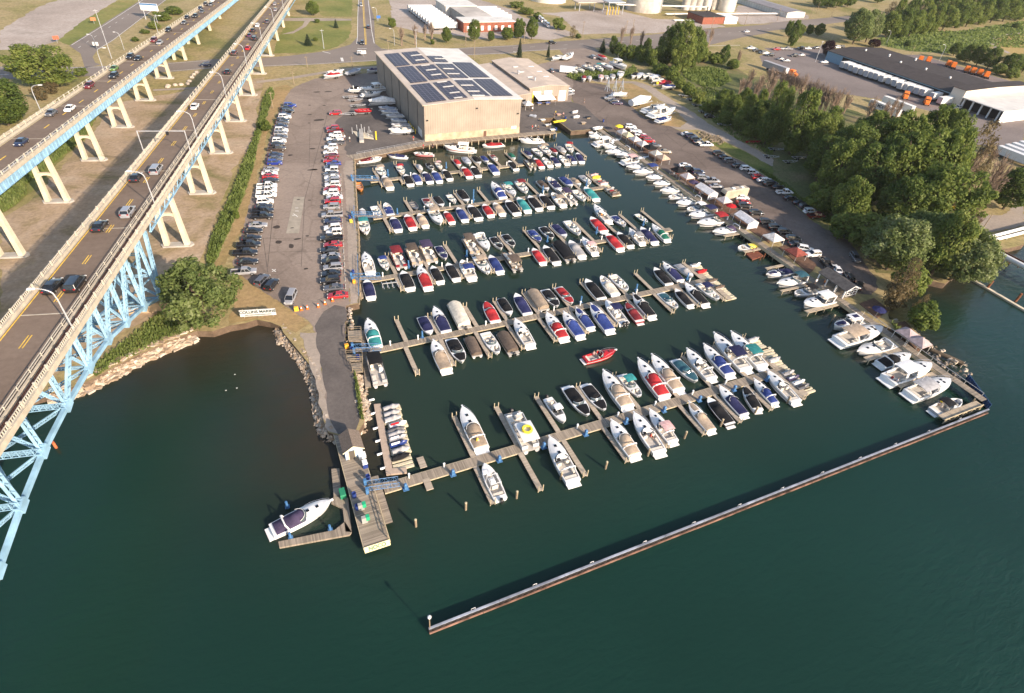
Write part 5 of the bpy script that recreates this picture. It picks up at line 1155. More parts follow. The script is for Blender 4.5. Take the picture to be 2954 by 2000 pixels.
riprap([('L 440 540 700 450 850 375 1050 270 1300 150 1500 65 1710 -10', 420)], 'riprap', 0, .35, .85, 3, M_rk, (.1, 2.6))
riprap([('M 225 -20 375 180 485 320 540 500 590 780 630 890 720 920', 620), ('H 200 1425 240 1549', 60), ('M 880 860 960 800 935 620 912 440 895 360', 200), ('H 815 1260 830 1549', 60)], 'riprap', 0, .18, .42, 5, M_rk, (-.9, 1.4))
riprap([('O 1500 430 1330 270', 30), ('O 1120 190 1300 330 1500 440 1800 700', 110)], 'riprap', 0, .2, .45, 6, M_rk, (-1.5, 1.5))
# ================================================================== VEHICLES
def wheels(P, xs, hw, r=.34):
    mb = MB()
    for x in xs:
        for sg in (1, -1): 
            q = MB(); y0 = sg*(hw-.16); y1 = sg*(hw+.03)
            n = 10; A = [(x+r*math.cos(2*math.pi*k/n), y0, r+r*math.sin(2*math.pi*k/n)) for k in range(n)]; B_ = [(p[0], y1, p[2]) for p in A]; C_ = [(x+.6*r*math.cos(2*math.pi*k/n), y1, r+.6*r*math.sin(2*math.pi*k/n)) for k in range(n)]
            q.loft([A, B_], closed=True, caps=False); q.loft([B_, C_], closed=True, caps=False); o = len(q.f); q.add(C_, [tuple(range(n))], 1); q.add(A, [tuple(range(n))[::-1]])
            P.part('tyre', q, [M_tyre, M_rim], None, 40)
def carbody(prof, zb=.28):
    """prof: (x, half width, top z) -> lower body"""
    mb = MB(); secs = []
    for x, w_, zt in prof: secs.append([(x, -w_*.94, zb), (x, -w_, zb+.22), (x, -w_*.98, zt-.14), (x, -w_*.88, zt-.02), (x, 0, zt+.02), (x, w_*.88, zt-.02), (x, w_*.98, zt-.14), (x, w_, zb+.22), (x, w_*.94, zb)])
    mb.loft(secs, closed=True); return mb
def greenhouse(x0, x1, x2, x3, wb, wt, z0, z1):
    """glass frustum from belt (x0..x3) to roof (x1..x2)"""
    mb = MB(); a = [(x0, -wb, z0), (x3, -wb, z0), (x3, wb, z0), (x0, wb, z0)]; b_ = [(x1, -wt, z1), (x2, -wt, z1), (x2, wt, z1), (x1, wt, z1)]
    mb.add(a+b_, [(0, 1, 5, 4), (1, 2, 6, 5), (2, 3, 7, 6), (3, 0, 4, 7), (3, 2, 1, 0)])
    rf = MB(); rf.loft([[(x, -wt*1.03, z1-.02), (x, -wt*.9, z1+.06), (x, 0, z1+.09), (x, wt*.9, z1+.06), (x, wt*1.03, z1-.02)] for x in (x1-.05, x1+.12, x2-.12, x2+.05)])
    for sg in (1, -1):                  # pillars
        for xb, xt in ((x0, x1), (x3, x2), ((x0*.55+x3*.45), (x1*.5+x2*.5))): rf.bar((xb, sg*wb*1.005, z0), (xt, sg*wt*1.015, z1), .07, .09)
    return mb, rf
def lights(P, xf, xr, w_, zf, zr):
    P.part('headlight', MB().box((xf, w_, zf), (.12, .34, .16)).box((xf, -w_, zf), (.12, .34, .16)), mat('headlight_lens', .15, .6, col=(.6, .6, .58)))
    P.part('tail_light', MB().box((xr, w_, zr), (.12, .3, .2)).box((xr, -w_, zr), (.12, .3, .2)), mat('tail_light_lens', .3, .5, col=(.3, .01, .01)))
CAR = {}
def car(kind):
    P = Proto({'se': 'parked_sedan', 'su': 'parked_suv', 'pk': 'parked_pickup', 'va': 'parked_minivan', 'je': 'parked_jeep'}[kind])
    if kind == 'se':
        P.part('body', carbody([(-2.36, .72, .72), (-2.25, .84, .9), (-1.5, .91, .96), (-.3, .92, .95), (.9, .92, .92), (1.8, .9, .84), (2.25, .82, .72), (2.38, .7, .58)]), M_paint, 'body', 35)
        gl, rf = greenhouse(-1.75, -1.0, .25, 1.05, .82, .62, .9, 1.38); xs = (-1.42, 1.42); lights(P, 2.28, -2.31, .62, .68, .8)
    elif kind == 'su':
        P.part('body', carbody([(-2.3, .8, .85), (-2.2, .9, 1.05), (-.8, .95, 1.08), (.9, .95, 1.06), (1.7, .93, 1.0), (2.2, .86, .9), (2.33, .76, .7)]), M_paint, 'body', 35)
        gl, rf = greenhouse(-2.15, -1.85, .35, 1.1, .86, .68, 1.03, 1.64); xs = (-1.4, 1.45); lights(P, 2.24, -2.26, .68, .8, .95)
    elif kind == 'va':
        P.part('body', carbody([(-2.45, .85, .9), (-2.38, .93, 1.05), (-.8, .97, 1.06), (1.1, .97, 1.02), (1.9, .93, .92), (2.35, .84, .8), (2.48, .74, .62)]), M_paint, 'body', 35)
        gl, rf = greenhouse(-2.38, -2.15, .7, 1.6, .9, .74, 1.0, 1.68); xs = (-1.5, 1.55); lights(P, 2.4, -2.42, .7, .74, .95)
    elif kind == 'je':
        P.part('body', carbody([(-2.0, .78, .9), (-1.95, .82, 1.0), (.3, .84, 1.0), (1.4, .78, .98), (1.95, .74, .94), (2.02, .72, .8)], .42), M_paint, 'body', 35)
        gl, rf = greenhouse(-1.95, -1.9, .25, .5, .8, .74, .98, 1.72); xs = (-1.25, 1.35); lights(P, 1.97, -2.0, .55, .8, .8)
        mb = MB(); mb.tube([(-2.25, 0, .95), (-2.02, 0, .95)], .36, 10); P.part('spare_tyre', mb, M_tyre)
    else:
        mb = carbody([(-.55, .96, 1.12), (.6, .97, 1.12), (1.6, .96, 1.1), (2.5, .92, 1.04), (2.82, .84, .9)], .42); mb.box((-1.7, 0, .45), (2.35, 1.86, .32), base=True)
        for sg in (1, -1): mb.box((-1.7, sg*.9, .6), (2.4, .12, .52), base=True)
        mb.box((-2.85, 0, .5), (.1, 1.9, .6), base=True); P.part('body', mb, M_paint, 'body', 35)
        P.part('cargo_bed', MB().box((-1.7, 0, .775), (2.2, 1.66, .03)), M_black)
        gl, rf = greenhouse(-.58, -.35, .95, 1.65, .88, .7, 1.08, 1.78); xs = (-1.75, 1.8); lights(P, 2.74, -2.88, .72, .85, .85)
    P.part('roof', rf, M_paint, 'body', 35); P.part('windows', gl, M_glass); wheels(P, xs, .93 if kind != 'je' else .84, .34 if kind in ('se', 'va') else .4)
    return P
for k in ('se', 'su', 'pk', 'va', 'je'): CAR[k] = car(k)
CC = dict(W=(.72, .71, .70), K=(.012, .012, .014), S=(.26, .26, .275), G=(.085, .085, .095), R=(.36, .012, .016), D=(.13, .012, .016), B=(.014, .03, .22), N=(.016, .022, .055), T=(.3, .25, .17), V=(.1, .18, .03), C=(.05, .035, .03), P=(.06, .03, .07))
CCN = dict(W='white', K='black', S='silver', G='dark grey', R='red', D='dark red', B='blue', N='navy', T='tan', V='green', C='brown', P='purple')
KN = dict(se='sedan', su='SUV', pk='pickup', va='minivan', je='jeep')
NM = dict(se='parked_sedan', su='parked_suv', pk='parked_pickup', va='parked_minivan', je='parked_jeep')
def put_car(k, col, p, rz, label, group, moving=False, pitch=0):
    r = inst(CAR[k], p, rz, 1, dict(body=CC[col]), label, 'pickup' if k == 'pk' else 'SUV' if k == 'su' else 'car', group, name=NM[k].replace('parked', 'moving') if moving else None)
    if pitch: r.rotation_euler = (0, pitch, rz)
    return r
def rowcars(spec, rz, where, group, zz=ZL+.07, jit=.04):
    rr = random.Random(len(spec)); i = 0; t_ = None; prev = 'x'
    for e_ in spec.strip().split(','):
        p = e_.split()
        if p[0] in TT: t_ = p[0]; p = p[1:]
        x, y, k, col = float(p[0]), float(p[1]), p[2], p[3]; q = g(t_, x, y, zz+.75); q.z = zz
        put_car(k, col, q, (R(float(p[4])) if len(p) > 4 else rz)+rr.uniform(-jit, jit), f'{CCN[col]} {KN[k]}, {ORD[i]} vehicle from {where}', group); i += 1
RL = R(-9)
rowcars('''B 300 940 su B,268 962 se K,280 992 su K,252 1020 se N,252 1042 su W,235 1075 su K,232 1092 se G,222 1125 se N,222 1160 su W,215 1190 su S,215 1222 se G,202 1255 su W,188 1285 se K,182 1328 pk C,172 1380 se N,168 1415 se G,162 1452 su B,130 1512 se S,
H 115 55 se W,122 85 se R,128 122 se K,95 172 pk W,92 212 pk W,88 255 pk W,76 310 su W,66 355 se K,58 395 pk K,52 445 pk K,G 2305 520 se S,2262 572 se K,2250 638 se K,2225 700 pk K,2195 772 pk K,2215 848 se K,2180 940 pk S''', RL, 'far end of left row in the parking lot', 'cars in the left row of the parking lot')
rowcars('''B 680 1142 su R,702 1168 pk D,705 1202 su W,700 1240 pk W,712 1275 pk G,665 1312 su W,660 1355 se W,672 1388 se D,662 1430 se R,690 1458 se B,670 1490 se G,672 1518 je W,
H 670 62 se G,674 92 se W,680 125 su S,680 160 su W,672 195 se R,666 232 su W,698 270 se W,680 308 su R,672 358 su S,676 432 pk S,680 480 se N,680 545 su W,690 588 je W,672 640 pk K,682 695 se R,652 742 se K,664 798 se S,664 845 su K,684 900 su S,666 955 se K,660 1015 su K,690 1080 se G,725 1148 se R''', RL+math.pi, 'far end of row along the basin wall', 'cars in the row along the basin wall')
for t_, x, y, k, c, rz, lb in [('H', 50, 1015, 'su', 'G', R(55), 'left of a pair parked askew at the end of the lot'), ('H', 135, 1055, 'su', 'K', R(60), 'right of a pair parked askew at the end of the lot'), ('H', 305, 1168, 'va', 'S', R(-112), 'alone on the open asphalt near the cones'), ('B', 705, 1010, 'su', 'R', R(176), 'towing an empty trailer across the lot'), ('C', 345, 632, 'su', 'G', R(80), 'beside the workshop near a white enclosed trailer'), ('C', 710, 508, 'su', 'S', R(95), 'alone by the yard entrance from the road'), ('C', 497, 812, 'pk', 'W', R(10), 'nose in beside the workshop wall'), ('C', 505, 838, 'su', 'S', R(12), 'in front of the white pickup beside the workshop'), ('C', 1755, 1038, 'su', 'K', R(-15), 'under the trees by the gravel track')]:
    q = g(t_, x, y, ZL+.8); q.z = ZL+.07; put_car(k, c, q, rz, f'{CCN[c]} {KN[k]} {lb}', None)
rowcars('C 860 875 su S,897 897 se K,932 920 se P', R(165), 'left of three by the boat lift', 'cars by the boat lift')
rowcars('''C 1050 1130 su W,1097 1165 se W,1140 1198 se W,1180 1230 su R,1215 1255 su R,1270 1297 se G,1362 1352 se T,1540 1475 se W,1580 1510 su K,1655 1535 su N,I 1700 98 su S,1778 128 pk S,1815 175 se S,2050 275 se W,2060 318 se R,2072 350 su K,2172 412 su K,2262 492 su K,J 30 490 se K,102 542 su K,180 582 su K,257 642 su K,292 690 se K,372 735 su W -40,440 782 su W 170,555 862 pk K 65,652 915 se W 60,760 990 su K 60,850 1065 su K 30''', R(-18), 'north end of the row behind the canopies', 'cars in the row behind the canopies')
rowcars('''C 1555 1195 se W,1592 1212 su N,1637 1245 su K,1662 1268 se K,1727 1292 pk W,1838 1368 su K,1895 1402 se K,1937 1435 su G,2012 1478 se K,2085 1503 su W,2145 1540 je W,I 2190 95 su R,2240 118 se W,2295 155 su K,J 20 118 se W,68 148 su N,130 182 se K,185 230 pk W,237 280 se K,322 322 se K,372 355 su G,417 397 su W,470 440 pk D,705 612 pk S,815 812 su G -120''', R(-13), 'north end of the row under the trees', 'cars in the row under the trees')
rowcars('''C 2130 430 pk W,2180 452 pk K,2230 470 su K,2290 490 se K,D 15 472 se W,58 492 su K,112 438 su R,150 434 se G,215 435 pk S,330 430 su K,392 430 se W,270 496 su K,335 490 se S,150 525 se G,200 540 se S,540 552 se W,652 420 su W,690 418 su K,475 425 se K''', R(165), 'west end of the depot car park', 'cars at the depot car park')
for t_, x, y, k, c, rz, lb in [('A', 1835, 577, 'su', 'N', R(183), 'on the crossing road under the left bridge'), ('A', 195, 585, 'su', 'G', R(3), 'on the road beyond the big tree'), ('B', 935, 45, 'su', 'S', R(-100), 'farthest on the road to the north'), ('B', 1000, 240, 'su', 'K', R(80), 'driving away on the road to the north'), ('B', 945, 382, 'su', 'K', R(-100), 'waiting at the road junction'), ('B', 935, 472, 'su', 'W', R(2), 'crossing in front of the road junction'), ('C', 352, 382, 'su', 'K', R(4), 'on the road beyond the workshop'), ('C', 2090, 280, 'se', 'W', R(8), 'on the road beyond the big poplar'), ('D', 1730, 962, 'pk', 'W', R(5), 'parked in front of the depot loading bays'), ('D', 2080, 1098, 'se', 'K', R(30), 'parked alone on the depot yard by a yellow post')]:
    q = g(t_, x, y, ZL+.8); q.z = ZL+.08; put_car(k, c, q, rz, f'{CCN[c]} {KN[k]} {lb}', None, True)
# parking kerb stones along the wall row
ks = Proto('wheel_stop'); ks.part('kerb_block', MB().box((0, 0, 0), (.22, 2.1, .16), base=True, tp=.85), M_concg)
q = P2('H 753 60 772 620 797 1110', ZL+.05); k = 0
for a, b_ in zip(q, q[1:]):
    n_ = int((b_-a).length/3.1)
    for i in range(n_): p = a.lerp(b_, (i+.5)/n_); k += 1; inst(ks, p, math.atan2((b_-a).y, (b_-a).x)-math.pi/2, 1, {}, 'low pale concrete kerb block at the nose of the cars along the basin wall', 'kerb block', 'kerb blocks along the basin wall row')
cn = Proto('traffic_cone'); cn.part('cone_body', MB().box((0, 0, 0), (.5, .5, .06), base=True).lathe((0, 0, .06), [(.2, 0), (.13, .4), (.05, .75), (.03, .8)], 10), M_orange, None, 50); cn.part('white_band', MB().lathe((0, 0, .4), [(.155, 0), (.12, .2)], 10), M_white)
for x, y, lb in [(402, 1285, 'beside the yellow bin'), (456, 1275, 'second from the yellow bin'), (553, 1258, 'in the middle of the cone line'), (612, 1232, 'second from the red sedan'), (680, 1205, 'behind the red sedan')]:
    q = g('H', x, y, ZL+.1); inst(cn, q, 0, 1.25, {}, 'orange traffic cone with white band '+lb, 'traffic cone', 'traffic cones across the lot')
# motorhome
mh = thing('motorhome', (0, 0, 0), 0, 'long beige motorhome parked behind the canopies', 'motorhome'); a = g('I', 1870, 268, ZL+1.2); b_ = g('I', 2075, 235, ZL+1.2); mh.location = ((a.x+b_.x)/2, (a.y+b_.y)/2, ZL+.07); mh.rotation_euler.z = math.atan2((a-b_).y, (a-b_).x)
mb = MB(); mb.loft([[(x, -1.25, .5), (x, -1.25, zt-.2), (x, -1.1, zt), (x, 1.1, zt), (x, 1.25, zt-.2), (x, 1.25, .5)] for x, zt in ((-4.9, 3.1), (-4.7, 3.3), (4.3, 3.3), (4.75, 2.9), (4.95, 1.6))], closed=True)
mb.build('coach_body', mat('motorhome_beige', .4, .4, col=(.44, .37, .28), noise=.2, nscale=.5), mh); mb = MB(); mb.box((4.75, 0, 1.75), (.45, 2.3, 1.0)); mb.build('windscreen', M_glass, mh); mb = MB()
for x in (2.8, .8, -1.5, -3.2): mb.box((x, -1.27, 2.2), (1.0, .04, .6))
for m_ in islands(mb): m_.build('side_window', M_glass, mh)
mb = MB(); mb.box((0, -1.265, 1.1), (9.2, .04, .25)); mb.build('side_stripe', mat('maroon_stripe', .4, .4, col=(.15, .05, .04)), mh); mb = MB(); mb.box((1, 0, 3.3), (1.0, .9, .28), base=True); mb.box((-2.5, .2, 3.3), (.9, .9, .28), base=True)
for m_ in islands(mb): m_.build('roof_unit', M_white, mh)
mb = MB()
for x in (-2.6, 3): 
    for y in (-1.1, 1.1): mb.tube([(x, y-.13, .5), (x, y+.13, .5)], .5, 12)
for m_ in islands(mb): m_.build('wheel', M_tyre, mh)

# ---- semi trailers, tractors
tr = Proto('semi_trailer'); tr.part('box_body', MB().box((0, 0, 1.15), (16.0, 2.6, 2.9), base=True), M_obj, 'c'); tr.part('rear_door', MB().box((8.02, 0, 1.2), (.06, 2.4, 2.7), base=True), M_obj, 'd')
mb = MB(); mb.box((5.2, 0, .35), (4.5, 2.3, .8), base=True); tr.part('bogie', mb, M_black); mb = MB(); mb.box((-4.5, 0, 0), (.3, 1.9, 1.15), base=True); tr.part('landing_leg', mb, M_black)
tk = Proto('truck_tractor'); mb = MB(); mb.loft([[(x, -w_, .7), (x, -w_, zt-.15), (x, -w_*.85, zt), (x, w_*.85, zt), (x, w_, zt-.15), (x, w_, .7)] for x, w_, zt in ((-1.6, 1.2, 3.5), (.6, 1.2, 3.4), (1.3, 1.15, 2.3), (2.9, .95, 1.9), (3.1, .85, 1.5))], closed=True); tk.part('cab', mb, M_obj, 'c')
tk.part('windscreen', MB().box((1.0, 0, 2.5), (.5, 2.1, .7)), M_glass); tk.part('chassis', MB().box((-2.9, 0, .6), (3.6, .9, .4)), M_black); mb = MB()
for x in (-3.9, -2.6, 2.1):
    for y in (-1, 1): mb.tube([(x, y-.2, .5), (x, y+.2, .5)], .5, 10)
tk.part('wheel', mb, M_tyre)
TW = dict(c=(.66, .64, .6), d=(.36, .36, .38))
def trailer(t_, x0, y0, x1, y1, lb, grp, col=None, L=16.0, zz=2.6):
    a = g(t_, x0, y0, zz); b_ = g(t_, x1, y1, zz); d = a-b_; rz = math.atan2(d.y, d.x); u_ = d.normalized()
    c = a-u_*8.0; inst(tr, (c.x, c.y, ZL+.05), rz, 1, col or TW, lb, 'trailer', grp)
# ================================================================== BRIDGES
UB = Vector((60.5, 270.7, 0)).normalized(); NB = Vector((UB.y, -UB.x, 0))
BR_ = {'r': (Vector((-18.6, 148.8, 0)), lambda t: 20.1-.040*t), 'l': (Vector((-54.0, 154.3, 0)), lambda t: 20.2-.0505*t)}
def bp_(k, t, off, z): p0 = BR_[k][0]; return p0+UB*t+NB*off+Vector((0, 0, z))
def longbar(mb, k, t0, t1, off, dz, wd, ht, n=None, m=0):
    n = n or max(1, int((t1-t0)/30)); zf = BR_[k][1]
    secs = []
    for i in range(n+1):
        t = t0+(t1-t0)*i/n; z = zf(t)+dz; c = bp_(k, t, off, z); secs.append([c-NB*wd/2-Vector((0, 0, ht/2)), c+NB*wd/2-Vector((0, 0, ht/2)), c+NB*wd/2+Vector((0, 0, ht/2)), c-NB*wd/2+Vector((0, 0, ht/2))])
    mb.loft(secs, closed=True, m=m); return mb
M_deck = ground_mat('bridge_roadway', [(.3, (.145, .105, .078)), (.6, (.19, .142, .108))], .08, 8, .16, 1.0, bump=.1, streak=(R(-12.6), .06))
M_par = mat('tan_concrete_parapet', .9, .2, col=(.43, .38, .30), noise=.15, nscale=.8)
M_fenc = mat('beige_bridge_fence', .7, .3, col=(.44, .40, .33), noise=.2, nscale=2)
M_brown = mat('rust_brown_steel', .85, .2, col=(.10, .05, .035), noise=.4, nscale=.7)
T0 = dict(r=-175, l=-60); T1 = dict(r=440, l=440)
def bridge(k, label):
    r = thing('highway_bridge', (0, 0, 0), 0, label, 'bridge', 'twin highway bridges'); a, b_ = T0[k], T1[k]; zf = BR_[k][1]
    CX = -2.6 if k == 'r' else -2.7
    mb = MB(); longbar(mb, k, a, b_, CX, -.25, 10.6, .5, 24); mb.build('deck_slab', M_par, r)
    rd = ((-7.3, .35) if k == 'r' else (-7.2, 1.6)); mb = MB(); longbar(mb, k, a, b_, sum(rd)/2, .02, rd[1]-rd[0], .06, 24); rw = mb.build('roadway', M_deck, r)
    mb = MB(); longbar(mb, k, a, b_, rd[0]+.25, .06, .18, .03, 24); mb.build('edge_line', M_yel if k == 'r' else mat('faded_cream_paint', .8, .2, col=(.5, .43, .25)), rw)
    mb = MB(); mid = sum(rd)/2; t = a
    while t < 300: 
        if k == 'r': longbar(mb, k, t, t+3.2, mid-.22, .06, .15, .03, 1); longbar(mb, k, t, t+3.2, mid+.22, .06, .15, .03, 1)
        else: longbar(mb, k, t, t+3.2, mid, .06, .3, .03, 1)
        t += 12.2
    o = mb.build('lane_dashes', M_yel, rw); o['kind'] = 'stuff'
    mb = MB(); t = a
    while t < 300: longbar(mb, k, t, t+.25, mid, .055, rd[1]-rd[0]-.6, .03, 1); t += 29.6
    o = mb.build('expansion_joints', M_par, rw); o['kind'] = 'stuff'
    # parapets: concrete kerb, mesh panel fence on the left, rails on the right
    for off, sgn in ((CX-5.2, -1), (CX+5.2, 1)):
        mb = MB(); longbar(mb, k, a, b_, off, .12, .32, .75, 24); mb.build('parapet', M_par, r)
        mb = MB(); longbar(mb, k, a, b_, off, 1.35, .1, .1, 24); longbar(mb, k, a, b_, off, .75, .1, .1, 24)
        t = a
        while t < 330: q = bp_(k, t, off, zf(t)); mb.box((q.x, q.y, q.z+.55), (.26, .26, .95), math.atan2(UB.y, UB.x), base=True); t += 3.7
        t = a
        while t < 60 and (sgn < 0 or k == 'r'): q = bp_(k, t, off, zf(t)+.75); q2 = bp_(k, t, off, zf(t)+1.35); mb.bar(q, q2, .12, .05); t += .46
        o = mb.build('fence', M_fenc, r)
    if k == 'r':
        mb = MB(); longbar(mb, k, a, b_, .62, .2, .3, .3, 24); mb.build('kerb_beam', M_par, r)
        for dz in (.55, .95):
            mb = MB(); longbar(mb, k, a, b_, .35, dz, .1, .1, 24)
            if dz > .9:
                t = a
                while t < 250: q = bp_(k, t, .35, zf(t)); mb.box((q.x, q.y, q.z), (.12, .12, .95), base=True); t += 3.7
            mb.build('guard_rail', M_fenc, r)
        mb = MB(); longbar(mb, k, a, b_, 1.3, .04, .75, .08, 24); mb.build('walkway', M_brown, r)
    else:
        mb = MB(); longbar(mb, k, a, b_, 1.85, .5, .12, .12, 24); longbar(mb, k, a, b_, 1.85, .9, .12, .12, 24); t = a
        while t < 300: q = bp_(k, t, 1.85, zf(t)); mb.box((q.x, q.y, q.z), (.14, .14, .95), base=True); t += 2.4
        mb.build('guard_rail', M_gal, r)
    # girders
    if k == 'l':
        for off in (CX-4.4, CX+4.4):
            mb = MB(); longbar(mb, k, a, 330, off, -1.7, .08, 2.3, 12); longbar(mb, k, a, 330, off, -.62, .5, .12, 12); longbar(mb, k, a, 330, off, -2.85, .5, .12, 12); t = a
            while t < 330: q = bp_(k, t, off+.14, zf(t)-2.8); mb.box(q, (.12, .22, 2.1), math.atan2(UB.y, UB.x), base=True); t += 1.85
            t = a
            while t < 330 and off > CX:
                for_ = bp_(k, t, off+.3, zf(t)-.6); mb.add([bp_(k, t-.7, off+.06, zf(t)-.62), bp_(k, t+.7, off+.06, zf(t)-.62), bp_(k, t, off+.06, zf(t)-1.5), bp_(k, t, off+.75, zf(t)-.62)], [(0, 1, 2), (0, 3, 1), (0, 2, 3), (1, 3, 2)]); t += 5.5
            mb.build('plate_girder', M_bridge, r)
    else:
        for off in (CX-4.8, CX+4.8):
            mb = MB(); longbar(mb, k, -24, 330, off, -.72, .4, .25, 12); longbar(mb, k, -24, 330, off, -2.4, .4, .25, 12); t = -24; i = 0
            while t < 250:
                za, zb = (-.8, -2.35) if i % 2 else (-2.35, -.8); mb.bar(bp_(k, t, off, zf(t)+za), bp_(k, t+1.85, off, zf(t)+zb), .16, .12); t += 1.85; i += 1
            mb.build('lattice_girder', M_bridge, r)
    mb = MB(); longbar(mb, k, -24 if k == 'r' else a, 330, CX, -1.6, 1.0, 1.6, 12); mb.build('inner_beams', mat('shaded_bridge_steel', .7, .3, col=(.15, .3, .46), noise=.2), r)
    # concrete H piers
    sp = 29.6 if k == 'r' else 28.35; n = 10 if k == 'r' else 11
    for i in range(-1 if k == 'l' else 0, n):
        t = i*sp; zt = zf(t)-2.55-ZL
        if zt < 1.6: break
        p = thing('pier', bp_(k, t, -2.6, ZL), math.atan2(UB.y, UB.x)-math.pi/2, None, None); p.parent = r
        for s_ in (-1, 1):
            mb = MB(); bt_ = min(.075, .9/zt); secs = []
            for z in (0, zt): x = s_*(2.35-bt_*z*.6); w_ = 1.15-.035*z*.5; d_ = 1.5-.045*z*.6; w_ = max(.65, w_); d_ = max(.8, d_); secs.append([(x-w_/2, -d_/2, z), (x+w_/2, -d_/2, z), (x+w_/2, d_/2, z), (x-w_/2, d_/2, z)])
            mb.loft(secs, closed=True); mb.build('leg', M_conc, p)
        hz = zt*.52; mb = MB(); n_ = 8; hw = 2.35-bt_*hz*.6-.3; top = [(-hw, 0, hz+.75)]; secs = []
        for j in range(n_+1): x = -hw+2*hw*j/n_; lo = hz-1.1+1.35*math.sqrt(max(0, 1-(x/hw)**2)); secs.append([(x, -.42, min(lo, hz+.2)), (x, .42, min(lo, hz+.2)), (x, .42, hz+.75), (x, -.42, hz+.75)])
        mb.loft(secs, closed=True); mb.build('arch_beam', M_conc, p)
        xt = 2.35-bt_*zt*.6; mb = MB(); mb.box((0, 0, zt-.35), (2*xt+1.6, 1.0, .7)); mb.build('cap_beam', M_conc, p)
        if zt > 8: mb = MB(); mb.prism([(a_, b2) for a_, b2 in [(-3.2, -1.1), (3.2, -1.1), (3.9, 0), (3.2, 1.1), (-3.2, 1.1), (-3.9, 0)]], -.3, .45); mb.build('footing', M_concg, p)
    return r
BL = bridge('l', 'long highway bridge with blue plate girders, the left of the pair, queue of cars'); BRG = bridge('r', 'long highway bridge with blue steel truss at the river, the right of the pair')
# ---- deck truss (arched bottom chord) of the right bridge
zr = BR_['r'][1]; tops = [-27, -34.8, -43.3, -51.2, -59.7, -68.8, -77.7, -85.9, -94.2, -102.5, -111, -119.5, -128]
ZBOT = [4.4, 7.8, 10.4, 12.7, 13.7, 14.1, 14.0, 12.9, 11.2, 8.5, 5.2, 1.5, -2]
def tnode(i, side, bottom):
    t = tops[i]; zt = zr(t)-1.0
    if not bottom: return bp_('r', t, -2.6+side*3.1, zt)
    z = ZBOT[i]; return bp_('r', t, -2.6+side*3.1, z)
def lattice(mb, p, q, w_, d_, m=0):                  # built-up member: two plates joined by zigzag lacing
    d = (q-p); L = d.length; d.normalize(); sx = NB-d*NB.dot(d); sx.normalize(); uz = sx.cross(d)
    for s_ in (-1, 1): mb.bar(p+uz*s_*w_/2, q+uz*s_*w_/2, d_*.8, .11)
    n = max(2, int(L/(w_*.95)))
    for i in range(n):
        for s_ in (-1, 1): a = p+d*(L*i/n)+uz*(w_/2 if i % 2 else -w_/2)+sx*s_*d_*.42; b_ = p+d*(L*(i+1)/n)+uz*(-w_/2 if i % 2 else w_/2)+sx*s_*d_*.42; mb.bar(a, b_, .06, .08)
def solid(mb, p, q, w_, d_):
    d = (q-p).normalized(); sx = NB-d*NB.dot(d); sx.normalize(); uz = sx.cross(d); vs = []
    for e_ in (p, q):
        for a, b_ in ((-1, -1), (1, -1), (1, 1), (-1, 1)): vs.append(e_+sx*a*d_/2+uz*b_*w_/2)
    mb.add(vs, [(3, 2, 1, 0), (4, 5, 6, 7), (0, 1, 5, 4), (1, 2, 6, 5), (2, 3, 7, 6), (3, 0, 4, 7)])
trs = bpy.data.objects.new('truss', None); COL.objects.link(trs); trs.parent = BRG
NT = 12
for side in (-1, 1):
    for i in range(NT):
        mb = MB(); solid(mb, tnode(i, side, True), tnode(i+1, side, True), .62, .6); mb.build('bottom_chord', M_bridge if i < 8 else mat('peeling_bridge_paint', .7, .3, col=(.30, .34, .38), noise=.7, nscale=.35), trs)
        if i and i < 12:
            mb = MB(); nb_ = tnode(i, side, True); solid(mb, nb_-UB*.9-Vector((0, 0, .2)), nb_+UB*.9+Vector((0, 0, .2)), 1.3, .8); mb.build('gusset_plate', M_bridge, trs)
        mb = MB(); lattice(mb, tnode(i, side, False), tnode(i, side, True), .8, .5); mb.build('vertical', M_bridge, trs)
        mb = MB(); A, B_ = (tnode(i, side, False), tnode(i+1, side, True)) if i < 5 else (tnode(i+1, side, False), tnode(i, side, True)); lattice(mb, A, B_, .8, .5); mb.build('diagonal', M_bridge, trs)
    mb = MB(); solid(mb, tnode(0, side, False), tnode(NT, side, False), .7, .5); mb.build('top_chord', M_bridge, trs)
for i in range(NT):
    mb = MB(); lattice(mb, tnode(i, -1, True), tnode(i+1, 1, True), .5, .3); lattice(mb, tnode(i+1, -1, True), tnode(i, 1, True), .5, .3); mb.build('bottom_bracing', M_bridge, trs)
    if i:
        mb = MB(); lattice(mb, tnode(i, -1, True), tnode(i, 1, True), .5, .4); lattice(mb, tnode(i, -1, False), tnode(i, 1, True), .4, .3); lattice(mb, tnode(i, 1, False), tnode(i, -1, True), .4, .3); mb.build('sway_frame', M_bridge, trs)
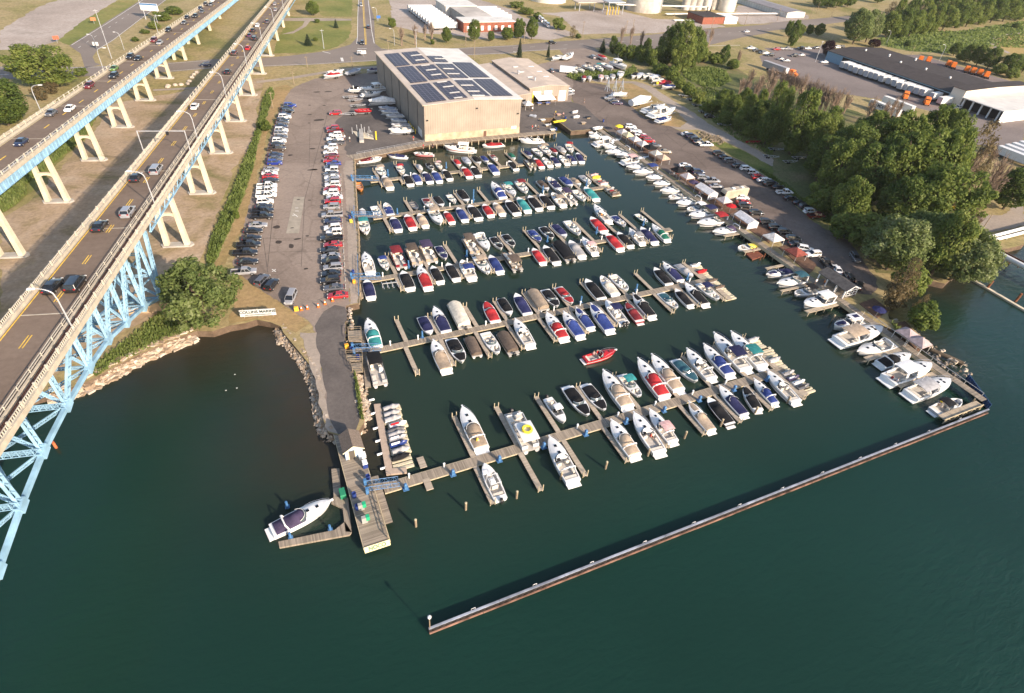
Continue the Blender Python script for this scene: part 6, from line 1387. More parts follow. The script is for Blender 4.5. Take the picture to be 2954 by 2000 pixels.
# end tower: battered lattice legs down to the abutment
for side in (-1, 1):
    mb = MB(); A = bp_('r', -22.5, -2.6+side*3.1, zr(-22)-3); B_ = bp_('r', -26.2, -2.6+side*3.1, 4.0); lattice(mb, A, B_, .9, .7); mb.build('tower_leg', M_bridge, trs)
mb = MB()
for z0, z1 in ((15, 10), (10, 15), (9.5, 4.5), (4.5, 9.5)):
    f = lambda z: 3.0; lattice(mb, bp_('r', -26.5, -2.6-f(z0), z0), bp_('r', -26.5, -2.6+f(z1), z1), .5, .3)
for z in (15, 9.8, 4): f = lambda z: 3.0; lattice(mb, bp_('r', -26.5, -2.6-f(z), z), bp_('r', -26.5, -2.6+f(z), z), .5, .3)
mb.build('tower_bracing', M_bridge, trs)
mb = MB(); q = bp_('r', -26.5, -2.6, 0); mb.box((q.x, q.y, ZL-.6), (4.0, 10.5, 3.0), math.atan2(UB.y, UB.x), base=True); tag(mb.build('abutment', mat('stained_concrete', .9, .2, col=(.42, .30, .19), noise=.35, nscale=.5), BRG))
P_bp = g('L', 505, 1030, 0)+Vector((0, 0, -1)); mb = MB(); mb.tube([P_bp, P_bp+Vector((0, 0, 2.6))], .22, 10); tag(mb.build('marker_pile', mat('faded_orange_steel', .8, .2, col=(.42, .12, .05), noise=.3)), 'short rust orange steel pile standing in the river beside the bridge truss', 'pile')
# ---- lamp posts on the bridges and the gantry
def lamp_post(base, h_, arm, toward, label, group='street lamps on the bridges'):
    r = thing('street_lamp', base, 0, label, 'street lamp', group); mb = MB(); pts = []
    for i in range(9):
        a = i/8; pts.append(Vector((0, 0, 0)) if i == 0 else Vector((0, 0, h_*.82))+toward*arm*(1-math.cos(a*math.pi/2))+Vector((0, 0, h_*.18*math.sin(a*math.pi/2))))
    pts[1] = Vector((0, 0, h_*.75)); mb.tube(pts, .11, 6, r1=.06); mb.build('post', M_gal, r); e_ = pts[-1]
    mb = MB(); mb.bar(e_-toward*.1, e_+toward*.9, .34, .16); mb.build('lamp_head', M_white, r)
def tz(k, t): return BR_[k][1](t)
for i, (t, lb) in enumerate([(-62, 'nearest on the right bridge'), (-18, 'second on the right bridge'), (22, 'by the gantry on the right bridge'), (62, 'fourth on the right bridge'), (103, 'fifth on the right bridge'), (144, 'sixth on the right bridge'), (185, 'seventh on the right bridge'), (226, 'farthest on the right bridge')]):
    lamp_post(bp_('r', t, 2.5, tz('r', t)), 8.2, 2.2, -NB, 'curved grey street lamp, '+lb)
for t, lb in [(22, 'nearest on the left bridge'), (50, 'second on the left bridge'), (100, 'behind the big tree on the left bridge'), (168, 'fourth on the left bridge')]:
    lamp_post(bp_('l', t, -8.0, tz('l', t)), 8.0, 2.2, NB, 'curved grey street lamp, '+lb)
gt = thing('sign_gantry', (0, 0, 0), 0, 'thin grey sign gantry spanning the right bridge with a small signal box', 'gantry'); t = 13; mb = MB(); A = bp_('r', t, -7.9, tz('r', t)); B_ = bp_('r', t, 2.7, tz('r', t))
for q in (A, B_): mb.tube([q, q+Vector((0, 0, 6.2))], .12, 6)
for m_ in islands(mb): m_.build('post', M_gal, gt)
mb = MB(); mb.tube([A+Vector((0, 0, 6.1)), B_+Vector((0, 0, 6.1))], .1, 6); mb.build('cross_beam', M_gal, gt); mb = MB(); q = A.lerp(B_, .62)+Vector((0, 0, 5.6)); mb.box(q, (.7, .5, .8), math.atan2(UB.y, UB.x)); mb.build('signal_box', M_black, gt)
# ---- traffic on the bridges
def bridge_cars(k, rows, away):
    sl_ = .040 if k == 'r' else .0505; rr = random.Random(3)
    for i, (t_, x, y, kk, c, lb) in enumerate(rows):
        z = 15.0
        for it in range(25): q = g(t_, x, y, z+.75); tt = UB.dot(q-Vector((BR_[k][0].x, BR_[k][0].y, 0))); z = BR_[k][1](tt)+.06
        q.z = z; rz = math.atan2(UB.y, UB.x)+(0 if away else math.pi)
        o = put_car(kk, c, q, 0, f'{CCN[c]} {KN[kk]} {lb}', f'cars on the {"right" if k == "r" else "left"} bridge', True)
        o.rotation_euler = (0, math.atan(sl_)*(1 if away else -1), rz)
bridge_cars('l', [('A', 185, 1265, 'se', 'N', 'nearest on the left bridge'), ('A', 455, 1005, 'se', 'G', 'second on the left bridge, beside the white sedan'), ('A', 620, 965, 'se', 'W', 'the only white one on the left bridge'), ('A', 797, 762, 'su', 'D', 'on the left bridge ahead of the white sedan'), ('A', 1018, 675, 'su', 'K', 'beside the green car on the left bridge'), ('A', 1020, 607, 'se', 'V', 'the only green one on the left bridge'), ('A', 1165, 505, 'su', 'K', 'left of a dark pair on the left bridge'), ('A', 1235, 520, 'se', 'K', 'right of a dark pair on the left bridge'), ('A', 1375, 357, 'su', 'D', 'beside the silver sedan on the left bridge'), ('A', 1428, 377, 'se', 'S', 'beside the dark red SUV on the left bridge'), ('A', 1505, 267, 'su', 'K', 'alone beyond the silver sedan on the left bridge'), ('A', 1645, 200, 'se', 'G', 'fourteenth back on the left bridge'), ('A', 1670, 152, 'se', 'K', 'left lane just beyond a dark grey sedan on the left bridge'), ('A', 1745, 142, 'su', 'K', 'right lane of the far queue on the left bridge'), ('A', 1805, 102, 'se', 'G', 'right lane near the top of the left bridge'), ('A', 1790, 70, 'se', 'N', 'left lane near the top of the left bridge'), ('A', 1835, 37, 'su', 'C', 'left of the topmost pair on the left bridge'), ('A', 1882, 40, 'su', 'G', 'right of the topmost pair on the left bridge'), ('A', 1900, 2, 'se', 'W', 'cut by the top edge on the left bridge')], False)
bridge_cars('r', [('G', 465, 1062, 'se', 'K', 'nearest in the left lane of the right bridge'), ('G', 672, 1045, 'va', 'K', 'nearest in the right lane of the right bridge'), ('G', 890, 525, 'se', 'K', 'with red tail lights behind the grey SUV on the right bridge'), ('G', 1140, 402, 'su', 'S', 'third ahead in the right lane of the right bridge'), ('G', 1215, 92, 'se', 'K', 'left lane just below the gantry'), ('G', 1395, 25, 'va', 'S', 'right lane just below the gantry'), ('A', 1740, 945, 'se', 'W', 'alone above the gantry on the right bridge'), ('A', 2035, 637, 'se', 'K', 'alone in the right lane above the white sedan'), ('A', 2095, 472, 'su', 'C', 'left lane beyond the lone black sedan'), ('A', 2215, 425, 'se', 'R', 'the only red one on the right bridge'), ('A', 2275, 342, 'su', 'K', 'right lane beyond the red sedan'), ('A', 2230, 312, 'se', 'P', 'left lane beyond the red sedan'), ('A', 2260, 267, 'se', 'K', 'left lane behind the far white sedan'), ('A', 2300, 222, 'se', 'W', 'far white one in the left lane of the right bridge'), ('B', 95, 190, 'se', 'G', 'right lane far up the right bridge'), ('B', 168, 85, 'se', 'S', 'second from the top of the right bridge'), ('B', 162, 32, 'se', 'S', 'farthest in the frame on the right bridge')], True)
# ================================================================== BUILDINGS
def siding(name, col, pitch=.9, rough_=.75, depth=.35):
    m = bpy.data.materials.new(name); m.use_nodes = True; t = m.node_tree; b = t.nodes['Principled BSDF']; N = t.nodes.new; Lk = t.links.new
    b.inputs['Roughness'].default_value = rough_; b.inputs['Specular IOR Level'].default_value = .25
    geo = N('ShaderNodeNewGeometry'); sp = N('ShaderNodeSeparateXYZ'); Lk(geo.outputs['Position'], sp.inputs[0])
    ad = N('ShaderNodeMath'); ad.operation = 'ADD'; Lk(sp.outputs['X'], ad.inputs[0]); Lk(sp.outputs['Y'], ad.inputs[1])
    mu = N('ShaderNodeMath'); mu.operation = 'MULTIPLY'; mu.inputs[1].default_value = 2*math.pi/pitch; Lk(ad.outputs[0], mu.inputs[0]); sn = N('ShaderNodeMath'); sn.operation = 'SINE'; Lk(mu.outputs[0], sn.inputs[0])
    nz = N('ShaderNodeTexNoise'); nz.inputs['Scale'].default_value = .25; nz.inputs['Detail'].default_value = 7; Lk(geo.outputs['Position'], nz.inputs['Vector'])
    mr = N('ShaderNodeMapRange'); mr.inputs[1].default_value = .3; mr.inputs[2].default_value = .7; mr.inputs[3].default_value = .87; mr.inputs[4].default_value = 1.1; Lk(nz.outputs['Fac'], mr.inputs[0])
    m2 = N('ShaderNodeMath'); m2.operation = 'MULTIPLY_ADD'; m2.inputs[1].default_value = .055; Lk(sn.outputs[0], m2.inputs[0]); Lk(mr.outputs[0], m2.inputs[2])
    mx = N('ShaderNodeVectorMath'); mx.operation = 'SCALE'; mx.inputs[0].default_value = col; Lk(m2.outputs[0], mx.inputs['Scale']); Lk(mx.outputs[0], b.inputs['Base Color'])
    bp = N('ShaderNodeBump'); bp.inputs['Strength'].default_value = depth; bp.inputs['Distance'].default_value = .06; Lk(sn.outputs[0], bp.inputs['Height']); Lk(bp.outputs[0], b.inputs['Normal'])
    MATS[name] = m; return m
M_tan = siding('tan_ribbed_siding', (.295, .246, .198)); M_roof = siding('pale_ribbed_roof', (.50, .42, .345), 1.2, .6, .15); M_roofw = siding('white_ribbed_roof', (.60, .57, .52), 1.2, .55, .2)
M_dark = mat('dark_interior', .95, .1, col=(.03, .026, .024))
def gable(r, x0, x1, y0, y1, zb, ze, zr, wm, rm, ridge_x=None, over=.3, wall='wall', roof='roof', rm2=None):
    rx = ridge_x or (x0+x1)/2; mb = MB(); pr = [(x0, zb), (x1, zb), (x1, ze), (rx, zr), (x0, ze)]
    mb.loft([[(a, y0, b_) for a, b_ in pr], [(a, y1, b_) for a, b_ in pr]], closed=True); w_ = mb.build(wall, wm, r); out = [w_]
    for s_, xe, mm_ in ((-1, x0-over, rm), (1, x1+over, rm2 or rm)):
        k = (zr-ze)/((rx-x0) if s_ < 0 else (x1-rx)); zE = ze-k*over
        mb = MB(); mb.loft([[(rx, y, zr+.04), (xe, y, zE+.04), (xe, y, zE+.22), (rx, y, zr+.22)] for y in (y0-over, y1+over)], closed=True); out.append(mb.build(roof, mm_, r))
    return out
sh = thing('boat_shed', (0, 0, 0), 0, 'large tan metal boat storage building with solar panels on its roof', 'building')
X0, X1, Y0, Y1, ZE, ZR = 59.3, 96.6, 201.15, 271.5, 14.3, 15.3; RX = (X0+X1)/2
gable(sh, X0, X1, Y0, Y1, ZL, ZE, ZR, M_tan, M_roof, over=.45, rm2=M_roofw)  # sun glare painted in: the right slope takes the whiter roof colour
mb = MB(); mb.box(((X0+X1)/2, Y0-.06, ZL), (X1-X0+.1, .1, 2.6), base=True); mb.build('base_course', mat('stained_cream_block', .85, .2, col=(.40, .32, .22), noise=.25, nscale=.6), sh)
mb = MB(); mb.bar((X0-.5, Y0-.48, ZE+.12), (X0-.5, Y1+.4, ZE+.12), .35, .35); mb.build('gutter', mat('tan_trim', .6, .3, col=(.44, .35, .26)), sh)
mb = MB()
for y in (209.5, 222, 234, 246, 258): mb.box((X0-.06, y, ZL), (.12, .18, ZE-ZL), base=True)
for m_ in islands(mb): m_.build('downspout', M_black, sh)
mb = MB(); mb.box((82.5, Y0-.13, ZL), (1.1, .06, 2.1), base=True); mb.build('door', mat('brown_door', .6, .3, col=(.12, .06, .04)), sh)
mb = MB(); mb.box((X0-.05, 207, ZL+.3), (.08, 5.0, 2.6), base=True); mb.build('service_door', M_white, sh)
mb = MB(); mb.box((94.2, Y0-.14, 4.1), (2.0, .06, 1.0)); mb.build('wall_sign', M_white, sh)
mb = MB(); mb.box((60.3, Y0-.25, 9.2), (.6, .4, .35)); mb.box((79, Y0-.25, 12.2), (.6, .4, .35)); mb.box((95.5, Y0-.25, 9.2), (.6, .4, .35))
for m_ in islands(mb): m_.build('wall_lamp', M_black, sh)
M_sol = bpy.data.materials.new('solar_panel'); M_sol.use_nodes = True; t = M_sol.node_tree; b = t.nodes['Principled BSDF']; b.inputs['Roughness'].default_value = .35; b.inputs['Specular IOR Level'].default_value = .12
geo = t.nodes.new('ShaderNodeNewGeometry'); br = t.nodes.new('ShaderNodeTexBrick'); br.offset = 0; br.inputs['Scale'].default_value = 1; br.inputs['Brick Width'].default_value = 1.7; br.inputs['Row Height'].default_value = 2.1; br.inputs['Mortar Size'].default_value = .07; br.inputs['Color1'].default_value = (.028, .022, .036, 1); br.inputs['Color2'].default_value = (.035, .028, .044, 1); br.inputs['Mortar'].default_value = (.2, .18, .2, 1)
t.links.new(geo.outputs['Position'], br.inputs['Vector']); t.links.new(br.outputs[0], b.inputs['Base Color']); MATS['solar'] = M_sol
def roofz(x): return ZR+.3-(ZR-ZE)*abs(x-RX)/(RX-X0)
def onroof(t_, x, y):
    q = g(t_, x, y, 15)
    for _ in range(6): q = g(t_, x, y, roofz(q.x)); 
    return q
ARR = ['1135 490 1265 475 1370 578 1255 600', '1300 470 1440 462 1540 560 1400 577', '1530 505 1660 503 1702 555 1580 560', '1255 605 1410 590 1515 728 1380 747', '1422 590 1600 582 1702 700 1550 722', '1620 583 1740 565 1890 695 1740 703', '1770 563 1920 560 2070 690 1905 698', '1385 765 1550 742 1690 898 1520 922', '1575 737 1745 729 1872 876 1730 894', '1785 726 1925 713 2085 862 1920 862', '1950 711 2105 708 2280 855 2110 863']
for s_ in ARR:
    v = list(map(float, s_.split())); q = [onroof('B', v[i], v[i+1]) for i in (0, 2, 4, 6)]; xa = (q[0].x+q[3].x)/2; xb = (q[1].x+q[2].x)/2; ya = (q[2].y+q[3].y)/2; yb = (q[0].y+q[1].y)/2
    mb = MB(); pts = [(x, y, roofz(x)) for x, y in ((xa, ya), (xb, ya), (xb, yb), (xa, yb))]; mb.loft([[(p[0], p[1], p[2]+.02) for p in pts], [(p[0], p[1], p[2]+.14) for p in pts]], closed=True); mb.build('solar_array', M_sol, sh)
for xa, ya, xb, yb in [(1380, 502, 1475, 493), (1420, 544, 1505, 536), (1472, 592, 1545, 584), (1515, 634, 1605, 623), (1562, 677, 1650, 666), (1595, 530, 1680, 527), (1672, 622, 1760, 616), (1708, 667, 1810, 661), (1670, 787, 1760, 769), (1725, 838, 1815, 826), (1765, 882, 1840, 873), (1830, 771, 1930, 763), (1890, 823, 1990, 818), (1928, 862, 2035, 856), (1612, 742, 1700, 733)]:
    a, b_ = onroof('B', xa, ya), onroof('B', xb, yb); y = (a.y+b_.y)/2; z = roofz((a.x+b_.x)/2); mb = MB(); mb.bar((a.x, y, roofz(a.x)+.22), (b_.x, y, roofz(b_.x)+.22), 1.0, .08); mb.build('skylight', M_roofw, sh)
# workshop
M_wroof = siding('beige_ribbed_roof', (.50, .41, .33), 2.2, .7, .1)
wk = thing('workshop', (0, 0, 0), 0, 'low tan metal workshop with open bays beside the boat shed', 'building')
gable(wk, 115.6, 134.6, 233.2, 276.5, ZL, 7.6, 8.5, M_tan, M_wroof, 124.5)
gable(wk, 108.6, 115.5, 230.3, 276.5, ZL, 5.9, 6.5, M_tan, M_wroof, 115.0, .2, 'annex_wall', 'annex_roof')
yF = 233.2
for x0, x1 in ((116.2, 121.0), (121.6, 126.4)):
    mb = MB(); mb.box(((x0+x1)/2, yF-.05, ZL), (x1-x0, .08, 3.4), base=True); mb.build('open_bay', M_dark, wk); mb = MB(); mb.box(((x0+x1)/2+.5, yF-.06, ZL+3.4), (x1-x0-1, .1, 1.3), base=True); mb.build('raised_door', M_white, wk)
mb = MB(); mb.box((131.6, yF-.06, ZL), (3.4, .1, 4.4), base=True); mb.build('roll_door', M_white, wk)
mb = MB(); mb.box((128.6, yF-.06, ZL), (1.0, .08, 2.2), base=True); mb.build('door', mat('brown_wood_door', .7, .3, col=(.2, .11, .05)), wk)
mb = MB(); mb.box((111.8, 230.3-.05, 3.8), (1.6, .08, .9)); mb.build('window', M_glass, wk)
for x, y in ((122, 262), (129, 262), (121.5, 254), (129.5, 254), (122, 246), (129, 246)):
    zz = 8.5+.24-(abs(x-124.5)/(10.1 if x > 124.5 else 8.9))*.9; mb = MB(); mb.box((x, y, zz), (3.4, .9, .12)); mb.build('skylight', M_white, wk)
mb = MB()
for x, y in ((118.5, 252), (121.5, 241)): mb.lathe((x, y, 8.2), [(.4, 0), (.4, 1.1), (.6, 1.15), (.5, 1.5)], 8)
for m_ in islands(mb): m_.build('vent', M_gal, wk)
mb = MB(); mb.loft([[(x-.3, 233.0, z), (x+.3, 233.0, z), (x+.25, 232.8, z), (x-.25, 232.8, z)] for x, z in ((117.3, ZL), (117.2, ZL+2.2), (117.0, ZL+4.0))], closed=True); tag(mb.build('kayak', mat('yellow_hull_plastic', .4, .4, col=(.75, .62, .03))), 'tall yellow kayak stood on end in the workshop bay', 'kayak')
# depot, brick terminal, warehouse, tanks
dp = thing('depot', (0, 0, 0), 0, 'long truck depot with dark shingle roof and white loading hall', 'building'); M_shing = mat('dark_shingle_roof', .9, .2, col=(.05, .042, .04), noise=.2, nscale=.4)
gable(dp, 331.5, 378, 190, 271, ZL, 6.8, 8.2, mat('blue_grey_wall', .7, .3, col=(.2, .3, .38), noise=.1), M_shing, 350, .5)
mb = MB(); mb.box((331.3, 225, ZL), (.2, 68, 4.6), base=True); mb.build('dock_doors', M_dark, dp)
gable(dp, 330.6, 384, 183.2, 190, ZL, 9.8, 10.3, mat('cream_wall_panel', .7, .3, col=(.58, .52, .44), noise=.05), M_shing, 356, .3, 'hall_wall', 'hall_roof')
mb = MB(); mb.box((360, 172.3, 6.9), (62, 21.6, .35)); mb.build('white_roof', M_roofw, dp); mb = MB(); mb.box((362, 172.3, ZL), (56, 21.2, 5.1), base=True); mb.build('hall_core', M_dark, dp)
mb = MB(); mb.box((360, 161.7, ZL), (62, .3, 5.2), base=True); mb.build('end_wall', M_white, dp); mb = MB()
for y in (164, 168.5, 173, 177.5, 182): mb.box((331.0, y, ZL), (.6, .6, 5.3), base=True)
for m_ in islands(mb): m_.build('bay_post', M_white, dp)
mb = MB()
for x, y in ((352, 262), (358, 250), (350, 236), (353, 222), (351, 206), (368, 240)): mb.lathe((x, y, 7.9), [(.5, 0), (.5, 1.0), (.7, 1.05), (.2, 1.4)], 8)
for m_ in islands(mb): m_.build('roof_vent', M_white, dp)
mb = MB(); mb.lathe((368, 172, 7.1), [(1.6, 0), (1.6, .6), (.6, 1.2)], 10); mb.build('exhaust_fan', M_gal, dp)
bt_ = thing('truck_terminal', (0, 0, 0), 0, 'brick fronted truck terminal with white flat roof beyond the main road', 'building'); M_brick = mat('red_brick', .9, .2, col=(.24, .085, .055), noise=.2, nscale=1)
mb = MB(); mb.box((147.5, 365, ZL), (33, 13, 5.2), base=True); mb.build('brick_front', M_brick, bt_)
mb = MB(); mb.box((147.5, 365, ZL+5.2), (33.6, 13.6, .4), base=True); mb.build('front_roof', M_roofw, bt_); mb = MB(); mb.box((146.5, 387, ZL), (17, 30.6, 5.0), base=True); mb.build('dock_hall', M_concg, bt_)
mb = MB(); mb.box((146.5, 387, ZL+5.0), (18, 30.4, .3), base=True); mb.build('hall_roof', mat('grey_membrane_roof', .8, .2, col=(.42, .38, .34), noise=.3, nscale=.1), bt_); mb = MB(); mb.box((145, 413, ZL+5.5), (22, 21, .35), base=True); mb.box((145, 413, ZL), (20, 20.6, 5.4), base=True); mb.build('white_shed', M_roofw, bt_)
mb = MB()
for i in range(7): mb.box((134+i*4.4, 358.4, ZL+1), (1.7, .12, 2.4), base=True)
for m_ in islands(mb): m_.build('window', M_white, bt_)
for i in range(10): trailer_c = inst(tr, (121.5, 366+i*5.4, ZL+.05), math.pi, 1, TW, f'white semi trailer, {ORD[i]} from the road, docked west of the brick terminal', 'trailer', 'trailers at the brick terminal')
for i in range(5): inst(tr, (164.5, 384+i*6.2, ZL+.05), 0, 1, TW, f'white semi trailer, {ORD[i]} from the road, docked east of the brick terminal', 'trailer', 'trailers at the brick terminal')
for i, (x, y) in enumerate([(685, 600), (725, 612), (765, 630), (808, 648), (855, 662), (900, 680), (942, 692), (985, 705), (1035, 725), (1100, 745), (1150, 765), (1200, 790), (1245, 800), (1300, 818), (1350, 835), (1400, 850), (1490, 880), (1565, 920)]):
    q = g('D', x, y, 3); inst(tr, (q.x+8 if i < 16 else q.x+7.5, q.y, ZL+.05), math.pi, 1, TW, f'white box trailer backed to the depot dock, {ORD[i]} from the dark shrub', 'trailer', 'trailers at the depot dock')
for t_, x0, y0, x1, y1, c, lb in [('D', 205, 640, 5, 570, dict(c=(.33, .32, .33), d=(.6, .58, .55)), 'grey trailer hitched to an orange truck on the depot yard'), ('D', 1205, 1020, 945, 915, None, 'white trailer with dark letters half hidden by trees'), ('D', 1330, 985, 1090, 895, None, 'pale trailer behind the lettered trailer')]: trailer(t_, x0, y0, x1, y1, lb, None, c, zz=4)
for i in range(4): q = g('D', 2080+i*62, 1335-i*14, 4); inst(tr, (q.x+.5, q.y-8.2, ZL+.05), R(90), 1, dict(c=(.6, .6, .6), d=(.4, .4, .42)), f'grey white trailer, {ORD[i]} from the bare tree, at the right edge of the depot yard', 'trailer', 'trailers at the right edge')
lt = [o for o in bpy.data.objects if o.get('label') == 'white trailer with dark letters half hidden by trees'][0]; text('MDI', 1.9, mat('grey_lettering', .6, .3, col=(.06, .07, .09)), lt, (-1.5, -1.33, 2.7), (R(90), 0, 0)); text('MDI', 1.9, MATS['grey_lettering'], lt, (-1.5, 1.33, 2.7), (R(90), 0, math.pi))
for i, (x, y, rz) in enumerate([(1395, 540, 40), (1468, 545, 40), (1645, 580, 40), (1690, 595, 40), (1810, 630, 40), (1865, 645, 40), (1925, 660, 40), (1985, 680, 40), (1262, 868, -140), (1452, 920, -140), (252, 672, -80)]):
    q = g('D', x, y, 2.5); inst(tk, (q.x, q.y, ZL+.05), R(rz), 1, dict(c=(.72, .17, .02)), f'orange truck tractor, {ORD[i]} from the left behind the depot' if i < 8 else ['orange tractor among the docked trailers', 'orange tractor under a trailer at the depot dock', 'orange tractor hitched to the grey trailer'][i-8], 'truck', 'orange truck tractors')
wh = thing('storage_units', (0, 0, 0), 0, 'long low white storage unit building near the top edge', 'building'); gable(wh, 406, 425, 381, 470, ZL, 5.2, 6.2, siding('pale_metal_siding', (.55, .52, .47), 3.0), mat('grey_metal_roof', .6, .3, col=(.22, .2, .2), noise=.15, nscale=.2))
M_tank = mat('white_tank_steel', .6, .3, col=(.58, .55, .5), noise=.18, nscale=.25); M_tankr = mat('streaked_tank_steel', .7, .3, col=(.45, .41, .36), noise=.3, nscale=.2)
for nm, x, y, r_, h_, m_, lb in [('storage_tank', 232, 451, 14, 11, M_tank, 'wide white storage tank cut by the top edge'), ('storage_tank', 294, 414, 13, 17, M_tankr, 'tall streaked white storage tank near the top edge'), ('silo', 333, 414, 3, 23, M_tankr, 'first narrow silo from the left of five'), ('silo', 338.8, 414, 3, 23, M_tankr, 'second narrow silo from the left of five'), ('silo', 345, 414, 3, 23, M_tankr, 'third narrow silo from the left of five'), ('silo', 353.5, 414, 3.2, 23, M_tank, 'fourth narrow silo from the left of five'), ('silo', 361, 415, 3, 23, M_tankr, 'fifth narrow silo from the left of five'), ('storage_tank', 369, 409, 6.5, 14, M_tank, 'short round cream tank right of the silos')]:
    o = thing(nm, (x, y, ZL), 0, lb, 'tank' if nm != 'silo' else 'silo', 'silos near the top edge' if nm == 'silo' else None); MB().lathe((0, 0, 0), [(r_, 0), (r_, h_)], 28).build('shell', m_, o, 40); MB().lathe((0, 0, h_), [(r_*1.01, 0), (r_*.5, r_*.1), (.2, r_*.14)], 28).build('tank_roof', m_, o, 40)
    MB().tube([(r_*.7, -r_*.78, 0), (r_*.7, -r_*.78, h_)], .25, 5).build('ladder', M_gal, o)
lc = thing('loading_canopy', (0, 0, 0), 0, 'grey canopy with yellow pipes at the tank farm loading rack', 'canopy'); mb = MB(); mb.box((250, 415, 7.2), (28, 9, .5)); mb.build('roof', M_roof, lc); mb = MB(); mb.box((260, 402, 9.5), (14, 9, .5)); mb.build('high_roof', M_gal, lc); mb = MB()
for x in (238, 250, 262): mb.tube([(x, 411.5, ZL), (x, 411.5, 7)], .3, 6); mb.tube([(x, 418, ZL), (x, 418, 7)], .3, 6)
for x in (254, 266): mb.tube([(x, 398.5, ZL), (x, 398.5, 9.4)], .3, 6); mb.tube([(x, 405.5, ZL), (x, 405.5, 9.4)], .3, 6)
for m_ in islands(mb): m_.build('post', M_gal, lc)
mb = MB()
for i in range(5): mb.tube([(254+i*2.4, 400, ZL), (254+i*2.4, 400, 6), (255+i*2.4, 403, 6.5)], .3, 5)
for m_ in islands(mb): m_.build('yellow_pipe', mat('yellow_pipe_paint', .5, .3, col=(.6, .42, .03)), lc)
pb2 = thing('pump_house', (0, 0, 0), 0, 'small brick pump house with white wing in front of the silos', 'building'); MB().box((322, 375, ZL), (19, 18, 4.4), base=True).build('brick_wall', M_brick, pb2); MB().box((322, 375, ZL+4.4), (19.6, 18.6, .3), base=True).build('roof', M_shing, pb2); MB().box((337.5, 370, ZL), (11.6, 9, 4.2), base=True).build('white_wing', M_white, pb2); mb = MB()
for x in (326, 329): mb.tube([(x, 380, 6), (x, 380, 10)], .4, 6)
for m_ in islands(mb): m_.build('stack', M_black, pb2)
for i, (a, b_, z) in enumerate([((300, 392), (420, 388), 3.0), ((296, 376), (318, 374), 2.2), ((268, 410), (345, 398), 6.0)]):
    o = thing('pipe_run', (0, 0, 0), 0, ['long white pipe run in front of the silos', 'short white pipe run left of the pump house', 'raised pipe rack between the tall tank and silos'][i], 'pipes', 'pipe runs at the tank farm'); mb = MB()
    for k in range(3): mb.tube([(a[0], a[1]+k*1.0, z), (b_[0], b_[1]+k*1.0, z)], .35, 6)
    for m_ in islands(mb): m_.build('pipe', M_tank, o)
# pavilion on the east pier, with its gable to the river
pv = thing('pavilion', (0, 0, 0), 0, 'open timber pavilion with grey shingle roof and white trim on the east pier', 'pavilion'); x0, x1, y0, y1 = 131.4, 136.0, 75.3, 84.2
for s_ in (-1, 1):
    xe = x0-.3 if s_ < 0 else x1+.3; mb = MB(); mb.loft([[((x0+x1)/2, y, 5.1), (xe, y, 4.0), (xe, y, 4.14), ((x0+x1)/2, y, 5.24)] for y in (y0-.3, y1+.3)], closed=True); mb.build('roof', mat('grey_shingle_roof', .95, .1, col=(.085, .08, .078), noise=.3, nscale=1.2), pv)
mb = MB()
for x in (x0+.1, x1-.1):
    for y in (y0+.2, y0+3, y0+6, y1-.2): mb.box((x, y, ZL), (.28, .28, 2.5), base=True)
for m_ in islands(mb): m_.build('post', M_white, pv)
mb = MB(); xm = (x0+x1)/2; mb.bar((x0-.3, y0-.33, 4.05), (xm, y0-.33, 5.15), .06, .25); mb.bar((xm, y0-.33, 5.15), (x1+.3, y0-.33, 4.05), .06, .25); mb.bar((x0, y0-.1, 4.0), (x1, y0-.1, 4.0), .1, .25)
for x in (x0+.5, xm-.5, xm+.5, x1-.5): mb.box((x, y0-.1, 2.4), (.14, .1, 1.6), base=True)
for z in (2.4, 3.2): mb.box((xm, y0-.1, z), (x1-x0-.8, .1, .14))
mb.build('gable_frame', M_white, pv); MB().box((xm, (y0+y1)/2, ZL+.05), (x1-x0, y1-y0, .1)).build('floor', M_planky, pv)
MB().box((x1-.25, (y0+y1)/2, ZL+.1), (.12, y1-y0, 1.4), base=True).build('back_wall', mat('red_brown_boards', .8, .2, col=(.17, .07, .05), noise=.2), pv)
# timber terraces beside the pier
for sp, lb in (('C 900 1150 1000 1120 1380 1420 1300 1470', 'under the north row of canopies'), ('I 1400 20 1490 0 2000 400 1900 450', 'under the middle row of canopies'), ('I 1960 470 2030 400 J 60 580 I 2290 690', 'under the white party tent and square canopy'), ('J 130 730 230 690 470 880 440 930 400 960', 'round the red brown gazebo'), ('O 1150 230 1260 210 1450 420 1370 480', 'under the pair of mauve canopies'), ('J 850 1230 980 1180 1120 1290 1010 1360', 'in the shade beyond the pavilion')):
    q = P2(sp, ZL); mb = MB(); mb.prism([(p.x, p.y) for p in q], ZL-.4, ZL+.13); tag(mb.build('terrace', mat('dark_deck_boards', .9, .2, col=(.13, .075, .05), noise=.3, nscale=1.5)), 'dark timber terrace '+lb, 'deck', 'terraces along the east pier')
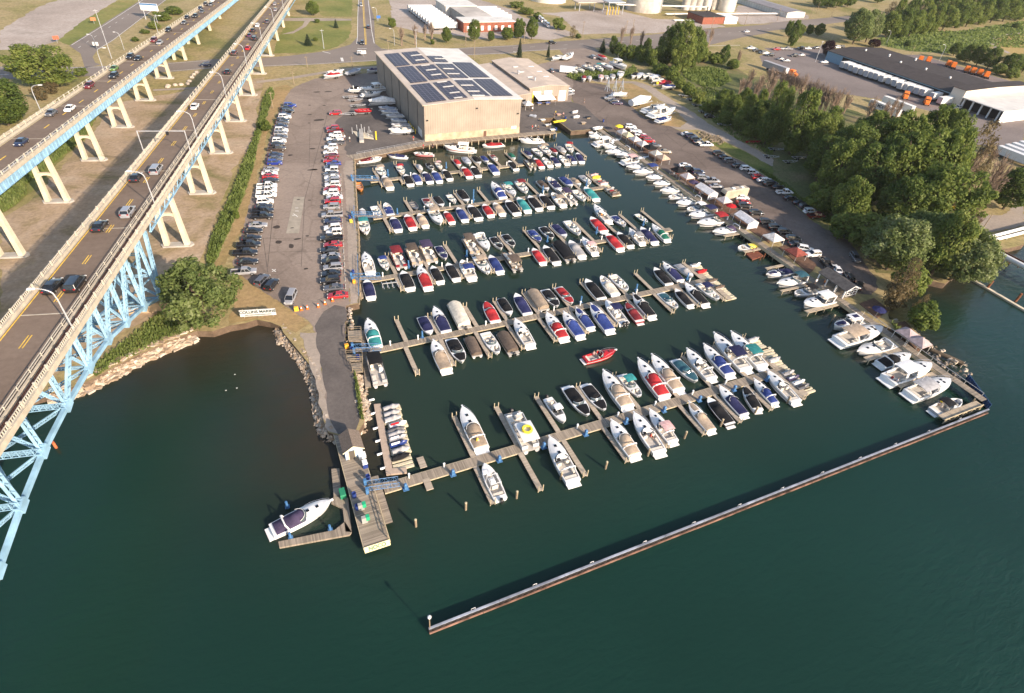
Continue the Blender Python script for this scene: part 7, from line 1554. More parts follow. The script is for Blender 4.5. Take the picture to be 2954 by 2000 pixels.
# canopies, umbrellas, tents
def popup(t_, x, y, c, label, w_=3.6, h_=2.1, cat='canopy', grp='pop-up canopies along the east pier', trim=None):
    q = g(t_, x, y, ZL+h_+.5); r = thing('popup_canopy', (q.x, q.y, ZL+.1), R(2), label, cat, grp); hw = w_/2; mb = MB()
    lo = [(-hw, -hw, h_), (hw, -hw, h_), (hw, hw, h_), (-hw, hw, h_)]; mb.loft([[(p[0], p[1], p[2]-.25) for p in lo], lo, [(p[0]*.12, p[1]*.12, h_+1.15) for p in lo], [(p[0]*.02, p[1]*.02, h_+1.2) for p in lo]], closed=True); o = mb.build('canopy_top', M_canvas, r); o.color = (*(CO[c] if isinstance(c, str) else c), 1)
    mb = MB()
    for p in lo: mb.tube([(p[0]*.97, p[1]*.97, 0), (p[0]*.97, p[1]*.97, h_-.1)], .045, 4)
    for m_ in islands(mb): m_.build('leg', M_white if trim is None else trim, r)
for t_, x, y, c, lb in [('C', 985, 1172, (.45, .42, .42), 'grey white pop-up canopy, first from the yellow umbrella'), ('C', 1030, 1198, (.5, .43, .28), 'cream yellow pop-up canopy, second from the yellow umbrella'), ('C', 1095, 1235, (.42, .4, .41), 'pale grey pop-up canopy, third from the yellow umbrella'), ('C', 1165, 1278, (.48, .44, .43), 'off white pop-up canopy, fourth from the yellow umbrella'), ('C', 1230, 1308, 'K', 'black pop-up canopy in the north row'), ('C', 1283, 1362, (.52, .47, .4), 'cream pop-up canopy after the black one'), ('C', 1345, 1400, (.42, .31, .23), 'tan pop-up canopy last of the north row'), ('I', 1480, 22, 'K', 'black pop-up canopy beside a pink one'), ('I', 1562, 78, (.52, .44, .42), 'pink pop-up canopy north of the white party tent'), ('I', 1892, 290, (.52, .44, .42), 'pink pop-up canopy beside the motorhome'), ('J', 92, 622, (.62, .58, .54), 'white square canopy with thick posts on a terrace'), ('J', 292, 752, (.22, .06, .045), 'red brown gazebo canopy near the white cars'), ('O', 1292, 300, (.36, .28, .28), 'mauve canopy, the farther of a pair at the pier end'), ('O', 1405, 378, (.36, .28, .28), 'mauve canopy, the nearer of a pair at the pier end'), ('C', 132, 918, (.6, .58, .56), 'white pop-up tent beside the workshop annex')]: popup(t_, x, y, c, lb, 4.4 if t_ == 'J' else 3.7)
def umbrella(t_, x, y, c, label):
    q = g(t_, x, y, ZL+2.4); r = thing('patio_umbrella', (q.x, q.y, ZL+.1), 0, label, 'umbrella', 'patio umbrellas'); o = MB().lathe((0, 0, 2.1), [(1.75, 0), (1.7, .06), (.9, .42), (.05, .7)], 8).build('shade', M_canvas, r); o.color = (*CO.get(c, (.5, .5, .5)), 1); MB().tube([(0, 0, 0), (0, 0, 2.7)], .04, 5).build('pole', M_gal, r)
for t_, x, y, c, lb in [('C', 950, 1125, 'Y', 'bright yellow patio umbrella at the north end of the pier'), ('I', 1618, 138, 'U', 'purple patio umbrella beside the white party tent'), ('I', 1952, 348, 'R', 'red patio umbrella between pink canopy and party tent'), ('J', 1035, 1275, 'N', 'folded navy umbrella beyond the pavilion')]: umbrella(t_, x, y, c, lb)
def party(t_, x0, y0, x1, y1, label, w_=4.0):
    a, b_ = g(t_, x0, y0, ZL+3), g(t_, x1, y1, ZL+3); d = b_-a; L = d.length; c = (a+b_)/2; r = thing('party_tent', (c.x, c.y, ZL+.1), math.atan2(d.y, d.x), label, 'tent', 'white party tents on the pier'); hw = w_/2; mb = MB(); pr = [(-hw, 2.2), (0, 3.2), (hw, 2.2), (hw, 2.0), (0, 3.0), (-hw, 2.0)]
    mb.loft([[(x, p[0], p[1]) for p in pr] for x in (-L/2, L/2)], closed=True); o = mb.build('tent_roof', M_canvas, r); o.color = (.62, .6, .6, 1); mb = MB()
    for x in (-L/2+.1, 0, L/2-.1):
        for s_ in (-1, 1): mb.tube([(x, s_*hw, 0), (x, s_*hw, 2.1)], .06, 4)
    for m_ in islands(mb): m_.build('leg', M_white, r)
    mb = MB(); mb.loft([[(L/2+x, p[0], p[1]) for p in [(-hw, .4), (-hw, 2.2), (0, 3.2), (hw, 2.2), (hw, .4)]] for x in (0, -.05)], closed=True); o = mb.build('end_panel', M_canvas, r); o.color = (.62, .6, .6, 1)
party('I', 1675, 150, 1800, 230, 'white party tent with gable roof in front of the motorhome'); party('I', 2030, 400, 2160, 490, 'white party tent near the south end of the boardwalk')
wt = thing('workshop_awning', (122, 230.6, ZL+.05), 0, 'white awning over tables in front of the workshop bays', 'awning'); mb = MB(); mb.loft([[(x, -2.3, 2.3), (x, 2.3, 3.1), (x, 2.3, 3.2), (x, -2.3, 2.4)] for x in (-4.2, 4.2)], closed=True); mb.build('cloth', M_white, wt); mb = MB()
for x in (-4, 0, 4): mb.tube([(x, -2.2, 0), (x, -2.2, 2.3)], .05, 4)
for m_ in islands(mb): m_.build('leg', M_gal, wt)
# ================================================================== TREES AND PLANTS
def leaf_mat(name, c0, c1, c2, tr_=.5):
    m = bpy.data.materials.new(name); m.use_nodes = True; t = m.node_tree; b = t.nodes['Principled BSDF']; N = t.nodes.new; Lk = t.links.new
    b.inputs['Roughness'].default_value = .65; b.inputs['Specular IOR Level'].default_value = .25
    geo = N('ShaderNodeNewGeometry'); oi = N('ShaderNodeObjectInfo'); nz = N('ShaderNodeTexNoise'); nz.inputs['Scale'].default_value = .16; nz.inputs['Detail'].default_value = 3; Lk(geo.outputs['Position'], nz.inputs['Vector'])
    a1 = N('ShaderNodeMath'); a1.operation = 'MULTIPLY_ADD'; a1.inputs[1].default_value = .42; Lk(geo.outputs['Random Per Island'], a1.inputs[0])
    a2 = N('ShaderNodeMath'); a2.operation = 'MULTIPLY_ADD'; a2.inputs[1].default_value = .25; Lk(oi.outputs['Random'], a2.inputs[0]); Lk(nz.outputs['Fac'], a2.inputs[2])
    s_ = N('ShaderNodeMath'); s_.operation = 'ADD'; s_.inputs[1].default_value = -.36; Lk(a2.outputs[0], s_.inputs[0]); Lk(s_.outputs[0], a1.inputs[2])
    cr = N('ShaderNodeValToRGB'); e = cr.color_ramp.elements; e.new(.5)
    for i, (p, c) in enumerate(((.1, c0), (.5, c1), (.9, c2))): e[i].position = p; e[i].color = (*c, 1)
    Lk(a1.outputs[0], cr.inputs[0]); Lk(cr.outputs[0], b.inputs['Base Color'])
    tl_ = N('ShaderNodeBsdfTranslucent'); Lk(cr.outputs[0], tl_.inputs[0]); mx = N('ShaderNodeMixShader'); mx.inputs[0].default_value = tr_; Lk(b.outputs[0], mx.inputs[1]); Lk(tl_.outputs[0], mx.inputs[2]); Lk(mx.outputs[0], t.nodes['Material Output'].inputs[0]); MATS[name] = m; return m
L_green = leaf_mat('green_leaves', (.075, .115, .024), (.165, .215, .042), (.27, .29, .08)); L_deep = leaf_mat('deep_green_leaves', (.055, .09, .02), (.12, .17, .035), (.20, .235, .06)); L_olive = leaf_mat('silvery_leaves', (.08, .12, .03), (.18, .225, .07), (.35, .375, .2))
L_brown = leaf_mat('brownish_leaves', (.10, .075, .035), (.19, .145, .07), (.27, .21, .11)); L_purple = leaf_mat('purple_leaves', (.018, .008, .01), (.04, .016, .02), (.07, .03, .034)); L_con = leaf_mat('conifer_needles', (.015, .03, .014), (.035, .06, .028), (.07, .10, .06)); L_reed = leaf_mat('reed_blades', (.10, .14, .035), (.17, .22, .055), (.26, .28, .10), .5)
def crown(kind, n, leaf, seed):
    rr = random.Random(seed); mb = MB(); cl = []
    if kind == 'round':
        for i in range(60):
            z = rr.uniform(-.55, .95); a = rr.uniform(0, 6.28); rad = math.sqrt(max(.05, 1-z*z))*rr.uniform(.45, .86); cl.append((rad*math.cos(a), rad*math.sin(a), z*.92, rr.uniform(.11, .27)))
    elif kind == 'tall':
        for i in range(64):
            z = rr.uniform(-.95, .97); a = rr.uniform(0, 6.28); rad = (1-abs(z)**2.2)**.6*rr.uniform(.25, .8)*(1.05-.2*z); cl.append((rad*math.cos(a), rad*math.sin(a), z, rr.uniform(.09, .22)))
    elif kind == 'wide':
        for i in range(76):
            z = rr.uniform(-.75, .95); a = rr.uniform(0, 6.28); rad = math.sqrt(max(.05, 1-z*z))*rr.uniform(.4, 1.08); cl.append((rad*math.cos(a), rad*math.sin(a)*(.8+.25*math.sin(a*3)), z*.93, rr.uniform(.09, .23)))
    elif kind == 'cone':
        for i in range(44):
            h_ = i/43; a = i*2.4; rad = (1-h_)*.85+.04; cl.append((rad*.6*math.cos(a), rad*.6*math.sin(a), -1+2*h_, .12+.42*(1-h_)*.8))
    else:
        for i in range(26):
            a = rr.uniform(0, 6.28); rad = rr.uniform(.2, .9); cl.append((rad*math.cos(a), rad*math.sin(a), rr.uniform(-.7, .9)*(1-.3*rad), rr.uniform(.15, .3)))
    tw = sum(c[3]**2 for c in cl); zk = {'cone': 0, 'bush': .5, 'wide': .3}.get(kind, .8)
    for k in range(int(n*.45*zk)):
        z = rr.uniform(-.9, .92); a = rr.uniform(0, 6.28); rad = (math.sqrt(max(.04, 1-z*z)) if kind != 'tall' else (1-abs(z)**2.2)**.6*(1.05-.2*z)*.85)*rr.uniform(.55, .86); q = Vector((rad*math.cos(a), rad*math.sin(a), z*.9)); nrm = (q+Vector((rr.gauss(0, .6), rr.gauss(0, .6), rr.gauss(.3, .6)))).normalized(); a = nrm.cross(Vector((rr.gauss(0, 1), rr.gauss(0, 1), rr.gauss(0, 1)))).normalized(); b_ = nrm.cross(a); s_ = leaf*rr.uniform(.6, 1.4); mb.add([q-a*s_, q+b_*s_*.6, q+a*s_, q-b_*s_*.6], [(0, 1, 2, 3)])
    for cx, cy, cz, cr_ in cl:
        for k in range(int(n*cr_**2/tw)):
            d = Vector((rr.gauss(0, 1), rr.gauss(0, 1), rr.gauss(.25, .9))).normalized(); q = Vector((cx, cy, cz))+d*cr_*rr.uniform(.55, 1.08); nrm = (d+Vector((rr.gauss(0, .45), rr.gauss(0, .45), rr.gauss(.2, .45)))).normalized()
            a = nrm.cross(Vector((rr.gauss(0, 1), rr.gauss(0, 1), rr.gauss(0, 1)))).normalized(); b_ = nrm.cross(a); s_ = leaf*rr.uniform(.6, 1.3); t_ = s_*rr.uniform(.45, .8)
            mb.add([q-a*s_-b_*t_*.2, q+b_*t_, q+a*s_+b_*t_*.15, q-b_*t_], [(0, 1, 2, 3)])
    return mb
def trunk(rr, h_, r_, limbs=6):              # in metres-free units: base 0 to 1
    mb = MB(); p = [Vector((rr.uniform(-.03, .03)*i, rr.uniform(-.03, .03)*i, h_*i/5)) for i in range(6)]; mb.tube(p, r_, 7, r1=r_*.35)
    for k in range(limbs):
        b_ = p[2+k % 3]; a = rr.uniform(0, 6.28); e_ = b_+Vector((math.cos(a)*rr.uniform(.25, .5), math.sin(a)*rr.uniform(.25, .5), rr.uniform(.18, .4))); mb.tube([b_, b_.lerp(e_, .5)+Vector((0, 0, -.03)), e_], r_*.42, 5, r1=r_*.12)
    return mb
CR = {}
for nm, kd, n, lf, mm_ in [('round', 'round', 8200, .046, L_green), ('round2', 'round', 8200, .046, L_deep), ('tall', 'tall', 8200, .042, L_green), ('tall2', 'tall', 8200, .042, L_deep), ('wide', 'wide', 10000, .043, L_green), ('olive', 'wide', 12000, .042, L_olive), ('olive2', 'round', 9500, .044, L_olive), ('cone', 'cone', 4200, .05, L_con), ('bush', 'bush', 3600, .085, L_green), ('sparse', 'tall', 1500, .045, L_brown), ('purple', 'round', 4500, .06, L_purple), ('brush', 'bush', 1700, .075, L_brown)]:
    CR[nm] = crown(kd, n, lf, len(CR)+5).mesh('crown', mm_)
rt_ = random.Random(12); TRK = [trunk(rt_, .8, .05).mesh('trunk', M_bark) for _ in range(3)]
def twigs(seed, n0=5, lev=4):
    rr = random.Random(seed); mb = MB()
    def br_(p, d, L, r_, l):
        e_ = p+d*L; m_ = p.lerp(e_, .5)+Vector((rr.gauss(0, .04), rr.gauss(0, .04), 0))*L*2; mb.tube([p, m_, e_], r_, 4 if l < 2 else 3, r1=r_*.6)
        if l >= lev: return
        for k in range(3 if l < 3 else 2):
            nd = (d+Vector((rr.gauss(0, .42), rr.gauss(0, .42), rr.gauss(.12, .25)))).normalized(); br_(p.lerp(e_, rr.uniform(.55, 1)), nd, L*rr.uniform(.55, .8), r_*.66, l+1)
    for k in range(n0): br_(Vector((rr.gauss(0, .05), rr.gauss(0, .05), 0)), Vector((rr.gauss(0, .16), rr.gauss(0, .16), 1)).normalized(), .36, .026, 0)
    return mb
TW_ = [twigs(k, 7).mesh('branches', M_barkd) for k in (1, 2)]; TWP = twigs(9, 2, 4).mesh('branches', M_barkp)
def tree(kind, b_, h_, wr, label, cat='tree', group=None, name=None, trunk_h=None):
    nm = name or ('conifer' if kind == 'cone' else 'bush' if kind in ('bush', 'brush') else 'bare_tree' if kind in ('bare', 'bareP') else 'tree'); r = thing(nm, (b_.x, b_.y, b_.z-.1), rt_.uniform(0, 6.28), label, cat, group)
    if kind in ('bare', 'bareP'):
        o = bpy.data.objects.new('branches', TWP if kind == 'bareP' else rt_.choice(TW_)); COL.objects.link(o); o.parent = r; o.scale = (wr*1.3, wr*1.3, h_*.95); return r
    lo = .04 if kind in ('bush', 'brush', 'cone') else .06
    c = bpy.data.objects.new('crown', CR[kind]); COL.objects.link(c); c.parent = r; ch = h_*(1-lo)/2; c.location = (0, 0, h_*lo+ch*.97); c.scale = (wr, wr*rt_.uniform(.85, 1.1), ch)
    if kind not in ('bush',): t_ = bpy.data.objects.new('trunk', rt_.choice(TRK)); COL.objects.link(t_); t_.parent = r; t_.scale = (min(wr*1.3, h_*.6), min(wr*1.3, h_*.6), h_)
    return r
def trees(t_, rows, label, group=None, cat='tree', unique=False):
    for i, (kind, bx, by, ty, wpx) in enumerate(rows):
        b_ = g(t_, bx, by, ZL); h_ = max(1.5, height_at(b_, t_, bx, ty)); dep = proj(b_)[2]; sc_ = (1.2716 if t_ == 'V' else TS); wr = wpx*sc_/2*dep/F
        tree(kind, b_, h_, wr, label[i] if unique else label, cat, group)
trees('V', [('wide', 118, 195, 97, 140), ('round2', 20, 285, 180, 130), ('round', -25, 300, 150, 120), ('olive', 470, 735, 600, 168)], ['big spreading tree left of the left bridge beside the road', 'dense green tree at the left edge below the left bridge', 'dark tree cut by the left edge', 'broad silvery green tree on the bank beside the truss'], unique=True)
trees('B', [('round', 510, 140, 5, 130), ('bush', 545, 205, 165, 55), ('cone', 712, 252, 172, 55), ('cone', 465, 410, 305, 90), ('round', 530, 370, 330, 50), ('bush', 90, 1175, 1060, 100), ('bush', 1215, 250, 150, 70)], ['round green tree on the lawn right of the bridge end', 'small round shrub by the path fork', 'small dark conifer on the lawn near the north road', 'grey conifer on the lawn between the bridge and road', 'small bushy tree behind the grey conifer', 'round bush in the reed strip beside the parking lot', 'bush at the edge of the terminal yard'], unique=True)
trees('B', [('bare', 1300, 410, 190, 130), ('bare', 1420, 405, 165, 120), ('bare', 1570, 390, 140, 130), ('bare', 1510, 360, 190, 90)], 'leafless brown tree in the row before the white trailers', 'leafless trees before the truck terminal')
trees('B', [('round2', 1700, 385, 240, 100), ('round2', 1945, 375, 175, 140), ('round2', 2095, 370, 275, 85), ('round', 2240, 360, 240, 130), ('round2', 2330, 345, 250, 90), ('bush', 1575, 400, 345, 50)], ['green tree between the leafless row and brick front', 'green tree at the left corner of the brick front', 'small green tree before the middle of the brick front', 'green tree before the right half of the brick front', 'green tree at the right corner of the brick front', 'small shrub below the leafless row'], unique=True)
trees('C', [('round2', 50, 345, 165, 120), ('round', 165, 355, 150, 120), ('bush', 395, 265, 150, 110), ('bush', 440, 270, 215, 70), ('sparse', 530, 345, 230, 80), ('cone', 55, 515, 345, 75), ('cone', 312, 512, 385, 45), ('cone', 795, 470, 350, 80), ('bush', 580, 345, 300, 60)], ['round tree left of the black SUV on the road', 'round tree nearer the yellow posts beyond the road', 'large bush beside the parked white trucks', 'smaller bush on the kerb by the gravel yard', 'brownish young tree at the gravel yard entrance', 'blue green spruce behind the workshop', 'slim dark conifer behind the workshop', 'dark conifer at the yard entrance', 'low bush by the road at the gravel yard'], unique=True)
trees('C', [('bush', 120, 130, 60, 150), ('bush', 30, 70, 10, 140), ('bush', 220, 170, 110, 110)], 'rough hedge bush along the top yard fence', 'hedge bushes at the top yard fence')
trees('C', [('tall', 1335, 590, 235, 210), ('tall', 1480, 640, 185, 270), ('tall2', 1590, 600, 240, 220), ('tall', 1420, 560, 200, 200), ('round', 1640, 560, 340, 180)], 'tall poplar in the big clump by the lot entrance', 'poplars in the big clump')
trees('C', [('tall2', 885, 480, 320, 90), ('bush', 960, 520, 380, 130), ('bush', 1050, 540, 390, 130), ('bush', 1140, 560, 400, 130), ('bush', 1230, 600, 420, 130), ('round2', 1180, 520, 340, 90), ('bush', 1310, 680, 560, 160), ('bush', 1410, 730, 590, 150), ('bush', 1480, 800, 680, 130), ('bush', 1560, 860, 740, 140), ('bush', 1640, 930, 800, 140), ('bush', 1730, 1010, 880, 140), ('bush', 1290, 650, 590, 110)], 'dark green shrub in the hedge along the track', 'shrubs in the hedge along the east track')
trees('C', [('tall2', 1870, 570, 400, 120), ('bush', 1790, 570, 470, 140), ('bush', 1960, 620, 520, 130), ('bush', 1700, 560, 450, 120)], 'green tree on the meadow edge right of the poplars', 'trees on the meadow edge')
trees('C', [('bare', 1740, 430, 200, 90), ('bare', 1700, 400, 230, 80), ('bare', 960, 420, 180, 90), ('bare', 1050, 400, 190, 90), ('bare', 1130, 480, 200, 90), ('bare', 1990, 600, 400, 90), ('bare', 2100, 800, 560, 150), ('bare', 2180, 860, 600, 160), ('bare', 2260, 900, 600, 160), ('bare', 2010, 870, 650, 140), ('bare', 2050, 920, 640, 150), ('bare', 2140, 930, 640, 150), ('bare', 2230, 980, 700, 140), ('bare', 2300, 1020, 720, 150)], 'bare brown thicket tree beside the depot fence', 'bare trees by the depot fence')
trees('D', [('bare', 60, 800, 560, 150), ('bare', 160, 860, 590, 160), ('bare', 250, 900, 600, 160), ('bare', 340, 960, 640, 160), ('bare', 440, 1000, 660, 160), ('bare', 520, 1040, 700, 160), ('bare', 600, 1060, 720, 170), ('bare', 30, 780, 560, 190), ('bare', 120, 830, 560, 190), ('bare', 210, 880, 590, 190), ('bare', 300, 930, 600, 190), ('bare', 390, 980, 640, 190), ('bare', 480, 1020, 680, 190), ('bare', 560, 1080, 720, 190), ('bare', 1010, 1150, 830, 160), ('bare', 900, 1120, 800, 160), ('bare', 680, 1080, 760, 160), ('bare', 1090, 1130, 800, 130), ('bare', 1150, 1110, 830, 110), ('bare', 1870, 1560, 1180, 220), ('bare', 1960, 1520, 1240, 160)], 'bare brown thicket tree in front of the depot yard', 'bare trees before the depot yard')
trees('C', [('round', 1870, 960, 790, 170), ('round', 1930, 1060, 840, 190), ('tall', 2060, 1140, 850, 190), ('round2', 2150, 1200, 900, 220), ('tall', 2260, 1220, 740, 200), ('round', 2040, 1010, 780, 130), ('round2', 2240, 1300, 960, 240), ('round', 2010, 1170, 980, 180), ('bush', 2100, 1230, 1080, 150), ('tall', 2180, 1050, 800, 130), ('bush', 1810, 1000, 880, 140), ('bush', 1890, 1120, 980, 150)], 'leafy green tree in the dense wood behind the east lot', 'trees in the dense wood behind the east lot')
trees('V', [('tall', 1745, 330, 200, 75), ('tall', 1790, 350, 206, 85), ('round', 1830, 360, 250, 90), ('tall', 1868, 330, 245, 70), ('round2', 1905, 400, 280, 120), ('round', 1950, 380, 252, 110), ('round', 2010, 400, 255, 120), ('tall', 2070, 390, 240, 120), ('round', 2100, 400, 245, 95), ('round', 1880, 450, 315, 110), ('round2', 1940, 470, 330, 130), ('round', 2000, 470, 300, 140), ('round', 2065, 480, 300, 140), ('round', 2090, 470, 285, 110), ('round2', 1850, 410, 310, 100), ('wide', 2100, 540, 370, 170), ('sparse', 2160, 440, 280, 90), ('round2', 2020, 530, 400, 130), ('round', 1905, 510, 400, 100), ('sparse', 2150, 520, 380, 100), ('bush', 1860, 480, 420, 80), ('bush', 1905, 540, 480, 80), ('bush', 1950, 560, 480, 90)], 'leafy green tree in the dense wood behind the east lot', 'trees in the dense wood behind the east lot')
trees('V', [('olive2', 2010, 612, 495, 150), ('olive2', 2065, 600, 480, 130), ('olive2', 2155, 636, 525, 150), ('round', 2110, 625, 480, 110), ('bush', 2205, 600, 540, 80), ('sparse', 2022, 690, 590, 75), ('brush', 2015, 700, 640, 60), ('bush', 2080, 742, 690, 75), ('sparse', 2078, 715, 670, 40), ('round2', 2275, 475, 385, 95), ('bush', 2050, 665, 600, 80)], ['silvery willow overhanging the end of the east lot', 'silvery willow behind the first willow', 'willow leaning over the water', 'green tree between the willows', 'bush beside the pipe bridge', 'sparse brown tree at the tip of the wood', 'brown shrub under the sparse tree', 'low green shrub by the mauve canopies', 'thin brown shrub above the low green one', 'round green tree inside the gravel loop', 'green bush at the shore behind the sparse tree'], unique=True)
trees('V', [('bareP', 1945, 452, 305, 70), ('bareP', 1925, 440, 320, 50), ('bare', 2145, 470, 315, 60), ('bare', 2190, 520, 370, 80), ('bare', 2215, 470, 320, 90), ('bare', 2175, 560, 450, 60)], ['dead white barked tree standing in the dense wood', 'smaller dead tree beside the white barked one', 'bare leaning tree at the wood edge', 'bare twiggy tree by the gravel loop', 'bare brown tree above the gravel loop', 'thin bare trunk near the gravel loop'], unique=True)
trees('D', [('olive2', 790, 395, 80, 300), ('olive2', 905, 380, 90, 200), ('tall2', 240, 410, 180, 130), ('round2', 205, 330, 185, 100), ('round', 325, 315, 220, 75), ('round2', 395, 315, 220, 90), ('round2', 480, 325, 208, 105), ('purple', 552, 505, 362, 125), ('purple', 975, 425, 350, 130), ('bush', 1275, 420, 355, 70), ('bush', 2240, 255, 200, 75)], ['great rounded willow behind the depot', 'second willow right of the great one', 'tall tree by the depot car park', 'round tree above the tall one', 'small pale tree beyond the car park', 'dark tree beyond the car park', 'dark round tree left of the willow', 'dark purple tree at the depot corner', 'low dark purple shrub behind the depot roof', 'single bush in the reed meadow', 'round bush alone on the meadow'], unique=True)
trees('D', [('round', 1080, 340, 100, 200), ('tall2', 1190, 350, 70, 180), ('round', 1290, 330, 80, 190), ('tall', 1390, 310, 60, 170), ('tall', 1480, 290, 40, 170), ('round', 1590, 270, 50, 190), ('tall2', 1700, 250, 20, 170), ('round', 1800, 240, 20, 190), ('tall', 1910, 220, -10, 190), ('round2', 2020, 205, -20, 190), ('round', 2130, 195, -20, 200), ('tall', 2240, 185, -40, 190), ('round', 2340, 175, -40, 190), ('bare', 1340, 300, 0, 160), ('bare', 1500, 260, 20, 140), ('tall', 1150, 260, -10, 170), ('tall2', 1260, 240, -20, 170), ('round', 1380, 220, -20, 180), ('round2', 1500, 190, -40, 180), ('round', 1620, 170, -50, 180), ('tall', 1740, 150, -60, 180), ('round', 1860, 130, -60, 190), ('round2', 1980, 110, -80, 190), ('round', 2100, 90, -90, 190), ('tall', 2220, 80, -100, 190), ('round', 2330, 60, -100, 190), ('sparse', 1090, 210, 20, 150), ('sparse', 1700, 130, -60, 150), ('sparse', 1950, 60, -110, 150)], 'green tree in the wood beyond the reed meadow', 'trees in the wood beyond the meadow')
trees('D', [('round2', 480, 70, -60, 150), ('round2', 560, 75, -50, 150), ('round', 640, 70, -60, 150), ('round2', 740, 65, -60, 130), ('round2', 1010, 30, -90, 130)], 'dark tree on the grass near the top edge', 'trees near the top edge')
trees('D', [('round2', 1690, 500, 380, 110), ('round2', 1790, 570, 390, 150), ('round', 1890, 590, 400, 150), ('round2', 1990, 620, 420, 150), ('round2', 2170, 660, 480, 200), ('round2', 2300, 650, 490, 160), ('bush', 1750, 540, 470, 110), ('bush', 2080, 670, 560, 130), ('bush', 2200, 700, 610, 130)], 'dark tree in the belt behind the orange trucks', 'dark trees behind the orange trucks')
trees('G', [('bush', 2120, 470, 380, 60)], 'small green shrub at the edge of the dirt by the reeds')
trees('A', [('brush', 380, 900, 760, 160), ('brush', 480, 840, 730, 130), ('bush', 100, 1100, 960, 200), ('bush', 730, 680, 600, 120)], ['brown thicket under the big tree', 'brown thicket beside the left bridge', 'green bush at the left edge below the bridge', 'green bush between the big tree and bridge'], unique=True)
trees('A', [('bush', 1380, 260, 190, 130), ('bush', 1460, 190, 100, 160), ('bush', 1560, 130, 50, 160), ('bush', 1300, 300, 260, 90), ('bush', 1210, 370, 330, 80)], 'rough green shrub on the bank left of the left bridge', 'shrubs on the bank left of the left bridge')
# reeds, tall grass, weeds: stuff
def inside(p, q):
    c = False; n_ = len(q); j = n_-1
    for i in range(n_):
        if (q[i].y > p[1]) != (q[j].y > p[1]) and p[0] < (q[j].x-q[i].x)*(p[1]-q[i].y)/(q[j].y-q[i].y)+q[i].x: c = not c
        j = i
    return c
def blades(specs, name, label, m, seed):
    rr = random.Random(seed); mb = MB()
    for sp, n_, h_, wd in specs:
        q = P2(sp); xa, xb = min(p.x for p in q), max(p.x for p in q); ya, yb = min(p.y for p in q), max(p.y for p in q); k = 0; tries = 0
        while k < n_ and tries < n_*30:
            tries += 1; x, y = rr.uniform(xa, xb), rr.uniform(ya, yb)
            if not inside((x, y), q): continue
            k += 1; a = rr.uniform(0, 3.14); hh = h_*rr.uniform(.5, 1.2); w_ = wd*rr.uniform(.6, 1.3); dx, dy = math.cos(a)*w_, math.sin(a)*w_; lx, ly = rr.gauss(0, .25)*hh, rr.gauss(0, .25)*hh
            mb.add([(x-dx, y-dy, ZL), (x+dx, y+dy, ZL), (x+dx*.5+lx, y+dy*.5+ly, ZL+hh), (x-dx*.5+lx, y-dy*.5+ly, ZL+hh*.85)], [(0, 1, 2, 3)])
    o = mb.build(name, m); tag(o, label, None, None, 'stuff')
blades([('B 130 790 160 845 95 1010 20 1260 0 1330 G 2265 10 2110 440 2010 660 1900 890 1845 880 1895 640 2055 290 2165 0 A 2265 1260 2324 1060 B 65 880', 5200, .9, .32)], 'reeds', 'tall green reeds between dirt ground and parking lot', L_reed, 1)
blades([('A 960 920 880 1010 760 1250 560 1400 G 250 150 240 260 60 400 0 420 0 110 A 330 1430 620 1160 850 950', 4500, .9, .22), ('G 1440 1300 1700 1480 1500 1540 L 1500 60 1300 150 1050 275 860 390 800 330 900 250', 1500, .7, .18), ('C 500 660 640 640 1010 640 1080 590 1110 640 1020 690 560 720 480 690', 2500, 1.0, .3), ('M 870 340 905 440 935 620 960 780 935 780 905 620 880 440', 350, .6, .15), ('O 1130 210 1230 290 1450 420 1400 440 1200 330', 300, .8, .2)], 'tall_grass', 'rough tall green grass on the banks', L_reed, 2)
blades([('C 1500 620 1740 600 1900 640 1950 720 1850 780 1700 780 1540 700', 1800, 1.0, .5), ('D 1000 360 1300 260 1700 290 2324 190 2324 430 2000 420 1680 480 1300 460 1050 410', 3000, 1.2, .9), ('C 1500 780 1800 790 2000 950 2324 1250 2324 1400 2000 1250 1800 1100 1600 900', 2500, .8, .35), ('I 2180 20 2324 90 J 120 120 500 420 700 500 640 530 400 440 60 110', 1600, .8, .25)], 'meadow_grass', 'tall reedy grass on the meadows', L_reed, 3)
# ================================================================== BOATS STORED ON LAND, TRAILERS
tl = Proto('boat_trailer'); mb = MB(); mb.bar((-2.6, -.8, .55), (1.5, -.8, .55), .1, .12); mb.bar((-2.6, .8, .55), (1.5, .8, .55), .1, .12); mb.bar((1.5, -.8, .55), (3.4, 0, .55), .1, .12); mb.bar((1.5, .8, .55), (3.4, 0, .55), .1, .12)
for x in (-2.4, -.8, 1.2): mb.bar((x, -.85, .55), (x, .85, .55), .08, .1)
mb.tube([(3.0, 0, .55), (3.0, 0, 1.1)], .06, 4); tl.part('trailer_frame', mb, M_gal); mb = MB()
for x in (-1.5, -.75):
    for y in (-1, 1): mb.tube([(x, y-.11, .32), (x, y+.11, .32)], .32, 10)
tl.part('wheel', mb, M_tyre)
WHERE = dict(a='beside the boat shed', b='at the top of the parking lot', c='in the upper east yard', d='on the grass island', e='along the gravel track')
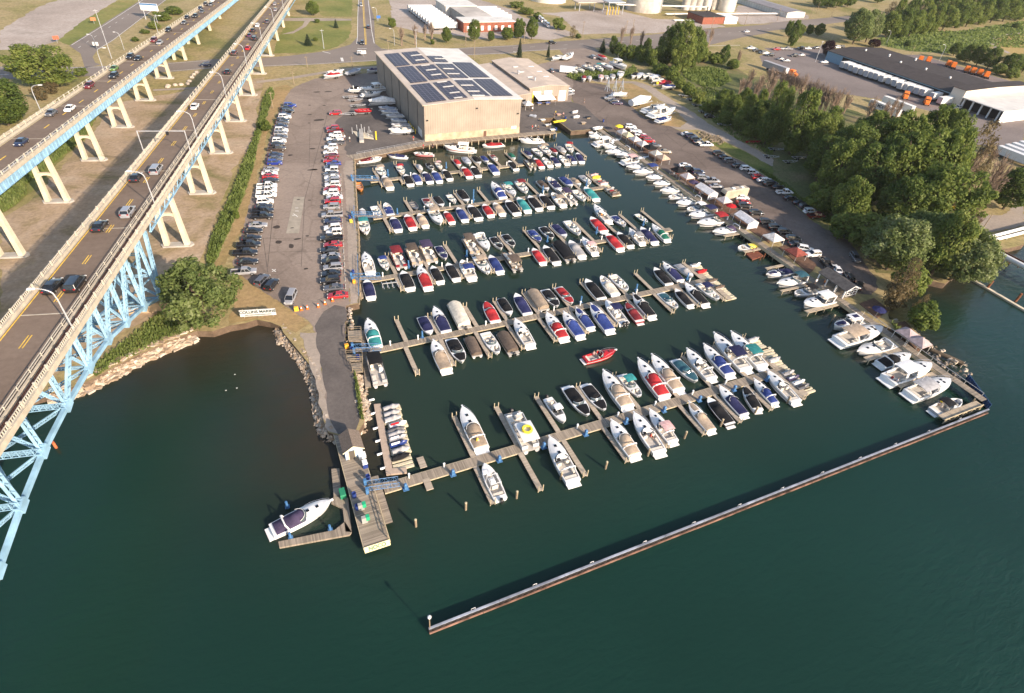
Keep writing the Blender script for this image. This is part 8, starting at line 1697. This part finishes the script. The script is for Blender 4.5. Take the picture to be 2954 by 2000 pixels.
for i, s_ in enumerate('''cf K B 1000 800 830 800:a:white cruiser with black canvas
hw W B 940 812 1145 790:a:white sport yacht
ca S B 1115 835 940 850:a:white cabin cruiser with blue side
wr W B 1000 918 1235 905:a:huge white shrink wrapped boat
rc A B 1090 965 1248 972:a:grey covered boat, next to the shrink wrapped one
rc A B 1112 1002 1262 1000:a:grey covered boat, second from the shrink wrapped one
rc S B 1155 1036 1308 1030:a:grey covered boat, third from the shrink wrapped one
rc A B 1198 1072 1332 1076:a:grey covered boat, fourth from the shrink wrapped one
rc S B 1203 1118 1368 1116:a:half sunlit grey covered boat
co W B 1190 1172 1388 1160:a:bright white boat nearest the water
sk R B 868 988 1028 978:a:low red boat hull
rc R B 600 682 748 658:b:red covered speedboat
co W B 778 636 635 650:b:white boat behind the red one
rc A B 932 622 808 652:b:grey sport boat
rc U B 985 632 1092 618:b:dark purple and white boat
wr W C 1250 885 1030 930:d:white shrink wrapped boat
co W C 1365 950 1150 1000:d:white cruiser with brown top
hw W C 1452 985 1220 1040:d:white sport fishing yacht
rf B C 1420 1050 1278 1082:d:white boat with blue cover
rc W C 1022 838 888 838:d:white and blue hull beside the hoist
rf B C 578 645 495 612:c:white boat with blue cover
rb C C 638 640 548 600:c:white boat with brown bimini
ra K C 738 630 625 580:c:white boat with black tower
rb L C 808 638 735 585:c:white boat with turquoise bimini
co W C 888 622 800 570:c:long white speedboat
hw W C 1012 615 885 560:c:large white yacht
rc R C 835 530 765 492:c:red boat
ro W C 345 525 440 500:c:white boat by the slim conifer
co W C 535 485 460 520:c:white boat with dark mast
rc D C 632 715 635 680:c:small red skiff bow on
rc S C 686 712 683 682:c:small grey skiff bow on
rc P C 787 710 784 672:c:faded pink skiff bow on
ro W C 838 700 836 675:c:small white skiff bow on
rc S C 888 702 892 665:c:grey white hull bow on
co W C 950 692 968 645:c:tall white hull bow on
rc K C 1065 690 1105 655:e:black covered boat
rc A C 1110 690 1150 655:e:slate covered boat
ro R C 1150 695 1245 655:e:white boat with red stripe
rc A C 1215 695 1302 676:e:grey covered boat
ro W C 1240 722 1330 702:e:white boat
jc Y C 1258 742 1362 728:e:yellow boat
rc R C 1300 740 1405 730:e:bright red boat
rc B C 1330 776 1445 766:e:blue boat'''.split('\n')):
    hd, w_, lb = s_.split(':'); p = hd.split(); a = g(p[2], float(p[3]), float(p[4]), ZL+1.6); b_ = g(p[2], float(p[5]), float(p[6]), ZL+1.6); L = (a-b_).length; m_ = (a+b_)/2; d = a-b_
    boat(p[0], a, b_, 0, p[1], f'{lb} stored {WHERE[w_]}', 'boats stored on land', CO[p[1]] if p[0] in ('sk', 'jc') or lb.startswith('bright red') else None, z=ZL+.95, snap=False)
    inst(tl, (m_.x, m_.y, ZL+.06), math.atan2(d.y, d.x), (L/6.5, 1, 1), {}, f'trailer under the {lb}', 'trailer', 'boat trailers')
for t_, x, y, rz, lb in [('B', 830, 868, 0, 'first of three by the cabin cruiser'), ('B', 880, 895, 4, 'second of three by the cabin cruiser'), ('B', 900, 945, 2, 'behind the low red hull'), ('B', 828, 1020, 178, 'hitched to the red SUV'), ('C', 1530, 855, -15, 'first under the hedge of the gravel track'), ('C', 1600, 890, -15, 'second under the hedge'), ('C', 1650, 940, -15, 'third under the hedge'), ('C', 1710, 1000, -20, 'fourth under the hedge'), ('C', 1880, 1115, -20, 'alone under the wood'), ('D', 100, 1335, -20, 'first of the stack under the wood'), ('D', 55, 1400, -25, 'second of the stack under the wood'), ('D', 230, 1445, -10, 'third of the stack under the wood'), ('D', 310, 1410, -10, 'fourth of the stack under the wood')]:
    q = g(t_, x, y, ZL+.5); inst(tl, (q.x, q.y, ZL+.06), R(rz), 1.05, {}, 'empty boat trailer '+lb, 'trailer', 'boat trailers')
# ================================================================== POLES, SIGNS, SMALL THINGS
for s_ in '''B 337 760 640 w plain wooden pole on the verge at the top left of the parking lot
B 148 970 820 w wooden pole in the reeds beside the parking lot
B 455 605 500 w wooden pole beside the crossing road near the bridge
B 857 612 505 w wooden pole beside the grey stored boat
B 603 437 262 g pale pole at the curve of the road junction
B 1430 435 258 g grey pole behind the boat shed ridge
B 1235 410 258 l grey lamp post among the leafless trees
B 1080 190 70 l lamp post on the north road verge
B 1180 460 355 w pole behind the back left corner of the boat shed
B 1870 415 230 w utility pole before the brick front
B 1946 535 358 w utility pole behind the workshop
B 1595 415 350 w short pole by the leafless trees
A 1000 525 82 g very tall light mast beside the left bridge
A 870 445 310 l lamp post by the ramp curve
A 1112 450 290 l lamp post beyond the left bridge
A 1255 60 -40 g tall pole on the ramp at the top
A 1420 245 130 g thin pole by the billboard
C 1065 290 175 w utility pole with crossarm by the gravel yard
C 1005 300 182 w utility pole left of the crossarm pole
C 618 340 190 w utility pole at the corner of the gravel yard
C 97 385 230 w utility pole by the round trees
C 1770 265 150 w utility pole before the pump house
C 1435 175 60 w utility pole by the yellow kerb
C 2070 225 110 w utility pole before the storage units
D 458 555 365 g thick leaning white pole at the depot corner
D 1092 390 275 l floodlight pole beyond the depot roof
D 1562 550 402 l floodlight pole behind the orange trucks
D 1312 500 420 w pole with transformer behind the depot
D 115 190 70 w utility pole by the storage units
D 410 165 80 w utility pole at the end of the storage units
D 465 125 15 w tall pole on the grass near the top
D 600 150 20 w tall pole right of the dark trees
J 1915 620 425 w leaning lamp pole on the gravel loop by the pipe bridge'''.split('\n'):
    p = s_.split(' ', 5); b_ = g(p[0], float(p[1]), float(p[2]), ZL); h_ = height_at(b_, p[0], float(p[1]), float(p[3]))
    if p[4] == 'l': lamp_post(b_, h_, 1.6, Vector((-.9, .4, 0)), p[5], 'street lamps on the ground'); continue
    r = thing('utility_pole' if p[4] == 'w' else 'light_mast', b_, 0, p[5], 'pole', 'poles and masts'); mb = MB(); mb.tube([(0, 0, 0), (0, 0, h_)], .17, 6, r1=.11); mb.build('post', M_post if p[4] == 'w' else M_gal, r)
    MB().bar((-.9, 0, h_-.6), (.9, 0, h_-.6), .12, .14).build('crossarm', M_post if p[4] == 'w' else M_gal, r)
q0, q1 = g('G', 2155, 1362, ZL), g('H', 182, 1342, ZL); sgn = thing('bank_sign', ((q0.x+q1.x)/2, (q0.y+q1.y)/2, ZL), math.atan2((q1-q0).y, (q1-q0).x), 'long white sign board reading COLLINS MARINE on the cove bank', 'sign'); L = (q1-q0).length
MB().box((0, 0, .5), (L, .15, 1.7), base=True).build('board', mat('dull_white_board', .8, .2, col=(.5, .5, .49), noise=.08), sgn); mb = MB()
for x in (-L*.4, 0, L*.4): mb.box((x, .15, -.3), (.2, .2, 2.6), base=True)
for m_ in islands(mb): m_.build('post', M_post, sgn)
text('COLLINS MARINE', .95, M_ink, sgn, (0, -.09, 1.6), (R(90), 0, 0)); mb = MB()
for i in range(22): mb.box((-L*.36+i*L*.034, -.085, .85), (L*.02, .02, .28))
mb.build('small_print', M_ink, sgn)
b_ = g('A', 1365, 180, ZL); bb = thing('billboard', b_, R(-20), 'white and blue billboard on two posts beyond the left bridge', 'billboard'); MB().box((0, 0, 4.5), (9, .3, 3.4), base=True).build('panel', M_white, bb); MB().box((0, -.17, 7.0), (8.8, .06, .8), base=True).build('blue_band', M_blue, bb); mb = MB()
for x in (-3.5, 3.5): mb.tube([(x, .2, 0), (x, .2, 5)], .2, 6)
for m_ in islands(mb): m_.build('post', M_gal, bb)
for t_, x, y, c, lb in [('A', 515, 385, (.4, .1, .05), 'red and white board by the stony yard'), ('A', 845, 215, (.45, .15, .06), 'rust red board on the roadside grass'), ('B', 960, 512, (.6, .6, .58), 'white board on the verge below the junction'), ('B', 1092, 190, (.03, .12, .4), 'blue sign on the north road verge'), ('A', 870, 440, (.6, .6, .58), 'small white sign at the ramp curve')]:
    b_ = g(t_, x, y, ZL); r = thing('road_sign', b_, R(rt_.uniform(-20, 20)), lb, 'sign', 'road signs'); o = MB().box((0, -.1, 1.5), (2.4, .08, 1.5), base=True).build('panel', M_obj, r); o.color = (*c, 1); MB().tube([(0, 0, 0), (0, 0, 2.8)], .07, 5).build('post', M_gal, r)
bo = Proto('boulder'); bo.part('stone', MB().lathe((0, 0, -.1), [(.5, 0), (.95, .25), (.9, .7), (.45, 1.0), (.1, 1.05)], 7), M_rk[0])
for i, (x, y) in enumerate([(1505, 775), (1568, 768), (1620, 765), (1680, 758), (1695, 735), (1718, 700), (1735, 675), (1760, 655), (1500, 1085 - 300)]): b_ = g('A', x, y, ZL); inst(bo, b_, i*1.7, (1.1, .9+.1*(i % 3), 1), {}, 'pale boulder in the row by the path under the bridges', 'boulder', 'boulders by the path')
yb = Proto('bollard'); yb.part('post', MB().tube([(0, 0, 0), (0, 0, 1.9)], .14, 8), mat('yellow_bollard_paint', .6, .3, col=(.7, .52, .03)))
for i, (x, y) in enumerate([(1362, 1130), (1375, 1148), (1390, 1165), (1405, 1182), (1422, 1200)]): inst(yb, g('B', x, y, ZL), 0, 1, {}, f'yellow bollard along the shed wall, {ORD[i]} from the back', 'bollard', 'yellow bollards')
hs = thing('launch_hoist', (0, 0, 0), 0, 'concrete launching hoist pit with grey posts on the dark asphalt', 'hoist'); q = P2('B 918 1175 955 1172 962 1278 922 1280', ZL); mb = MB(); mb.prism([(p.x, p.y) for p in q], ZL, ZL+.9); mb.build('ramp_slab', M_concg, hs); q = P2('B 860 1180 900 1230 1050 1250 1040 1215 960 1190', ZL); mb = MB(); mb.prism([(p.x, p.y) for p in q], ZL, ZL+.3); mb.build('pad', M_conc, hs); mb = MB()
for x, y in ((858, 1200), (900, 1175), (940, 1170), (968, 1195), (1008, 1190), (1022, 1225), (1035, 1235), (1000, 1230)): p = g('B', x, y, ZL); mb.tube([p, p+Vector((0, 0, 2.4))], .12, 5)
for m_ in islands(mb): m_.build('post', M_gal, hs)
p = g('B', 1070, 1250, ZL); MB().tube([p, p+Vector((0, 0, 3))], .25, 6).build('yellow_post', MATS['yellow_bollard_paint'], hs)
for i, (x, y, ty) in enumerate([(840, 815, 690), (905, 825, 700), (968, 810, 705)]):
    b_ = g('C', x, y, ZL); h_ = height_at(b_, 'C', x, ty); r = thing('boat_stand', b_, 0, f'tall blue grey steel hoist tower, {ORD[i]} of three by the parked sedans', 'hoist', 'steel hoist towers'); mb = MB()
    for a in (0, 2.1, 4.2): mb.tube([(1.3*math.cos(a), 1.3*math.sin(a), 0), (0, 0, h_*.85)], .13, 5)
    mb.tube([(0, 0, h_*.8), (0, 0, h_)], .16, 5); mb.build('tower_frame', mat('blue_grey_steel', .6, .3, col=(.3, .34, .4)), r); MB().bar((-1, 0, h_*.35), (1, 0, h_*.35), .1, .1).build('brace', M_gal, r)
lf = thing('boat_lift', (0, 0, 0), 0, 'empty grey boat lift frame beside the black covered boat at the middle dock', 'boat lift'); a, b_ = g('H', 1125, 1050, 1.2), g('H', 1255, 1035, 1.2); mb = MB(); mb.bar(a, b_, .2, .2)
for i in range(4): p = a.lerp(b_, i/3); mb.bar(p-Vector((0, 1.8, .3)), p+Vector((0, 1.2, -.3)), .15, .15); mb.tube([p-Vector((0, 0, 2.5)), p], .1, 5)
mb.build('lift_frame', M_alu, lf)
rf_ = thing('raft', (0, 0, 0), 0, 'small red brown timber raft below the yellow covered boat', 'raft'); q = P2('I 2080 780 2190 760 2240 800 2140 835', .4); mb = MB(); mb.prism([(p.x, p.y) for p in q], .1, .45); mb.build('deck', mat('red_brown_timber', .9, .2, col=(.18, .065, .04), noise=.3), rf_); mb = MB()
for x, y in ((2130, 780), (2160, 770), (2205, 840), (2235, 830), (2280, 810)): p = g('I', x, y, 0); mb.tube([p-Vector((0, 0, 1)), p+Vector((0, 0, 1.8))], .13, 5)
for m_ in islands(mb): m_.build('post', M_rust, rf_)
def flat_thing(nm, t_, x, y, dim, c, label, cat, rz=0, grp=None, legs=True):
    q = g(t_, x, y, ZL+dim[2]); r = thing(nm, (q.x, q.y, ZL+.05), R(rz), label, cat, grp); o = MB().box((0, 0, dim[2]-.12), (dim[0], dim[1], .12), base=True).build('top', M_obj, r); o.color = (*c, 1)
    MB().box((0, 0, 0), (dim[0]*.7, dim[1]*.35, dim[2]-.12), base=True).build('base', M_post, r)
for x, y, c, lb in [(630, 1095, (.42, .33, .24), 'tan picnic table on the dark yard by the slip'), (310, 1115, CO['W'], 'white table near the slip corner'), (355, 1158, CO['W'], 'white table beside the blue barrel'), (410, 1020, (.5, .3, .25), 'table with people under the goal frame'), (268, 1070, CO['W'], 'white round table in the dark yard'), (675, 1045, CO['K'], 'black grill alone in the yard'), (235, 920, (.1, .16, .45), 'blue clothed table in front of the workshop'), (310, 918, (.1, .16, .45), 'second blue clothed table in front of the workshop')]: flat_thing('picnic_table', 'C', x, y, (2.0, 1.4, .8), c, lb, 'table', grp='tables in the yard')
for t_, x, y, c, code, rz, lb, cat in [('C', 555, 1005, 'W', 'jo', 10, 'white swan shaped pedal boat on the yard', 'pedal boat'), ('C', 568, 1048, 'W', 'jc', 0, 'white dinghy lying on the yard', 'dinghy'), ('C', 180, 1040, 'A', 'jo', -40, 'pale blue water scooter on a cart in the yard', 'jet ski'), ('C', 420, 1085, 'Y', 'sk', 8, 'yellow kayak laid across the head of the slip', 'kayak'), ('C', 762, 1148, 'W', 'sk', 5, 'white dinghy upside down on the pier corner', 'dinghy'), ('C', 2150, 1268, 'R', 'sk', -12, 'long red canoe under the edge of the wood', 'canoe')]:
    q = g(t_, x, y, ZL+.5); P, L0 = BOAT[code]; inst(P, (q.x, q.y, ZL+.3), R(rz), (1.35, .55, .7) if 'kayak' in lb or 'canoe' in lb else .95, dict(hull=CO[c], cover=CO[c], deck=CO[c]), lb, cat, None, ('outboard_motor',), name=cat.replace(' ', '_'))
et = thing('enclosed_trailer', g('C', 482, 655, ZL), R(-30), 'white enclosed cargo trailer in front of the stored boats', 'trailer'); MB().box((0, 0, .55), (7.5, 2.4, 2.5), base=True).build('box_body', M_white, et); mb = MB()
for x in (-.6, .5):
    for y in (-1.2, 1.2): mb.tube([(x, y-.1, .35), (x, y+.1, .35)], .35, 10)
for m_ in islands(mb): m_.build('wheel', M_tyre, et)
for i, (x, y) in enumerate([(235, 165), (258, 185), (285, 210), (310, 230)]): q = g('C', x, y, ZL+.8); q.z = ZL+.06; put_car('va', 'W', q, R(75), f'white van, {ORD[i]} from the top in the group by the hedge', 'white vans by the hedge').scale = (1.35, 1.1, 1.5)
# log, pipe bridge, boom, barrier
a, b_ = g('O', 1490, 462, .9), g('O', 1775, 590, .5); lg = thing('driftwood_log', (0, 0, 0), 0, 'long grey driftwood log off the end of the east pier', 'log'); MB().tube([a, a.lerp(b_, .5)+Vector((0, 0, .1)), b_], .45, 8, r1=.6).build('trunk', M_bark, lg); mb = MB()
for k in range(9): mb.tube([b_, b_+Vector((math.sin(k*2.3)*1.4, -.4-.5*math.cos(k), math.cos(k*1.7)*.9))], .14, 4, r1=.03)
mb.build('root_plate', M_barkp, lg)
pbr = thing('pipe_bridge', (0, 0, 0), 0, 'white pipe on a dark steel trestle over the inlet at the right edge', 'pipe bridge'); mb = MB(); mb.tube([(195.2, 92, 3.4), (194.4, 20, 3.4)], .75, 10); mb.build('pipe', M_white, pbr); mb = MB()
for y in range(22, 90, 3): mb.bar((195.5, y, 2.2), (200, y, 2.2), .25, .25)
mb.bar((196.2, 20, 2.4), (196.8, 92, 2.4), .25, .4); mb.bar((199.8, 20, 2.4), (200.2, 92, 2.4), .25, .4); mb.build('trestle_deck', M_brown, pbr); mb = MB()
for y in range(26, 90, 12):
    for x in (195.3, 200): mb.tube([(x, y, -2), (x, y, 2.4)], .22, 6)
    mb.bar((195.3, y, 0), (200, y, 2.2), .12, .12)
mb.build('trestle_legs', M_brown, pbr)
for i, (x0_, y0_, x1_, y1_, z) in enumerate([(1985, 640, 2330, 550, 3.2), (2020, 668, 2330, 590, 2.6)]): a, b_ = g('J', x0_, y0_, z), g('J', x1_, y1_, z); o = thing('shore_pipe', (0, 0, 0), 0, ['upper white pipe along the shore beyond the pipe bridge', 'lower white pipe along the shore beyond the pipe bridge'][i], 'pipe', 'white shore pipes'); d_ = (b_-a)*.6; MB().tube([a, b_+d_], .5, 8).build('pipe', M_white, o); MB().box(a.lerp(b_, .5)-Vector((0, 0, z-1.5)), (.5, .5, z-1.6), base=True).build('pipe_support', M_concg, o)
bm_ = thing('floating_boom', (0, 0, 0), 0, 'long white floating boom with rusty piles in the inlet at the right', 'boom'); a, b_ = g('J', 1808, 985, .2), g('J', 2324, 1285, .2); mb = MB(); mb.bar(a, b_+(b_-a)*1.2, .9, .5); mb.build('boom_float', M_conc, bm_)
for x, y in ((1818, 985), (1990, 1095), (2245, 1210)): q = g('J', x, y, 0); MB().tube([q-Vector((0, 0, 1)), q+Vector((.3, 0, 2.6))], .32, 7).build('pile', M_rust, bm_)
ba = thing('guard_barrier', (0, 0, 0), 0, 'yellow two rail barrier on the gravel loop', 'barrier'); a, b_ = g('J', 1528, 385, ZL+1), g('J', 1705, 362, ZL+1); mb = MB()
for z in (-.6, 0): mb.bar(a+Vector((0, 0, z)), b_+Vector((0, 0, z)), .1, .16)
for i in range(4): p = a.lerp(b_, i/3); mb.tube([p-Vector((0, 0, 1)), p+Vector((0, 0, .1))], .08, 5)
mb.build('rail', MATS['yellow_bollard_paint'], ba)
rr = random.Random(5); mb = MB()
for k in range(140): p = g('C', 1690+rr.uniform(-30, 200), 0, ZL); u_ = rr.random(); q = g('C', 1680+u_*190+rr.gauss(0, 12), 1195+u_*70+rr.gauss(0, 14), ZL+.2); mb.box(q, (rr.uniform(.3, 1.4), .3, .4), rr.uniform(0, 3))
tag(mb.build('rubble', M_post), 'heap of broken timber and stones beside the white pickup', None, None, 'stuff')
# ================================================================== PEOPLE (one skinned body each, clothes as parts)
def body(sit):
    V = [(0, 0, .95), (0, 0, 1.15), (0, .01, 1.38), (0, .01, 1.5), (0, -.01, 1.6), (0, -.02, 1.74)]; E_ = [(0, 1), (1, 2), (2, 3), (3, 4), (4, 5)]; Rr = [.15, .14, .17, .06, .1, .08]
    for s_ in (1, -1):
        o = len(V); hip, kn, an, to = ((s_*.1, 0, .9), (s_*.11, -.02, .5), (s_*.11, .02, .08), (s_*.12, -.15, .04)) if not sit else ((s_*.1, -.05, .88), (s_*.12, -.45, .9), (s_*.12, -.47, .5), (s_*.12, -.62, .46))
        V += [hip, kn, an, to]; E_ += [(0, o), (o, o+1), (o+1, o+2), (o+2, o+3)]; Rr += [.1, .065, .045, .04]; o = len(V)
        V += [(s_*.2, .01, 1.43), (s_*.27, .03, 1.15), (s_*.25, -.16, .98), (s_*.25, -.22, .94)]; E_ += [(2, o), (o, o+1), (o+1, o+2), (o+2, o+3)]; Rr += [.06, .045, .032, .03]
        for k in range(5): V.append((s_*(.22+.016*k), -.29+(.03 if k in (0, 4) else 0), .9+.01*k)); E_.append((o+3, len(V)-1)); Rr.append(.01)
    me = bpy.data.meshes.new('b'); me.from_pydata(V, E_, []); o = bpy.data.objects.new('b', me); COL.objects.link(o); o.modifiers.new('s', 'SKIN')
    for i, r_ in enumerate(Rr): me.skin_vertices[0].data[i].radius = (r_, r_)
    me.skin_vertices[0].data[0].use_root = True; sb_ = o.modifiers.new('d', 'SUBSURF'); sb_.levels = 1; bpy.context.view_layer.update()
    m2 = bpy.data.meshes.new_from_object(o.evaluated_get(bpy.context.evaluated_depsgraph_get())); bpy.data.objects.remove(o); m2.materials.clear(); m2.materials.append(mat('skin', .6, .3, col=(.42, .24, .16)))
    P = Proto('person'); q = bpy.data.objects.new('body', m2); P.parts.append((q, None, None))
    P.part('shirt', MB().loft([[(a*x, b_*y+.0, z) for a, b_ in ((-1, -1), (1, -1), (1.15, 0), (1, 1), (-1, 1), (-1.15, 0))] for z, x, y in ((.93, .17, .17), (1.2, .17, .16), (1.4, .21, .18), (1.5, .12, .1))], closed=True), M_canvas, 'shirt', 60)
    mb = MB()
    for s_ in (1, -1):
        e_ = (s_*.11, -.02, .52) if not sit else (s_*.12, -.42, .9); mb.tube([(s_*.1, 0, .97), e_], .125, 7, r1=.1)
    P.part('shorts', mb, M_canvas, 'shorts'); P.part('hair', MB().lathe((0, 0, 1.66), [(.115, 0), (.125, .06), (.1, .13), (.03, .17)], 8), M_barkd); return P
STAND, SIT = body(False), body(True)
for i, (t_, x, y, z, sit, sh_, lb) in enumerate([('B', 787, 1228, ZL, 0, 'W', 'in white standing behind the dark pickups'), ('B', 832, 1245, ZL, 0, 'W', 'in white walking towards the launching hoist'), ('B', 1402, 1238, ZL, 0, 'R', 'in red and white near the shed corner'), ('B', 1490, 1310, 1.72, 0, 'R', 'in red on the boardwalk at the shed corner'), ('B', 1575, 1300, 1.72, 0, 'C', 'in brown on the boardwalk in front of the shed'), ('C', 172, 975, ZL, 0, 'W', 'in white in front of the white tent'), ('C', 637, 905, ZL, 0, 'C', 'alone crossing the open yard'), ('C', 370, 1035, ZL, 0, 'C', 'in dark clothes left of the goal frame'), ('C', 380, 1010, ZL, 0, 'Y', 'in a bright yellow shirt by the table'), ('C', 450, 1025, ZL, 0, 'P', 'in pink right of the table'), ('C', 172, 1140, ZL, 0, 'R', 'left of a group near the slip'), ('C', 200, 1135, ZL, 0, 'W', 'in the middle of the group near the slip'), ('C', 225, 1145, ZL, 0, 'C', 'right of the group near the slip'), ('C', 335, 1120, ZL, 0, 'W', 'beside the white table near the slip'), ('I', 1440, 70, ZL+.1, 0, 'W', 'in white under the black canopy'), ('I', 1465, 75, ZL+.1, 0, 'R', 'in red under the black canopy'), ('I', 1665, 245, ZL+.1, 0, 'P', 'left of two before the white party tent'), ('I', 1695, 245, ZL+.1, 0, 'W', 'right of two before the white party tent'), ('I', 1760, 290, ZL+.1, 0, 'W', 'at the near end of the white party tent'), ('J', 465, 1030, ZL+.1, 0, 'W', 'in white on the terrace beside the pavilion'), ('J', 540, 1040, ZL+.1, 0, 'O', 'in orange under the pavilion roof'),
        ('N', 720, 195, .1, 1, 'P', 'sitting left in the red speedboat'), ('N', 750, 185, .1, 1, 'R', 'in red at the wheel of the red speedboat'), ('N', 770, 190, .1, 1, 'N', 'in navy sitting right in the red speedboat'), ('N', 90, 830, .62, 0, 'W', 'in white standing on the pontoon boat with the yellow ring'), ('N', 1230, 930, .4, 1, 'R', 'in red in the cockpit of the open white cruiser'), ('O', 1140, 720, .6, 1, 'D', 'in dark red at the stern of the largest yacht'), ('O', 1185, 745, .6, 1, 'A', 'in pale blue at the stern of the largest yacht'), ('O', 1580, 935, .2, 1, 'Y', 'in yellow sitting in the dark and white bowrider'), ('I', 790, 440, .5, 1, 'O', 'in orange aboard the white cruiser behind the red cover'), ('M', 1972, 965, .55, 1, 'Y', 'in a swimsuit at the stern of the tan topped cruiser')]):
    q = g(t_, x, y, z+.9); q.z = z; inst(SIT if sit else STAND, q, i*1.3, 1.05, dict(shirt=CO[sh_], shorts=CO['NKSZ'[i % 4]]), 'person '+lb, 'person', 'people')
for t_, x, y, z, lb in [('L', 2100, 375, .1, 'first'), ('L', 2118, 497, .1, 'second'), ('L', 2020, 518, .1, 'third')]: q = g(t_, x, y, z); o = MB().lathe((0, 0, 0), [(.02, 0), (.16, .06), (.18, .14), (.06, .24)], 7).build('gull', M_white, None, 60, q); o.scale = (.9, .5, .5); tag(o, f'white gull floating on the dark cove, {lb} from the top', 'bird', 'gulls on the cove')
hz = bpy.data.materials.new('thin_haze'); hz.use_nodes = True; t = hz.node_tree; t.nodes.remove(t.nodes['Principled BSDF']); pv_ = t.nodes.new('ShaderNodeVolumePrincipled'); pv_.inputs['Color'].default_value = (.9, .93, 1, 1); pv_.inputs['Density'].default_value = .00004; t.links.new(pv_.outputs[0], t.nodes['Material Output'].inputs['Volume'])
o = MB().box((100, 400, -5), (2400, 2000, 95), base=True).build('haze', hz); o['kind'] = 'stuff'; o['label'] = 'thin pale summer haze over the marina and river'
